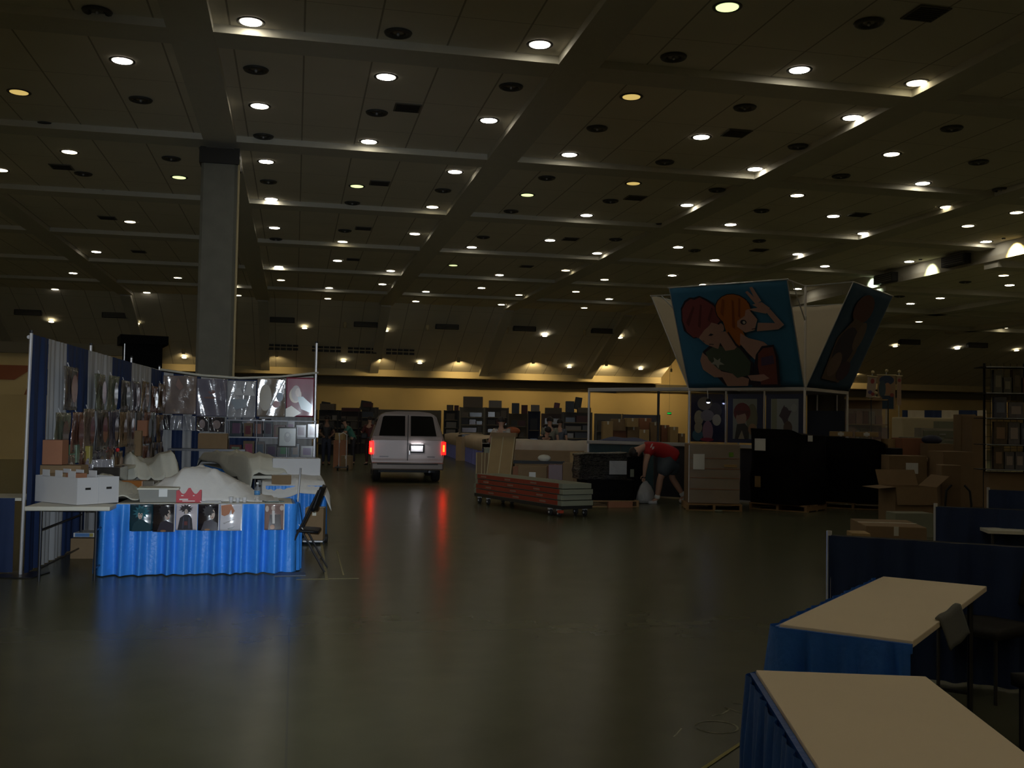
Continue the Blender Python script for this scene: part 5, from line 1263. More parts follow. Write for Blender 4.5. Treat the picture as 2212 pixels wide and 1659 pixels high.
# ================================================================== banner tower and metal frame stand
TB = Vector((6.10, 21.2, 0)); th_ = R(37); TS = 2.62
dAB = Vector((math.cos(th_), -math.sin(th_), 0)); dBC = Vector((math.sin(th_), math.cos(th_), 0))
TA = TB - dAB * 2.66; TC = TB + dBC * TS; TD = TA + dBC * TS
HB, HT, LN = 2.46, 4.62, 1.0
def pole(name, label, a, b, r=.022, m=None, parent=None, n=10):
    o = MB().cyl(a, b, r, n).build(name, m or M_alu, parent)
    if parent is None: tag(o, label, 'pole')
    return o
fr = thing('stand_frame', 'silver metal frame stand with posts and rails carrying the tilted banners', 'frame', (0, 0, 0), 0)
TE = TA - dAB * 2.66
def up3(p, z): return Vector((p.x, p.y, z))
for p, h in ((TB, HT), (TC, HT), (TD, HT), (TA, HT - .4), (TE, HB)): MB().cyl(up3(p, 0), up3(p, h), .027, 12).build('post', M_alu, fr)
for f in (.335, .668): p = TA + dAB * 2.66 * f; MB().cyl(up3(p, 1.2), up3(p, HB - .05), .022, 10).build('post', M_alu2, fr)
p = TE + dAB * 1.55 + dBC * .6; MB().cyl(up3(p, 0), up3(p, HB), .03, 10).build('post', M_steel, fr)
def beam(a, b, z, w=.05, h=.085, m=None, nm='rail'):
    a = up3(a, z); b = up3(b, z); d = b - a
    return MB().box((0, 0, 0), (d.length + .04, w, h), bev=.01).build(nm, m or M_alu2, fr, (a + b) / 2, math.atan2(d.y, d.x))
beam(TE, TB, HB); beam(TB, TC, HB); beam(TA, TD, HB, m=M_steel); beam(TD, TC, HB, m=M_steel)
beam(TE, TB, 1.215, w=.10, h=.075)
beam(TA, TB, .03, h=.05); beam(TE, TE + dBC * 1.2, HB, m=M_steel)
# banner arms, braces and the four outward-leaning banners
def outn(d): return Vector((d.y, -d.x, 0))
BAN = [('blue fabric banner with two cartoon figures leaning out over the stand', TA, TB), ('dark blue banner leaning right with dim seated figures', TB, TC), ('rear banner of the tower showing its white back', TC, TD), ('left banner of the tower showing its white back', TD, TA)]
M_ban = mat('banner_blue', (.035, .17, .32), .75, noise=.22, nscale=1.6); M_ban2 = mat('banner_dark_blue', (.018, .06, .11), .8, noise=.3, nscale=1.5)
M_bback = mat('banner_back', (.50, .44, .32), .8, noise=.05)
HAIR1 = (.22, .055, .06); HAIR2 = (.42, .13, .02); SKB = (.42, .25, .20); SKB2 = (.46, .28, .24); GRN = (.07, .10, .07); INK = (.02, .015, .03)
fig = [
 (INK, [(.06, .68), (.075, .80), (.12, .87), (.17, .90), (.21, .895), (.26, .91), (.32, .875), (.37, .83), (.42, .75), (.42, .66), (.36, .60), (.24, .52), (.14, .50), (.08, .56), (.065, .58)]), (HAIR1, [(.07, .68), (.085, .79), (.13, .855), (.18, .885), (.21, .875), (.26, .895), (.31, .86), (.36, .815), (.405, .75), (.41, .67), (.35, .61), (.24, .53), (.14, .51), (.09, .57)]),
 (INK, [(.20, .37), (.30, .45), (.52, .43), (.62, .24), (.58, .03), (.34, .03), (.26, .15), (.19, .22)]),
 (SKB, [(.195, .36), (.16, .28), (.17, .19), (.26, .11), (.33, .11), (.36, .02), (.54, .02), (.56, .09), (.44, .14), (.33, .17), (.26, .28)]),
 (GRN, [(.22, .36), (.32, .43), (.42, .40), (.52, .40), (.60, .25), (.57, .13), (.46, .10), (.42, .15), (.31, .19), (.24, .28)]),
 ((.36, .37, .33), [(.285, .31), (.315, .28), (.345, .30), (.335, .265), (.37, .235), (.325, .235), (.31, .195), (.295, .235), (.25, .245), (.285, .27)]),
 (SKB, [(.33, .55), (.40, .37), (.48, .38), (.52, .42), (.44, .56)]),
 (SKB, [(.19, .50), (.24, .44), (.34, .39), (.39, .50), (.40, .62), (.30, .66), (.20, .58)]),
 (HAIR1, [(.10, .60), (.18, .50), (.25, .58), (.30, .62), (.36, .70), (.30, .80), (.14, .78)]), (INK, [(.275, .525), (.30, .545), (.325, .535), (.30, .52)]), ((.13, .03, .035), [(.12, .62), (.20, .80), (.19, .82), (.10, .66)]), ((.13, .03, .035), [(.22, .60), (.27, .82), (.255, .83), (.20, .62)]), ((.13, .03, .035), [(.31, .66), (.36, .78), (.35, .80), (.295, .68)]), (INK, [(.27, .445), (.31, .44), (.31, .434), (.27, .438)]), (INK, [(.215, .49), (.225, .47), (.24, .465), (.228, .475)]), (SKB, ell(.405, .60, .022, .04)),
 (INK, ell(.53, .76, .155, .155)), (HAIR2, ell(.53, .76, .147, .147)), (HAIR2, [(.42, .72), (.55, .68), (.60, .48), (.52, .40), (.44, .55)]),
 (SKB2, [(.54, .60), (.60, .54), (.68, .56), (.72, .66), (.66, .76), (.56, .72)]), (HAIR2, [(.50, .86), (.66, .84), (.62, .70), (.56, .66), (.50, .62)]), (INK, ell(.60, .64, .026, .024)), ((.45, .42, .38), ell(.605, .638, .012, .014)), ((.26, .07, .015), [(.44, .70), (.47, .86), (.455, .87), (.42, .74)]), ((.26, .07, .015), [(.52, .58), (.55, .84), (.535, .86), (.50, .60)]), ((.26, .07, .015), [(.58, .68), (.61, .86), (.595, .87), (.565, .70)]), (INK, [(.66, .575), (.70, .58), (.70, .573), (.66, .568)]), (INK, [(.45, .55), (.50, .42), (.62, .30), (.63, .31), (.51, .44), (.46, .56)]),
 (SKB2, [(.56, .54), (.62, .49), (.74, .45), (.80, .38), (.76, .28), (.66, .26), (.60, .34), (.54, .44)]),
 (SKB2, [(.70, .55), (.88, .56), (.93, .60), (.84, .75), (.80, .73), (.86, .62), (.72, .63)]),
 (SKB2, [(.70, .80), (.78, .82), (.84, .76), (.80, .71), (.70, .74), (.66, .76), (.74, .77)]), (SKB2, [(.73, .80), (.66, .92), (.68, .93), (.76, .82)]), (SKB2, [(.74, .81), (.70, .96), (.725, .965), (.78, .83)]),
 (INK, [(.66, .33), (.72, .41), (.82, .42), (.84, .30), (.82, .02), (.58, .02), (.62, .20)]),
 ((.20, .06, .05), [(.68, .34), (.73, .39), (.81, .40), (.82, .30), (.80, .04), (.66, .04), (.66, .22)]), ((.09, .06, .12), [(.70, .30), (.80, .32), (.80, .24), (.69, .22)]),
 (SKB2, [(.56, .13), (.70, .14), (.74, .10), (.66, .07), (.58, .08)]),
]
fig2 = [((.10, .035, .02), ell(.45, .80, .22, .14)), ((.11, .07, .04), [(.2, .1), (.15, .5), (.35, .7), (.6, .68), (.7, .4), (.62, .08)]), ((.03, .02, .03), ell(.40, .42, .22, .2)), ((.14, .09, .06), ell(.62, .55, .1, .14)), ((.16, .10, .07), ell(.34, .25, .13, .12)), ((.05, .02, .03), ell(.6, .2, .14, .1))]
for k, (lb, a, b) in enumerate(BAN):
    d = (b - a).normalized(); n = outn(d); L = (b - a).length
    a0 = up3(a, HB + .03) + n * .03; at_ = up3(a, HT) + n * LN - d * .0; w_ = L
    upv = (at_ - a0); H = upv.length; upn = upv.normalized(); nn = d.cross(upn).normalized()
    if k == 0: at_ = at_
    t = thing('tilted_banner', lb, 'banner', (0, 0, 0), 0)
    def sheet(off, fl=1): return lambda u, v: a0 + d * (w_ * u) + upn * (H * v) + nn * (off + .015 * math.sin(3 * PI * u) * math.sin(PI * v) + .006 * math.sin(19 * u))
    mb = MB(); mb.smooth = True; mb.grid(sheet(.006), 26, 16, thick=.004); mb.build('printed_face', M_ban if k == 0 else M_ban2, t)
    mb = MB(); mb.smooth = True; mb.grid(sheet(-.004), 26, 16, thick=.004); mb.build('white_back', M_bback, t)
    for e_ in (0, 1):
        q0 = a0 + d * (w_ * e_); q1 = q0 + upn * H; MB().cyl(q0, q1, .012, 8).build('edge_pole', M_alu2, t)
    MB().cyl(at_ - d * .03 - upn * .0, at_ + d * (w_ + .03), .016, 8).build('top_pole', M_alu2, t)
    if k == 0: arts(t, a0, d, upn, w_, H, fig, off=.034, rough=.8, nrm=nn, name='printed_figures')
    if k == 1: arts(t, a0, d, upn, w_, H, fig2, off=.034, rough=.8, nrm=nn, name='printed_figures')
    # arms from the posts to the banner tops
    for p in (a,):
        MB().cyl(up3(p, HT - .02), at_, .014, 8).build('arm', M_alu2, fr)
    MB().cyl(up3(b, HT - .02), at_ + d * w_, .014, 8).build('arm', M_alu2, fr)
    MB().cyl(up3(b, HT - .75), up3(b, HT) + (at_ + d * w_ - up3(b, HT)) * .75, .013, 8).build('brace', M_alu2, fr)
# three framed posters between the posts
pcols = [(.012, .018, .05), (.02, .03, .08), (.02, .03, .08)]
pshape = [
 [((.14, .13, .11), ell(.42, .80, .22, .14)), ((.05, .05, .06), ell(.75, .66, .18, .16)), ((.24, .22, .15), ell(.25, .5, .14, .16)), ((.16, .15, .16), ell(.5, .55, .2, .12)), ((.20, .12, .15), ell(.52, .22, .16, .22)), ((.26, .25, .20), ell(.78, .46, .13, .12)), ((.04, .10, .14), ell(.22, .14, .16, .12)), ((.18, .02, .04), ell(.5, .05, .2, .04)), ((.22, .20, .14), ell(.24, .3, .12, .12))],
 [((.20, .22, .20), [(.16, .08), (.16, .90), (.84, .90), (.84, .08)]), ((.13, .13, .08), ell(.7, .5, .16, .3)), ((.12, .02, .02), ell(.42, .62, .24, .20)), ((.28, .19, .15), ell(.40, .50, .15, .14)), ((.08, .02, .02), [(.2, .66), (.64, .66), (.6, .54), (.5, .6), (.3, .56)]), ((.03, .03, .03), [(.22, .08), (.28, .38), (.5, .4), (.62, .3), (.62, .08)]), ((.24, .22, .16), [(.32, .08), (.42, .26), (.5, .08)]), ((.25, .15, .08), ell(.72, .28, .12, .12))],
 [((.26, .29, .31), [(.14, .08), (.14, .90), (.88, .90), (.88, .08)]), ((.20, .22, .16), [(.16, .08), (.16, .90), (.3, .9), (.3, .08)]), ((.06, .05, .07), ell(.52, .62, .11, .12)), ((.06, .04, .06), [(.36, .56), (.5, .78), (.54, .68), (.7, .66), (.6, .5), (.62, .36), (.5, .4), (.44, .5)]), ((.09, .06, .05), ell(.6, .32, .12, .14)), ((.32, .34, .36), ell(.76, .72, .08, .08))],
]
plab = ['dark poster crowded with small cartoon figures, with a white flash spot, left of three', 'poster of a red-haired cartoon face in a dark blue frame, middle of three', 'pale poster with a dark spiky silhouette in a dark blue frame, right of three']
for k in range(3):
    a = TA + dAB * (2.66 * k / 3); t = thing('framed_poster', plab[k], 'poster', up3(a, 1.27), math.atan2(dAB.y, dAB.x), 'framed posters in the metal stand')
    w_ = 2.66 / 3 - .07
    MB().box((w_ / 2 + .035, .02, .55), (w_, .025, 1.06)).build('panel', mat('poster_panel_%d' % k, pcols[k], .08 if k == 0 else .35, coat=1.0 if k == 0 else .2), t)
    arts(t, (.035, .006, .02), (1, 0, 0), (0, 0, 1), w_, 1.06, pshape[k], off=.002, rough=.2 if k == 0 else .4, coat=.6 if k == 0 else 0)
# counter below with printed panels
for k in range(6):
    a = TE + dAB * (2.66 * 2 * k / 6); w_ = 2.66 / 3
    lab = ['printed counter board at the far left end, dark teal with pale slots', 'dark teal counter board behind the crouching side of the black bundle', 'black counter board behind the person in red', 'printed counter board printed with pale pink blots right of the person in red', 'printed counter board behind the brown shrink-wrapped pallet', 'printed counter board with pink print between brown pallet and black pallet'][k]
    t = thing('printed_board', lab, 'panel', up3(a, 0), math.atan2(dAB.y, dAB.x), 'printed panels of the counter')
    MB().box((w_ / 2, .02, .60), (w_ - .02, .03, 1.14)).build('board', cmat([(.02, .05, .06), (.02, .05, .06), (.01, .01, .014), (.012, .010, .018), (.012, .010, .018), (.014, .012, .02)][k], .5), t)
    sh = {0: [((.25, .24, .18), [(.2, .62), (.3, .62), (.28, .85), (.2, .85)]), ((.25, .24, .18), [(.5, .66), (.66, .66), (.66, .85), (.5, .85)])],
          3: [((.46, .25, .21), [(.20, .80), (.34, .72), (.48, .62), (.5, .48), (.66, .40), (.7, .20), (.52, .16), (.40, .34), (.3, .5), (.22, .6)]), ((.40, .13, .05), ell(.52, .86, .1, .05)), ((.35, .12, .04), ell(.15, .08, .1, .05)), ((.40, .22, .18), [(.0, .42), (.08, .36), (.2, .16), (.12, .14), (.0, .34)]), ((.02, .03, .06), ell(.5, .72, .12, .07))],
          4: [((.40, .2, .16), ell(.2, .5, .2, .3))], 5: [((.40, .24, .2), [(.35, .45), (.35, .75), (.6, .85), (.7, .4)]), ((.3, .3, .34), [(.3, .1), (.6, .1), (.6, .13), (.3, .13)]), ((.3, .3, .34), [(.3, .22), (.6, .22), (.6, .24), (.3, .24)])]}.get(k)
    if sh: arts(t, (0, .004, .03), (1, 0, 0), (0, 0, 1), w_, 1.1, sh, off=.003)
    if k in (3,): MB().box((.0, .0, .6), (.05, .05, 1.14)).build('panel_post', M_alu2, t)
o = MB().box((0, 0, 0), (2.5, .5, .03)).build('counter_top', M_greyg, None, up3((TE + TA) / 2 + dBC * .28, 1.235), math.atan2(dAB.y, dAB.x)); tag(o, 'grey counter top at the left half of the metal frame stand', 'counter')
qx = TE + dAB * .5 + dBC * .25
def fc(u, v): return 1.255 + .10 * math.sin(PI * v) * math.sin(PI * min(1, u * 1.2)) * (1 + .3 * math.sin(11 * u)) + .004
cloth('folded_fabric', 'blue-grey fabric heaped on the counter top behind the person in red', [TE + dAB * .15 + dBC * .1, TE + dAB * 1.7 + dBC * .1, TE + dAB * 1.7 + dBC * .5, TE + dAB * .15 + dBC * .5], fc, 30, 12, mat('slate_fabric', (.09, .10, .17), .8, noise=.2))
# dark interior panels right of the stand
for (x0, x1, y0, y1, D, c, lb) in ((1745, 1822, 888, 935, 23.6, (.010, .018, .045), 'dark blue back panel inside the right side of the stand'), (1745, 1822, 854, 886, 24.2, (.06, .05, .03), 'dim olive panel above the dark blue back panel')):
    a = at_d(x0, y1 + 20, D); b = at_d(x1, y0, D)
    t = thing('backing_wall', lb, 'panel', Vector(((a.x + b.x) / 2, D, 0)), -th_ * .3); MB().box((0, 0, b.z / 2 if 'dark' in lb else (a.z + b.z) / 2), (b.x - a.x, .05, b.z if 'dark' in lb else b.z - a.z)).build('board', cmat(c, .6), t)
    if 'dim' in lb:
        for sx in (-.2, .25): MB().cyl((sx, -.05, 1.2), (sx, -.05, b.z), .018, 8).build('post', M_alu, t)
# ================================================================== pallets
def pallet(label, c, rz, w=1.1, d=1.0, h=.13, group='wooden pallets'):
    t = thing('wooden_pallet', label, 'pallet', c, rz, group)
    mb = MB()
    for k in range(7): mb.box((0, -d / 2 + .05 + k * (d - .1) / 6, h - .011), (w, .10, .022))
    mb.build('deck_boards', M_wood, t)
    for sx in (-1, 0, 1): MB().box((sx * (w / 2 - .03), 0, h / 2 - .003), (.05, d, h - .045)).build('stringer', M_wood, t)
    mb = MB()
    for k in (-1, 0, 1): mb.box((0, k * (d / 2 - .06), .009), (w, .1, .018))
    mb.build('bottom_boards', M_wood, t)
    return t
def wrapped(name, label, c, rz, w, d, h, m, seed=1, lumps=.03, top=0.06, cat='wrapped pallet load', z0=.132, crinkle=0.0):
    rnd = random.Random(seed); t = thing(name, label, cat, Vector((c.x, c.y, z0)), rz)
    ph = [rnd.uniform(0, 6) for _ in range(8)]
    def shell(u, v):
        # v 0..1 up the side, u around a rounded rectangle
        a = 2 * PI * u; e = .22
        ca, sa = math.cos(a), math.sin(a)
        x = math.copysign(abs(ca) ** e, ca) * w / 2; y = math.copysign(abs(sa) ** e, sa) * d / 2
        k = 1 + lumps * (math.sin(3 * a + ph[0] + 7 * v) * .4 + math.sin(9 * v + ph[1] + 2 * a) * .5 + .3 * math.sin(17 * v + ph[2])) - .02 * v
        zz = v * h * (1 + (top * math.sin(a + ph[3]) if v > .9 else 0))
        return (x * k, y * k, zz)
    mb = MB(); mb.smooth = not crinkle; N = 48 if not crinkle else 110; Mv = 18 if not crinkle else 34
    jit = {}
    def shj(u, v):
        p_ = Vector(shell(u, v)); k_ = (round((u % 1.0) * N), round(v * Mv))
        if crinkle and 0 < v < 1:
            if k_ not in jit: jit[k_] = (rnd.uniform(-1, 1), rnd.uniform(-1, 1), rnd.uniform(-1, 1))
            p_ += Vector(jit[k_]) * crinkle
        return p_
    mb.grid(shj, N, Mv)
    ring = [shell(i / N, 1.0) for i in range(N)]; cc = Vector((0, 0, h * (1 + top * .3)))
    mid = [Vector(p) * .6 + cc * .4 for p in ring]
    mb.add([tuple(p) for p in ring] + [tuple(p) for p in mid] + [tuple(cc)], [(i, (i + 1) % N, N + (i + 1) % N, N + i) for i in range(N)] + [(N + i, N + (i + 1) % N, 2 * N) for i in range(N)])
    mb.add([shell(i / N, 0) for i in range(N)], [tuple(reversed(range(N)))])
    mb.build('wrap', m, t); return t
# brown shrink-wrapped pallet
c = (at_z(1483, 1104) + at_z(1594, 1104)) / 2; c = Vector((c.x + .08, c.y + .55, 0)); bw = 1.02
pallet('wooden pallet under the brown shrink-wrapped carton', c, R(-4), 1.08, 1.0)
t = thing('wrapped_carton', 'big brown carton in clear shrink wrap with a white sheet and a green sticker', 'carton', Vector((c.x, c.y, .135)), R(-4))
MB().box((0, 0, .575), (.98, .92, 1.15), bev=.012).build('carton_body', M_card, t)
mb = MB(); mb.smooth = True; mb.grid(lambda u, v: ((u - .5) * 1.0, -.468 - .006 * math.sin(23 * v + 4 * u), v * 1.15 + .01), 20, 40, thick=.002); mb.build('clear_wrap', M_clear, t)
mb = MB(); mb.smooth = True; mb.grid(lambda u, v: ((u - .5) * (.96 - .1 * v), (v - .5) * .9 - .0, 1.155 + .03 * math.sin(9 * u) * math.sin(7 * v) * (1 if .05 < v < .95 else 0)), 16, 12, thick=.004); mb.build('top_sheet', M_card2, t)
MB().box((-.30, -.476, .81), (.22, .004, .30)).build('paper_sheet', M_paper, t); MB().box((.32, -.476, .96), (.085, .004, .085)).build('green_sticker', cmat((.16, .34, .02), .6), t)
for z_ in (.28, .5, .68, .88): MB().box((0, -.4745, z_), (.97, .003, .012)).build('carton_seam', M_cardr, t)
MB().cyl((-.492, -.476, .02), (-.492, -.476, 1.13), .008, 6).build('wrap_edge', M_alu, t)
MB().box((.31, -.476, .74), (.25, .003, .05)).build('tape_strip', M_card2, t)
# black wrapped pallets
c1_ = at_d(1672, 1095, 19.9); c1_ = Vector((c1_.x + .45, 20.55, 0))
pallet('wooden pallet under the tall black-wrapped load with the white sheet', c1_, R(-38), 1.2, 1.05)
t = wrapped('wrapped_pallet_load', 'tall black-wrapped pallet load with a white sheet on its left face', c1_, R(-50), 1.16, 1.12, 1.40, M_wrapt, 3)
fy = Vector((math.cos(R(-50)), math.sin(R(-50)), 0))
MB().box((-.25, -.60, 1.16), (.26, .004, .24)).build('paper_sheet', M_paper, t)
MB().box((.583, -.12, 1.30), (.006, .16, .12)).build('small_label', M_paper, t); MB().box((-.3, -.60, .42), (.14, .005, .22)).build('brown_patch', M_card2, t)
c2_ = Vector((at_d(1862, 1095, 20.8).x, 21.3, 0))
pallet('wooden pallet under the wide black-wrapped load at right', c2_, R(-20), 1.15, 1.0)
t = wrapped('wrapped_pallet_load', 'wide black-wrapped pallet load with brown cartons showing on top, right of the tall one', c2_, R(-25), 1.25, 1.05, 1.28, M_wrapt, 8)
for k in range(2):
    carton('cardboard_box', 'flat brown carton with white labels showing on top of the wide black load, %s' % ('left one' if k == 0 else 'right one'), Vector((c2_.x - .25 + k * .5, c2_.y + .05 - k * .1, .132 + 1.28 * 1.05)), (.46, .5, .10), R(-20), M_card2, labelcol=(0, .5, .12, .06, M_paper))
# small black shiny bundle on black base
c3 = Vector((at_d(1312, 1100, 20.2).x, 20.75, 0))
pallet('wooden pallet under the black base with the shiny wrapped bundle', c3, R(12), 1.15, .9)
t = wrapped('wrapped_pallet_load', 'low black-wrapped base load under the shiny bundle', Vector((c3.x + .0, c3.y, 0)), R(12), 1.05, .85, .40, M_wrapt, 5, lumps=.015, top=.0)
carton('cardboard_box', 'pinkish flat carton at the pallet edge below the black base load', Vector((c3.x + .25, c3.y - .52, .0)), (.5, .1, .12), R(12), M_cardr, tape=False)
t = wrapped('shiny_bundle', 'glittering black shrink-wrapped bundle with a silver patch', Vector((c3.x - .12, c3.y - .05, 0)), R(12), 1.0, .70, .52, M_wrap, 6, lumps=.03, top=.05, cat='bundle', z0=.54, crinkle=.009)
MB().box((.27, -.365, .24), (.36, .01, .27)).build('silver_patch', mat('silver_film', (.35, .36, .38), .25, coat=.8, noise=.3, bump=.8, bscale=14), t)
# trolley train: stacked long panel carts with red edges
ra = at_z(1252, 1112); la = at_z(1068, 1082); ra.z = la.z = 0
d = (la - ra); Lc = 3.35; rz = math.atan2(-d.y, -d.x)
o0 = ra + Vector((d.y, -d.x, 0)).normalized() * .0
cart = thing('panel_cart', 'long low cart on casters stacked with red-edged grey boards', 'cart', ra + Vector((-.36, -.62, 0)), math.atan2(d.y, d.x))
# local x runs away to the left rear, local y to the left side of travel
cw = -.62
MB().box((Lc / 2, cw / 2, .17), (Lc, .66, .06)).build('deck', M_steel, cart)
for k in range(4):
    z_ = .205 + k * .100; of = [0, .03, -.02, .02][k]
    b_ = MB().box((Lc / 2 + of, cw / 2, z_ + .04), (Lc + .06, .66 - .02 * k, .088), bev=.006).build('board', M_greyg, cart)
    MB().box((Lc / 2 + of + .0, cw / 2 + .335 - .01 * k, z_ + .044), (Lc - .2, .012, .078)).build('red_edge', M_redb, b_)
    for j in range(3):
        MB().box((.6 + j * 1.0 + k * .13, cw / 2 + .343 - .01 * k, z_ + .042), (.22, .006, .03)).build('faded_print', cmat((.34, .20, .14), .6), b_)
for x_ in (.15, .45, Lc - .5, Lc - .12):
    for y_ in (cw / 2 + .27, cw / 2 - .27):
        w_ = MB(); w_.smooth = True; w_.lathe([(0, -.022), (.05, -.025), (.062, -.018), (.062, .018), (.05, .025), (0, .022)], 16, T=Matrix.Translation((x_, y_, .062)) @ Matrix.Rotation(R(90), 4, 'X')); wo = w_.build('caster_wheel', M_rub, cart)
        MB().box((x_, y_, .125), (.06, .07, .04)).build('caster_fork', M_alu, wo); MB().cyl((x_, y_ - .03, .062), (x_, y_ + .03, .062), .02, 10).build('hub', M_alu, wo)
MB().box((.05, cw / 2 + .3, .10), (.1, .07, .05)).build('red_bumper', cmat((.4, .05, .02)), cart)
# leaning cardboard sheets / shelf unit behind the cart
t = thing('cardboard_stand', 'tall brown cardboard shelf stand with pale edge strips behind the cart', 'stand', Vector((at_d(1083, 1000, 22.6).x, 22.6, 0)), R(-6))
hz = at_d(1083, 942, 22.6).z; w_ = (1112 - 1062) / F * 22.6
mb = MB(); mb.add([(-w_ / 2 - .12, 0, .0), (w_ / 2 - .10, 0, 0), (w_ / 2 + .03, .06, hz), (-w_ / 2 + .03, .06, hz), (-w_ / 2 - .12, .3, 0), (w_ / 2 - .10, .3, 0), (w_ / 2 + .03, .36, hz), (-w_ / 2 + .03, .36, hz)], [(0, 1, 2, 3), (7, 6, 5, 4), (1, 5, 6, 2), (4, 0, 3, 7), (3, 2, 6, 7), (4, 5, 1, 0)]); mb.build('panel', M_card2, t)
for f in (.0, .5, 1.0): MB().cyl((-w_ / 2 - .12 + f * (w_ + .02), -.01, .02), (-w_ / 2 + .03 + f * w_, .05, hz), .010, 6).build('edge_strip', M_lip, t)
MB().box((0.03, .16, hz + .03), (w_ + .06, .4, .09)).build('top_cap', M_card, t)
t = thing('cardboard_stand', 'lower brown cardboard stand left of the tall one behind the cart', 'stand', Vector((at_d(1042, 1000, 22.9).x, 22.9, 0)), R(-6))
hz2 = at_d(1042, 978, 22.9).z
MB().box((0, .15, hz2 / 2), (.30, .3, hz2)).build('panel', M_card, t)
for f in (-.14, -.02, .05, .13): MB().cyl((f, -.01, .02), (f + .01, -.01, hz2), .008, 6).build('edge_strip', M_lip, t)
MB().box((.10, .1, hz2 + .05), (.13, .2, .10)).build('top_cap', M_greyg, t)
# cartons and crates between stand and bundle
for (x0, x1, y0, y1, D, m, lb, lab_) in (
    (1112, 1262, 972, 1050, 24.0, M_card, 'long brown crate under the pale-cloth table, behind the cart', None),
    (1108, 1200, 1008, 1050, 22.2, M_cardr, 'wide reddish brown carton behind the cart', None),
    (1120, 1182, 1006, 1040, 21.6, M_card, 'brown carton with a white label standing behind the cart', (.0, .35, .14, .14, M_paper)),
    (1185, 1216, 1003, 1048, 21.3, mat('dark_red_carton', (.10, .02, .015), .4), 'dark red box with pale sides behind the cart', None),
    (1216, 1240, 1000, 1060, 21.2, M_card, 'narrow brown box between the dark red box and the shiny bundle', None),
    (1232, 1284, 977, 1010, 22.0, M_card2, 'pale carton peeping over the shiny black bundle', None)):
    a = at_d(x0, y1, D); b = at_d(x1, y1, D); c_ = at_d(x0, y0, D); z = max(0.0, min(a.z, .0 if 'pale carton' not in lb else .8))
    h_ = c_.z - z
    carton('cardboard_box', lb, Vector(((a.x + b.x) / 2, D + .15, z)), (b.x - a.x, .35, h_), R(-4), m, tape=False, labelcol=(lab_ and (lab_[0], (h_ - .20) / h_, lab_[2], lab_[3], lab_[4])) or None)
t = thing('dark_plank', 'long dark board lying over the cartons behind the cart', 'board', at_d(1165, 992, 21.9) + Vector((0, .15, -.07)), R(-3)); o = MB().box((0, 0, 0), (1.1, .3, .06)).build('board', M_black, t)
t = thing('paper_bag', 'crumpled pale bag lying on the cartons behind the cart', 'bag', at_d(1176, 987, 21.85) + Vector((0, .1, -.08)), 0); mb = MB(); mb.smooth = True; mb.ball((0, 0, .05), .13, 12, 8, sc=(1.1, .7, .6)); mb.build('bag_body', M_cloth, t)
# person in red bending
pr = at_z(1440, 1087); 
P = dict(pelvis=(.10, 0, .93), chest=(-.25, -.02, 1.12), neck=(-.48, -.04, 1.08), head=(-.60, -.05, 1.00), look=(-.5, -.1, -.85),
         shL=(-.36, -.20, 1.08), shR=(-.36, .15, 1.10), elL=(-.44, -.26, .80), elR=(-.40, .16, .80), wrL=(-.47, -.24, .56), wrR=(-.44, .12, .55), hdL=(-.48, -.23, .47), hdR=(-.45, .11, .46),
         hpL=(.04, -.10, .88), hpR=(.14, .10, .88), knL=(-.14, -.13, .50), knR=(.12, .13, .50), anL=(-.20, -.10, .09), anR=(.36, .14, .14), toL=(-.38, -.12, .035), toR=(.27, .16, .03))
pers = person('person in a red T-shirt and grey-blue shorts bending down over a white bag', Vector((pr.x - .02, pr.y - .1, 0)), 0, P, cmat((.42, .012, .012), .7), cmat((.07, .09, .11), .8), shorts=True, socks=M_paper, shoes=M_wbox, scale=1.08, bulk=1.5)
sh_ = [o for o in pers.children if o.name.startswith('shirt')][0]
arts(pers, (-.36, -.285, 1.02), (.8, 0, .6), (-.6, 0, .8), .16, .10, [((.55, .45, .42), [(.1, .1), (.5, .0), (.7, .3), (.4, .5), (.8, .9), (.6, 1), (.2, .6), (.3, .3)])], name='shirt_print', nrm=Vector((0, -1, 0)))
t = thing('plastic_bag', 'crumpled white plastic bag on the floor in front of the person in red', 'bag', Vector((pr.x - .47, pr.y - .12, 0)), 0)
mb = MB(); mb.smooth = True; mb.lathe([(0, .005), (.15, .01), (.19, .08), (.17, .22), (.11, .36), (.05, .44), (.035, .47), (0, .47)], 22)
for v in mb.v:
    a = math.atan2(v.y, v.x); k = 1 + .10 * math.sin(5 * a + 9 * v.z) + .06 * math.sin(11 * a - 6 * v.z); v.x *= k; v.y *= k * .8
mb.build('bag_body', mat('thin_white_plastic', (.42, .42, .42), .4, bump=.5, bscale=18), t)
# dark bundle left of the person
t = wrapped('wrapped_pallet_load', 'dark narrow wrapped stack between the shiny bundle and the person in red', Vector((at_d(1366, 1080, 21.4).x, 21.75, 0)), R(10), .42, .5, 1.0, M_wrapt, 15, lumps=.02, z0=.005)
o = MB().box((-.05, -.262, .62), (.08, .006, .16)).build('pale_patch', M_greyg, t)
# crumbs and paper on the floor
o = MB(); o.smooth = True; o.ball((0, 0, .02), .05, 10, 6, sc=(1.6, 1, .5)); tag(o.build('paper_scrap', M_greyg, None, at_z(1552, 1106)), 'small crumpled scrap on the floor before the brown pallet', 'scrap')

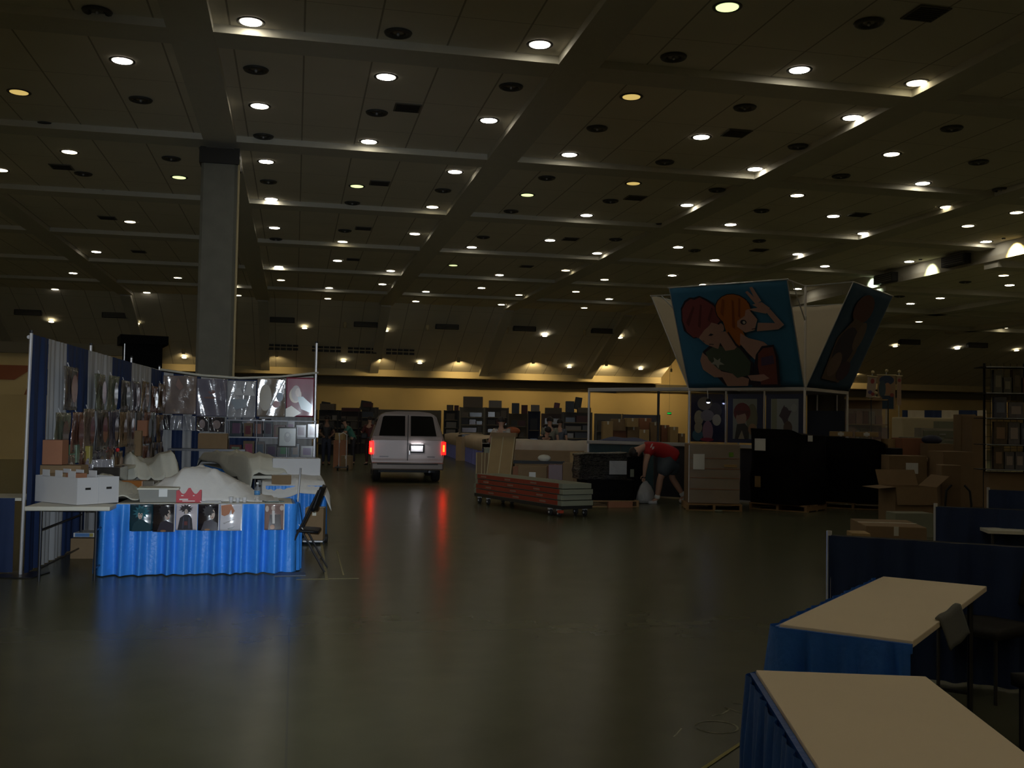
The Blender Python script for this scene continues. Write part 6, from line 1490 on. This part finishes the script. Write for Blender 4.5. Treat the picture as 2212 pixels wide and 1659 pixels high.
p = at_d(1530, 867, 22.1); t = thing('clip_lamp', 'small blue-white glaring lamp over the left framed poster of the stand', 'lamp', p, 0)
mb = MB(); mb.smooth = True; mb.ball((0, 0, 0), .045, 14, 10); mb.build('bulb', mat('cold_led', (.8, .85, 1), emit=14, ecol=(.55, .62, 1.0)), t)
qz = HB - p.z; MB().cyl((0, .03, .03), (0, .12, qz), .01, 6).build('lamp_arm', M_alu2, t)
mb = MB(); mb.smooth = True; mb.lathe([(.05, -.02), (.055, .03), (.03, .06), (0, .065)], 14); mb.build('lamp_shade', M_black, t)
# ================================================================== right: low drapes, cartons, rack, tables
def low_drape(label, label_pole, a, b, h, seed, m=None):
    a = Vector((a.x, a.y, 0)); b = Vector((b.x, b.y, 0))
    fn, L = curtain_fn([a, b], h, .015, amp=.03, wl=.17, seed=seed, gather=.5)
    mb = MB(); mb.smooth = True; mb.grid(fn, int(L / .02), 14); tag(mb.build('blue_drape', m or M_navy), label, 'drape', 'low side drapes at right')
    t = thing('drape_upright', label_pole, 'pole', a, 0, 'short uprights at right'); MB().cyl((0, 0, .01), (0, 0, h + .03), .019, 10).build('pole', M_alu, t); MB().box((0, 0, .006), (.4, .4, .012)).build('base_plate', M_steel, t)
    MB().cyl((0, 0, h - .01), (b.x - a.x, b.y - a.y, h - .01), .016, 8).build('rail', M_steel, t)
def at_h(x, y, h): p = at_z(x, y, h); return Vector((p.x, p.y, 0))
a1 = at_h(1791, 1156, .91); b1 = at_h(2212, 1182, .91); dd = (b1 - a1).normalized()
low_drape('low dark blue drape with pleats behind the second beige table', 'bright short upright at the left end of the nearest low drape', a1, a1 + dd * 2.6, .91, 5)
a2 = at_h(2021, 1094, .91); b2 = at_h(2212, 1102, .91); dd2 = (b2 - a2).normalized()
low_drape('farther low dark drape right of the open carton', 'dim short upright left of the farther low drape', a2, a2 + dd2 * 2.5, .91, 6)
a3 = at_h(2135, 1058, .91); low_drape('farthest low dark drape at the right edge', 'dim short upright of the farthest low drape at the right edge', a3, a3 + dd2 * 2.2, .91, 7)
p = at_h(2182, 1102, .94); o = MB().box((0, 0, .72), (.7, .5, .03)).build('table_top', M_top2, None, Vector((p.x + .3, p.y + .4, 0)), -.2)
o.name = 'small_table'; tag(o, 'pale table edge showing over the farther low drape at the right edge', 'table')
mb = MB()
for sx in (-.3, .3):
    for sy in (-.2, .2): mb = MB(); mb.cyl((sx, sy, 0), (sx, sy, .71), .014, 6); mb.build('leg', M_steel, o)
# beige tables
def beige_table(label, o, rz, L, W, skirts, seed):
    t = thing('exhibit_table', label, 'table', o, rz, 'beige tables at the right front')
    MB().box((L / 2, W / 2, .735), (L, W, .03), bev=.004).build('table_top', M_top, t)
    for sx in (.12, L - .12):
        for sy in (.07, W - .07): MB().cyl((sx, sy, 0), (sx, sy, .72), .016, 8).build('leg', M_steel, t)
    for sx in (.12, L - .12): MB().cyl((sx, .07, .15), (sx, W - .07, .15), .01, 6).build('crossbar', M_steel, t)
    return t
# table B (farther)
c0 = at_z(1684, 1348, .75); c1b = at_z(1984, 1380, .75); c2b = at_z(2133, 1262, .75); c3b = at_z(1912, 1243, .75)
def rect_fit(near0, near1, far):
    w = (near1 - near0); w.z = 0; l = far - near0; l.z = 0
    return w, l
w_, l_ = rect_fit(c0, c1b, c3b)
lz = math.atan2(l_.y, l_.x); LB = 1.88; WB = .58
# local x along length, local y to the left; place origin so that width runs to the right
perp = Vector((math.sin(lz), -math.cos(lz), 0))
oB = Vector((c0.x, c0.y, 0)) + perp * WB
tB = beige_table('beige-topped table with a blue satin skirt, the farther of the two at right front', oB, lz, LB, WB, None, 3)
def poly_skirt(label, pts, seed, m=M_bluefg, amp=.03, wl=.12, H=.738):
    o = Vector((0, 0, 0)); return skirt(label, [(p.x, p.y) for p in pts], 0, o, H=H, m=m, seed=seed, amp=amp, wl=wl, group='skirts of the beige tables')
lv = Vector((math.cos(lz), math.sin(lz), 0)); p0 = Vector((c0.x, c0.y, 0))

poly_skirt('blue satin skirt of the farther beige table', [p0 + lv * LB, p0, p0 + perp * WB], 31, m=mat('half_shaded_blue_satin', (.035, .17, .58), .4, noise=.12, nscale=9, bump=.25, bscale=25), amp=.040, wl=.12)  # half-dark copy of the skirt blue, shade put into its colour
def fD(u, v): return .752 - v * .16 + .01 * math.sin(7 * u)
cloth('table_cloth', 'grey cloth hanging over the right edge of the farther beige table', [p0 + perp * (WB - .02) + lv * .55, p0 + perp * (WB - .02) + lv * 1.05, p0 + perp * (WB + .045) + lv * 1.05, p0 + perp * (WB + .045) + lv * .55], lambda u, v: .757 - max(0, v - .3) * .20 + .004 * math.sin(9 * u), 14, 10, cmat((.10, .10, .08), .8))
# table A (nearest)
k0 = at_z(1633, 1447, .75); k1 = at_z(1976, 1452, .75); k2 = at_z(1770, 1659, .75)
la_ = k2 - k0; la_.z = 0; la_.normalize(); wa = Vector((-la_.y, la_.x, 0)); 
if wa.x < 0: wa = -wa
LA = 1.83; WA = .61
q0 = Vector((k0.x, k0.y, 0)); rzA = math.atan2(la_.y, la_.x)
tA = beige_table('beige-topped table nearest the camera at the lower right corner', q0, rzA, LA, WA, None, 4)
poly_skirt('shaded blue satin skirt on the aisle side of the nearest beige table', [q0 + la_ * LA - wa * .0, q0, q0 + wa * WA][::-1], 37, amp=.032, wl=.10)
# dark chairs behind the beige tables
def dark_chair(label, loc, rz):
    t = thing('padded_chair', label, 'chair', loc, rz, 'dark padded chairs at the right edge')
    mb = MB(); mb.smooth = True; mb.grid(lambda u, v: ((u - .5) * .46, (v - .5) * .44, .45 + .02 * math.sin(PI * u) * math.sin(PI * v)), 10, 10, thick=.06); mb.build('seat', cmat((.02, .018, .012), .7), t)
    mb = MB(); mb.smooth = True; mb.grid(lambda u, v: ((u - .5) * .44, .22 + .05 * v + .03 * math.cos(PI * (u - .5)), .55 + .33 * v), 10, 8, thick=.04); mb.build('backrest', cmat((.02, .018, .012), .7), t)
    for sx in (-.2, .2):
        MB().tube([(sx, .24, 0), (sx, .22, .45), (sx, .27, .86)], .012, 6).build('leg', M_steel, t); MB().cyl((sx, -.18, 0), (sx, -.18, .43), .012, 6).build('leg', M_steel, t)
    return t
dark_chair('dark padded chair right of the farther beige table', at_z(2130, 1560) + Vector((.28, .62, 0)), R(-60))
dark_chair('dark padded chair right of the nearest beige table', at_z(2200, 1750) + Vector((.52, .42, 0)), R(-80))
# writing and tape on the floor at lower right
def chalk(label, pts, r=.006, n=10, name='chalk_mark'):
    P = [at_z(x, y, .0) for x, y in pts]; mb = MB(); 
    for a, b in zip(P, P[1:]):
        d = (b - a); nn = Vector((-d.y, d.x, 0)).normalized() * r
        mb.add([a - nn + Vector((0, 0, .002)), b - nn + Vector((0, 0, .002)), b + nn + Vector((0, 0, .002)), a + nn + Vector((0, 0, .002))], [(0, 1, 2, 3)])
    return tag(mb.build(name, mat('chalk', (.30, .29, .18), .8, noise=.3, nscale=14)), label, 'floor marking', 'chalk marks on the floor')
chalk('chalked oval ring on the floor beside the nearest beige table', [(1502 + 46 * (1 - math.cos(t)) , 1568 - 13 * math.sin(t) + 6 * (1 - math.cos(t)) * .5 + 0) for t in [2 * PI * k / 28 for k in range(27)]])
chalk('chalked V-shaped stroke on the floor beside the nearest beige table', [(1538, 1547), (1560, 1543), (1576, 1533), (1567, 1528), (1590, 1537), (1612, 1545)])
chalk('short chalked dash on the floor beside the nearest beige table', [(1584, 1518), (1616, 1524)])
chalk('faint chalk smear left of the chalked ring', [(1455, 1592), (1462, 1586), (1472, 1574)], .004)
tape('floor_tape', 'yellowish tape line running under the nearest beige table at the bottom', at_z(1518, 1662), at_z(1625, 1590), .022, mat('yellow_tape', (.38, .33, .08), .6, noise=.2))

# cartons at the right
def pxbox(x0, x1, y0, y1, D, label, m, dep=.4, rz=0.0, z=None, flaps=None, lab_=None, name='cardboard_box', tape_=False):
    a = at_d(x0, y1, D); b = at_d(x1, y1, D); c_ = at_d(x0, y0, D); zz = max(0.0, a.z) if z is None else z
    h_ = max(.03, c_.z - zz)
    lc = None if lab_ is None else lab_
    return carton(name, label, Vector(((a.x + b.x) / 2, D + dep / 2, zz)), (b.x - a.x, dep, h_), rz, m, tape=tape_, flaps=flaps, labelcol=lc)
pxbox(1928, 2022, 1052, 1135, 16.6, 'open brown carton with raised flaps right of the black pallet loads', M_card, .6, R(6), z=0, flaps=[(0, 1, R(28)), (1, 0, R(50)), (-1, 0, R(95)), (0, -1, R(170))])
pxbox(1932, 2016, 1108, 1140, 15.6, 'pale low carton in front of the open brown carton', M_greyg, .35, R(4), z=0)
pxbox(1885, 2012, 1137, 1200, 11.2, 'low brown carton with a pale top showing over the nearest low drape', M_card, .9, R(-8), z=0, tape_=True)
pxbox(1845, 1884, 1152, 1200, 10.8, 'flat carton flap left of the low brown carton', M_card2, .3, R(-8), z=0)
pxbox(1926, 2005, 984, 1045, 19.0, 'long dark brown carton with a bluish sheet, right of the wide black load', M_card, .6, R(-6), z=.0, lab_=(.2, .80, .22, .20, M_paper))
pxbox(2004, 2036, 990, 1040, 19.4, 'brown open carton beside the one with the bluish sheet', M_card, .5, R(-6), z=0, flaps=[(0, -1, R(130)), (1, 0, R(60))])
pxbox(1946, 2010, 946, 984, 20.5, 'brown carton stacked behind the one with the bluish sheet', M_cardr, .5, R(3), z=0)
pxbox(1918, 1945, 948, 990, 20.8, 'ochre carton with a round dark hole right of the black load', M_card2, .4, 0, z=0)
pxbox(1960, 2040, 944, 962, 22, 'flat grey-green carton on the pile below the drawers', M_greyg, .5, 0, z=0)
pxbox(1925, 1950, 968, 985, 20.2, 'dark small box with a pale edge in the carton pile', M_black, .3, 0, z=0)
pxbox(2005, 2060, 958, 975, 20.0, 'small carton with a dark blue bag on it in the pile', M_card, .4, 0, z=0)
p = at_d(2022, 957, 20.0); t = thing('dark_bag', 'dark blue soft bag lying on the carton pile', 'bag', Vector((p.x, p.y + .2, p.z)), 0); mb = MB(); mb.smooth = True; mb.ball((0, 0, .06), .16, 14, 8, sc=(1.3, .8, .6)); mb.build('bag_body', cmat((.02, .025, .06), .5), t)
pxbox(2030, 2100, 975, 1040, 18.6, 'large dim brown carton right of the pile, before the wire rack', M_card, .5, R(10), z=0)
pxbox(2040, 2080, 1005, 1110, 17.0, 'tall dark brown carton standing behind the farther low drape', M_card, .4, R(-10), z=0)
pxbox(2076, 2108, 895, 960, 22.5, 'tall brown carton below the red-marked edge, left of the wire rack', M_card, .4, 0, z=0)
pxbox(2100, 2128, 898, 1010, 22.0, 'tallest brown carton just left of the wire rack', M_card, .5, 0, z=0)
# white drawer unit
a = at_d(1990, 962, 23.5); b = at_d(2080, 962, 23.5); c_ = at_d(2030, 925, 23.5)
t = thing('drawer_unit', 'whitish stacked drawer unit in the carton pile', 'drawers', Vector(((a.x + b.x) / 2, 23.7, 0)), 0); wd = b.x - a.x
MB().box((0, 0, c_.z / 2), (wd, .4, c_.z)).build('drawer_case', mat('dull_white', (.42, .38, .30), .6), t)
for k in range(6):
    zz = c_.z - .14 - k * .22
    dr = MB().box((0, -.21, zz), (wd * .9, .02, .17), bev=.01).build('drawer', M_greyg, t); MB().box((0, -.225, zz), (.14, .02, .03)).build('drawer_handle', M_alu2, dr)
pxbox(2028, 2060, 910, 925, 23.6, 'small grey printed box on top of the drawer unit', M_greyg, .3, 0, z=c_.z)
t = thing('white_drape_table', 'pale sheet-covered table behind the carton pile', 'table', Vector((at_d(1995, 950, 30).x, 30, 0)), 0)
zz = at_d(1995, 902, 30).z; MB().box((0, 0, zz / 2), (1.6, .8, zz), bev=.05).build('sheet_cover', mat('warm_sheet', (.52, .44, .28), .8), t)
# striped drape far right
xs = [1948, 1960, 1996, 2033, 2070, 2110, 2130]
for k in range(6):
    a = at_d(xs[k], 886, 40); b = at_d(xs[k + 1], 886, 40); fn, L = curtain_fn([(a.x, 40), (b.x, 40)], a.z, .02, amp=.04, wl=.3, seed=k + 90)
    mb = MB(); mb.smooth = True; mb.grid(fn, max(8, int(L / .06)), 8)
    tag(mb.build('blue_drape' if k % 2 == 0 else 'white_drape', M_navy if k % 2 == 0 else mat('warm_white_drape', (.60, .52, .38), .8)), '%s block of the far striped drape at right, %s from the left' % ('dark blue' if k % 2 == 0 else 'pale', ordinal(k + 1)), 'drape', 'far striped drape at right')
# hanging scroll banners
def scroll(label, x0, x1, y0, y1, D, bg, shapes, lean=0, cap=True):
    a = at_d(x0, y1, D); b = at_d(x1, y1, D); c_ = at_d(x0, y0, D); t = thing('hanging_scroll', label, 'banner', Vector((a.x, D, a.z)), 0, None)
    w_ = b.x - a.x; h_ = c_.z - a.z
    MB().box((w_ / 2, .01, h_ / 2), (w_, .015, h_)).build('cloth_sheet', cmat(bg, .7), t); arts(t, (0, 0, 0), (1, 0, 0), (0, 0, 1), w_, h_, shapes, off=.003)
    MB().cyl((-.03, 0, h_), (w_ + .03, 0, h_), .018, 8).build('rod', M_lip, t)
    MB().cyl((w_ / 2, .03, -a.z), (w_ / 2, .03, h_ + .12), .016, 8).build('support_pole', M_alu2, t)
    mb = MB(); mb.smooth = True; mb.ball((w_ / 2, 0, h_ + .13), .05, 10, 6); mb.build('finial', M_lip, t)
    t.rotation_euler.y = lean
    return t
scroll('pale scroll banner with red and blue marks, left of the two hanging scrolls', 1871, 1890, 812, 858, 30, (.42, .33, .26), [((.34, .06, .05), ell(.55, .78, .22, .12)), ((.10, .08, .2), ell(.4, .25, .25, .09)), ((.3, .05, .05), ell(.7, .18, .2, .08))], R(5))
scroll('painted scroll of a dark-haired cartoon figure above the carton pile', 1896, 1934, 810, 884, 30.3, (.36, .24, .14), [((.04, .06, .12), ell(.5, .85, .42, .14)), ((.4, .22, .12), ell(.55, .62, .2, .16)), ((.05, .09, .12), ell(.25, .6, .2, .25)), ((.02, .05, .09), [(.25, .02), (.25, .40), (.9, .40), (.9, .02)]), ((.25, .05, .04), ell(.8, .42, .12, .06))])
scroll('narrow pale scroll right of the painted figure scroll', 1938, 1947, 812, 876, 30.6, (.40, .28, .20), [((.3, .05, .05), ell(.5, .85, .4, .06))])
scroll('small pale poster below the left scroll', 1886, 1898, 858, 880, 30, (.46, .28, .18), [((.2, .12, .2), ell(.5, .5, .3, .3))])
# clear wrapped display case
a = at_d(1826, 942, 26); b = at_d(1920, 942, 26); c_ = at_d(1826, 862, 26)
t = thing('display_case', 'pale display case behind clear film just right of the stand', 'display case', Vector(((a.x + b.x) / 2, 26.3, 0)), 0); wd = b.x - a.x
for k, x in enumerate((-wd / 2, 0.12, wd / 2)): MB().cyl((x, -.25, 0), (x, -.25, c_.z), .015, 8).build('post', M_steel, t)
MB().box((0, .2, c_.z / 2), (wd, .03, c_.z)).build('back_board', mat('case_tan', (.38, .26, .15), .7, noise=.2), t)
for k, zz in enumerate((.7, 1.35, 1.75, c_.z)):
    MB().box((0, 0, zz), (wd, .5, .03)).build('shelf', M_card2, t)
rnd = random.Random(2)
for zz in (1.365, 1.765):
    x = -wd / 2 + .05
    while x < wd / 2 - .12:
        w2 = rnd.uniform(.08, .28); h2 = rnd.uniform(.18, .34); MB().box((x + w2 / 2, -.05, zz + h2 / 2), (w2 * .9, .2, h2)).build('goods', cmat(rnd.choice([(.35, .2, .14), (.4, .34, .26), (.16, .12, .05), (.2, .08, .05), (.45, .3, .24)]), .4), t); x += w2
mb = MB(); mb.smooth = True; mb.grid(lambda u, v: ((u - .5) * wd, -.27 - .02 * math.sin(9 * u + 3 * v), 1.2 + v * .95), 24, 16, thick=.002); mb.build('clear_film', M_clear, t)
# wire rack at the right edge
RD = 16.2; a = at_d(2126, 1080, RD); zt = at_d(2140, 785, RD).z
t = thing('grid_rack', 'tall black wire grid rack hung with glossy goods at the right edge', 'rack', Vector((a.x, RD, 0)), R(-8)); wd = 1.5
for x in (0, .6, wd): MB().box((x, 0, zt / 2), (.03, .03, zt)).build('post', M_black, t)
mb = MB()
for k in range(14): mb.cyl((.0, .02, .25 + k * (zt - .3) / 13), (wd, .02, .25 + k * (zt - .3) / 13), .004, 5)
for k in range(16): mb.cyl((k * wd / 15, .02, .2), (k * wd / 15, .02, zt), .004, 5)
mb.build('wire_grid', M_steel, t)
sz = [at_d(2150, y, RD).z for y in (796, 851, 904, 960, 1013)]
for z in sz:
    s_ = MB().box((wd / 2 - .08, -.18, z), (wd + .16, .36, .012)).build('shelf', M_black, t); MB().cyl((-.08, -.365, z), (wd + .05, -.365, z), .007, 6).build('shelf_edge', M_alu2, s_)
    MB().cyl((-.0, -.18, z - .012), (wd, -.18, z - .012), .006, 5).build('bracket', M_steel, s_)
rnd = random.Random(8); T = Matrix.Translation(t.location) @ Matrix.Rotation(R(-8), 4, 'Z')
gc = [(.02, .03, .06), (.03, .05, .10), (.05, .06, .06), (.02, .02, .02), (.08, .06, .05), (.03, .08, .09), (.10, .10, .12), (.06, .02, .03)]
for r_, z in enumerate(sz[1:]):
    x = .06; n = 0
    while x < 1.30:
        w2 = rnd.uniform(.1, .24); h2 = rnd.uniform(.24, .37); k = rnd.randrange(len(gc))
        o = thing('boxed_toy', '%s dark glossy box from the left, %s shelf of the right-edge rack' % (ordinal(n + 1), ['lowest', 'second', 'third', 'top'][::-1][r_] if False else ['upper', 'second', 'third', 'bottom'][r_]), 'box', T @ Vector((x + w2 / 2, -.2, z + .007)), R(-8), 'boxes on the wire rack at right')
        MB().box((0, 0, h2 / 2), (w2 * .92, .14, h2), bev=.004).build('carton', mat('glossy_dark_%d' % k, gc[k], .1, coat=1.0, noise=.6, nscale=10), o)
        MB().box((0, -.073, h2 * .5), (w2 * .6, .003, h2 * .5)).build('window', cmat((gc[k][0] * 3, gc[k][1] * 2.5, gc[k][2] * 2), .1, 1.0), o)
        x += w2 + .01; n += 1
pxbox(2142, 2300, 1020, 1052, 15.9, 'pale brown carton under the lowest shelf of the wire rack', M_card, .3, R(-6), z=0)
# black trolley with looped frame
t = thing('hand_truck', 'dark hand truck with looped handles behind the farther low drape', 'hand truck', Vector((at_d(2070, 1080, 14.6).x, 14.6, 0)), R(-20))
for x in (-.17, .17): MB().tube([(x, 0, .05), (x, 0, .6), (x * .9, .02, .78), (x * .5, .05, .86)], .016, 8).build('handle', M_black, t)
MB().box((0, -.12, .04), (.42, .3, .02)).build('toe_plate', M_black, t)
for x in (-.2, .2): MB().cyl((x - .02, .1, .1), (x + .02, .1, .1), .10, 16).build('wheel', M_rub, t)
mb = MB(); mb.smooth = True; mb.ball((0, 0, 0), .18, 14, 10, sc=(.7, .3, 1.2)); mb.build('plate', cmat((.14, .12, .04), .5), t); t.children[-1].location = (.28, -.1, .62)
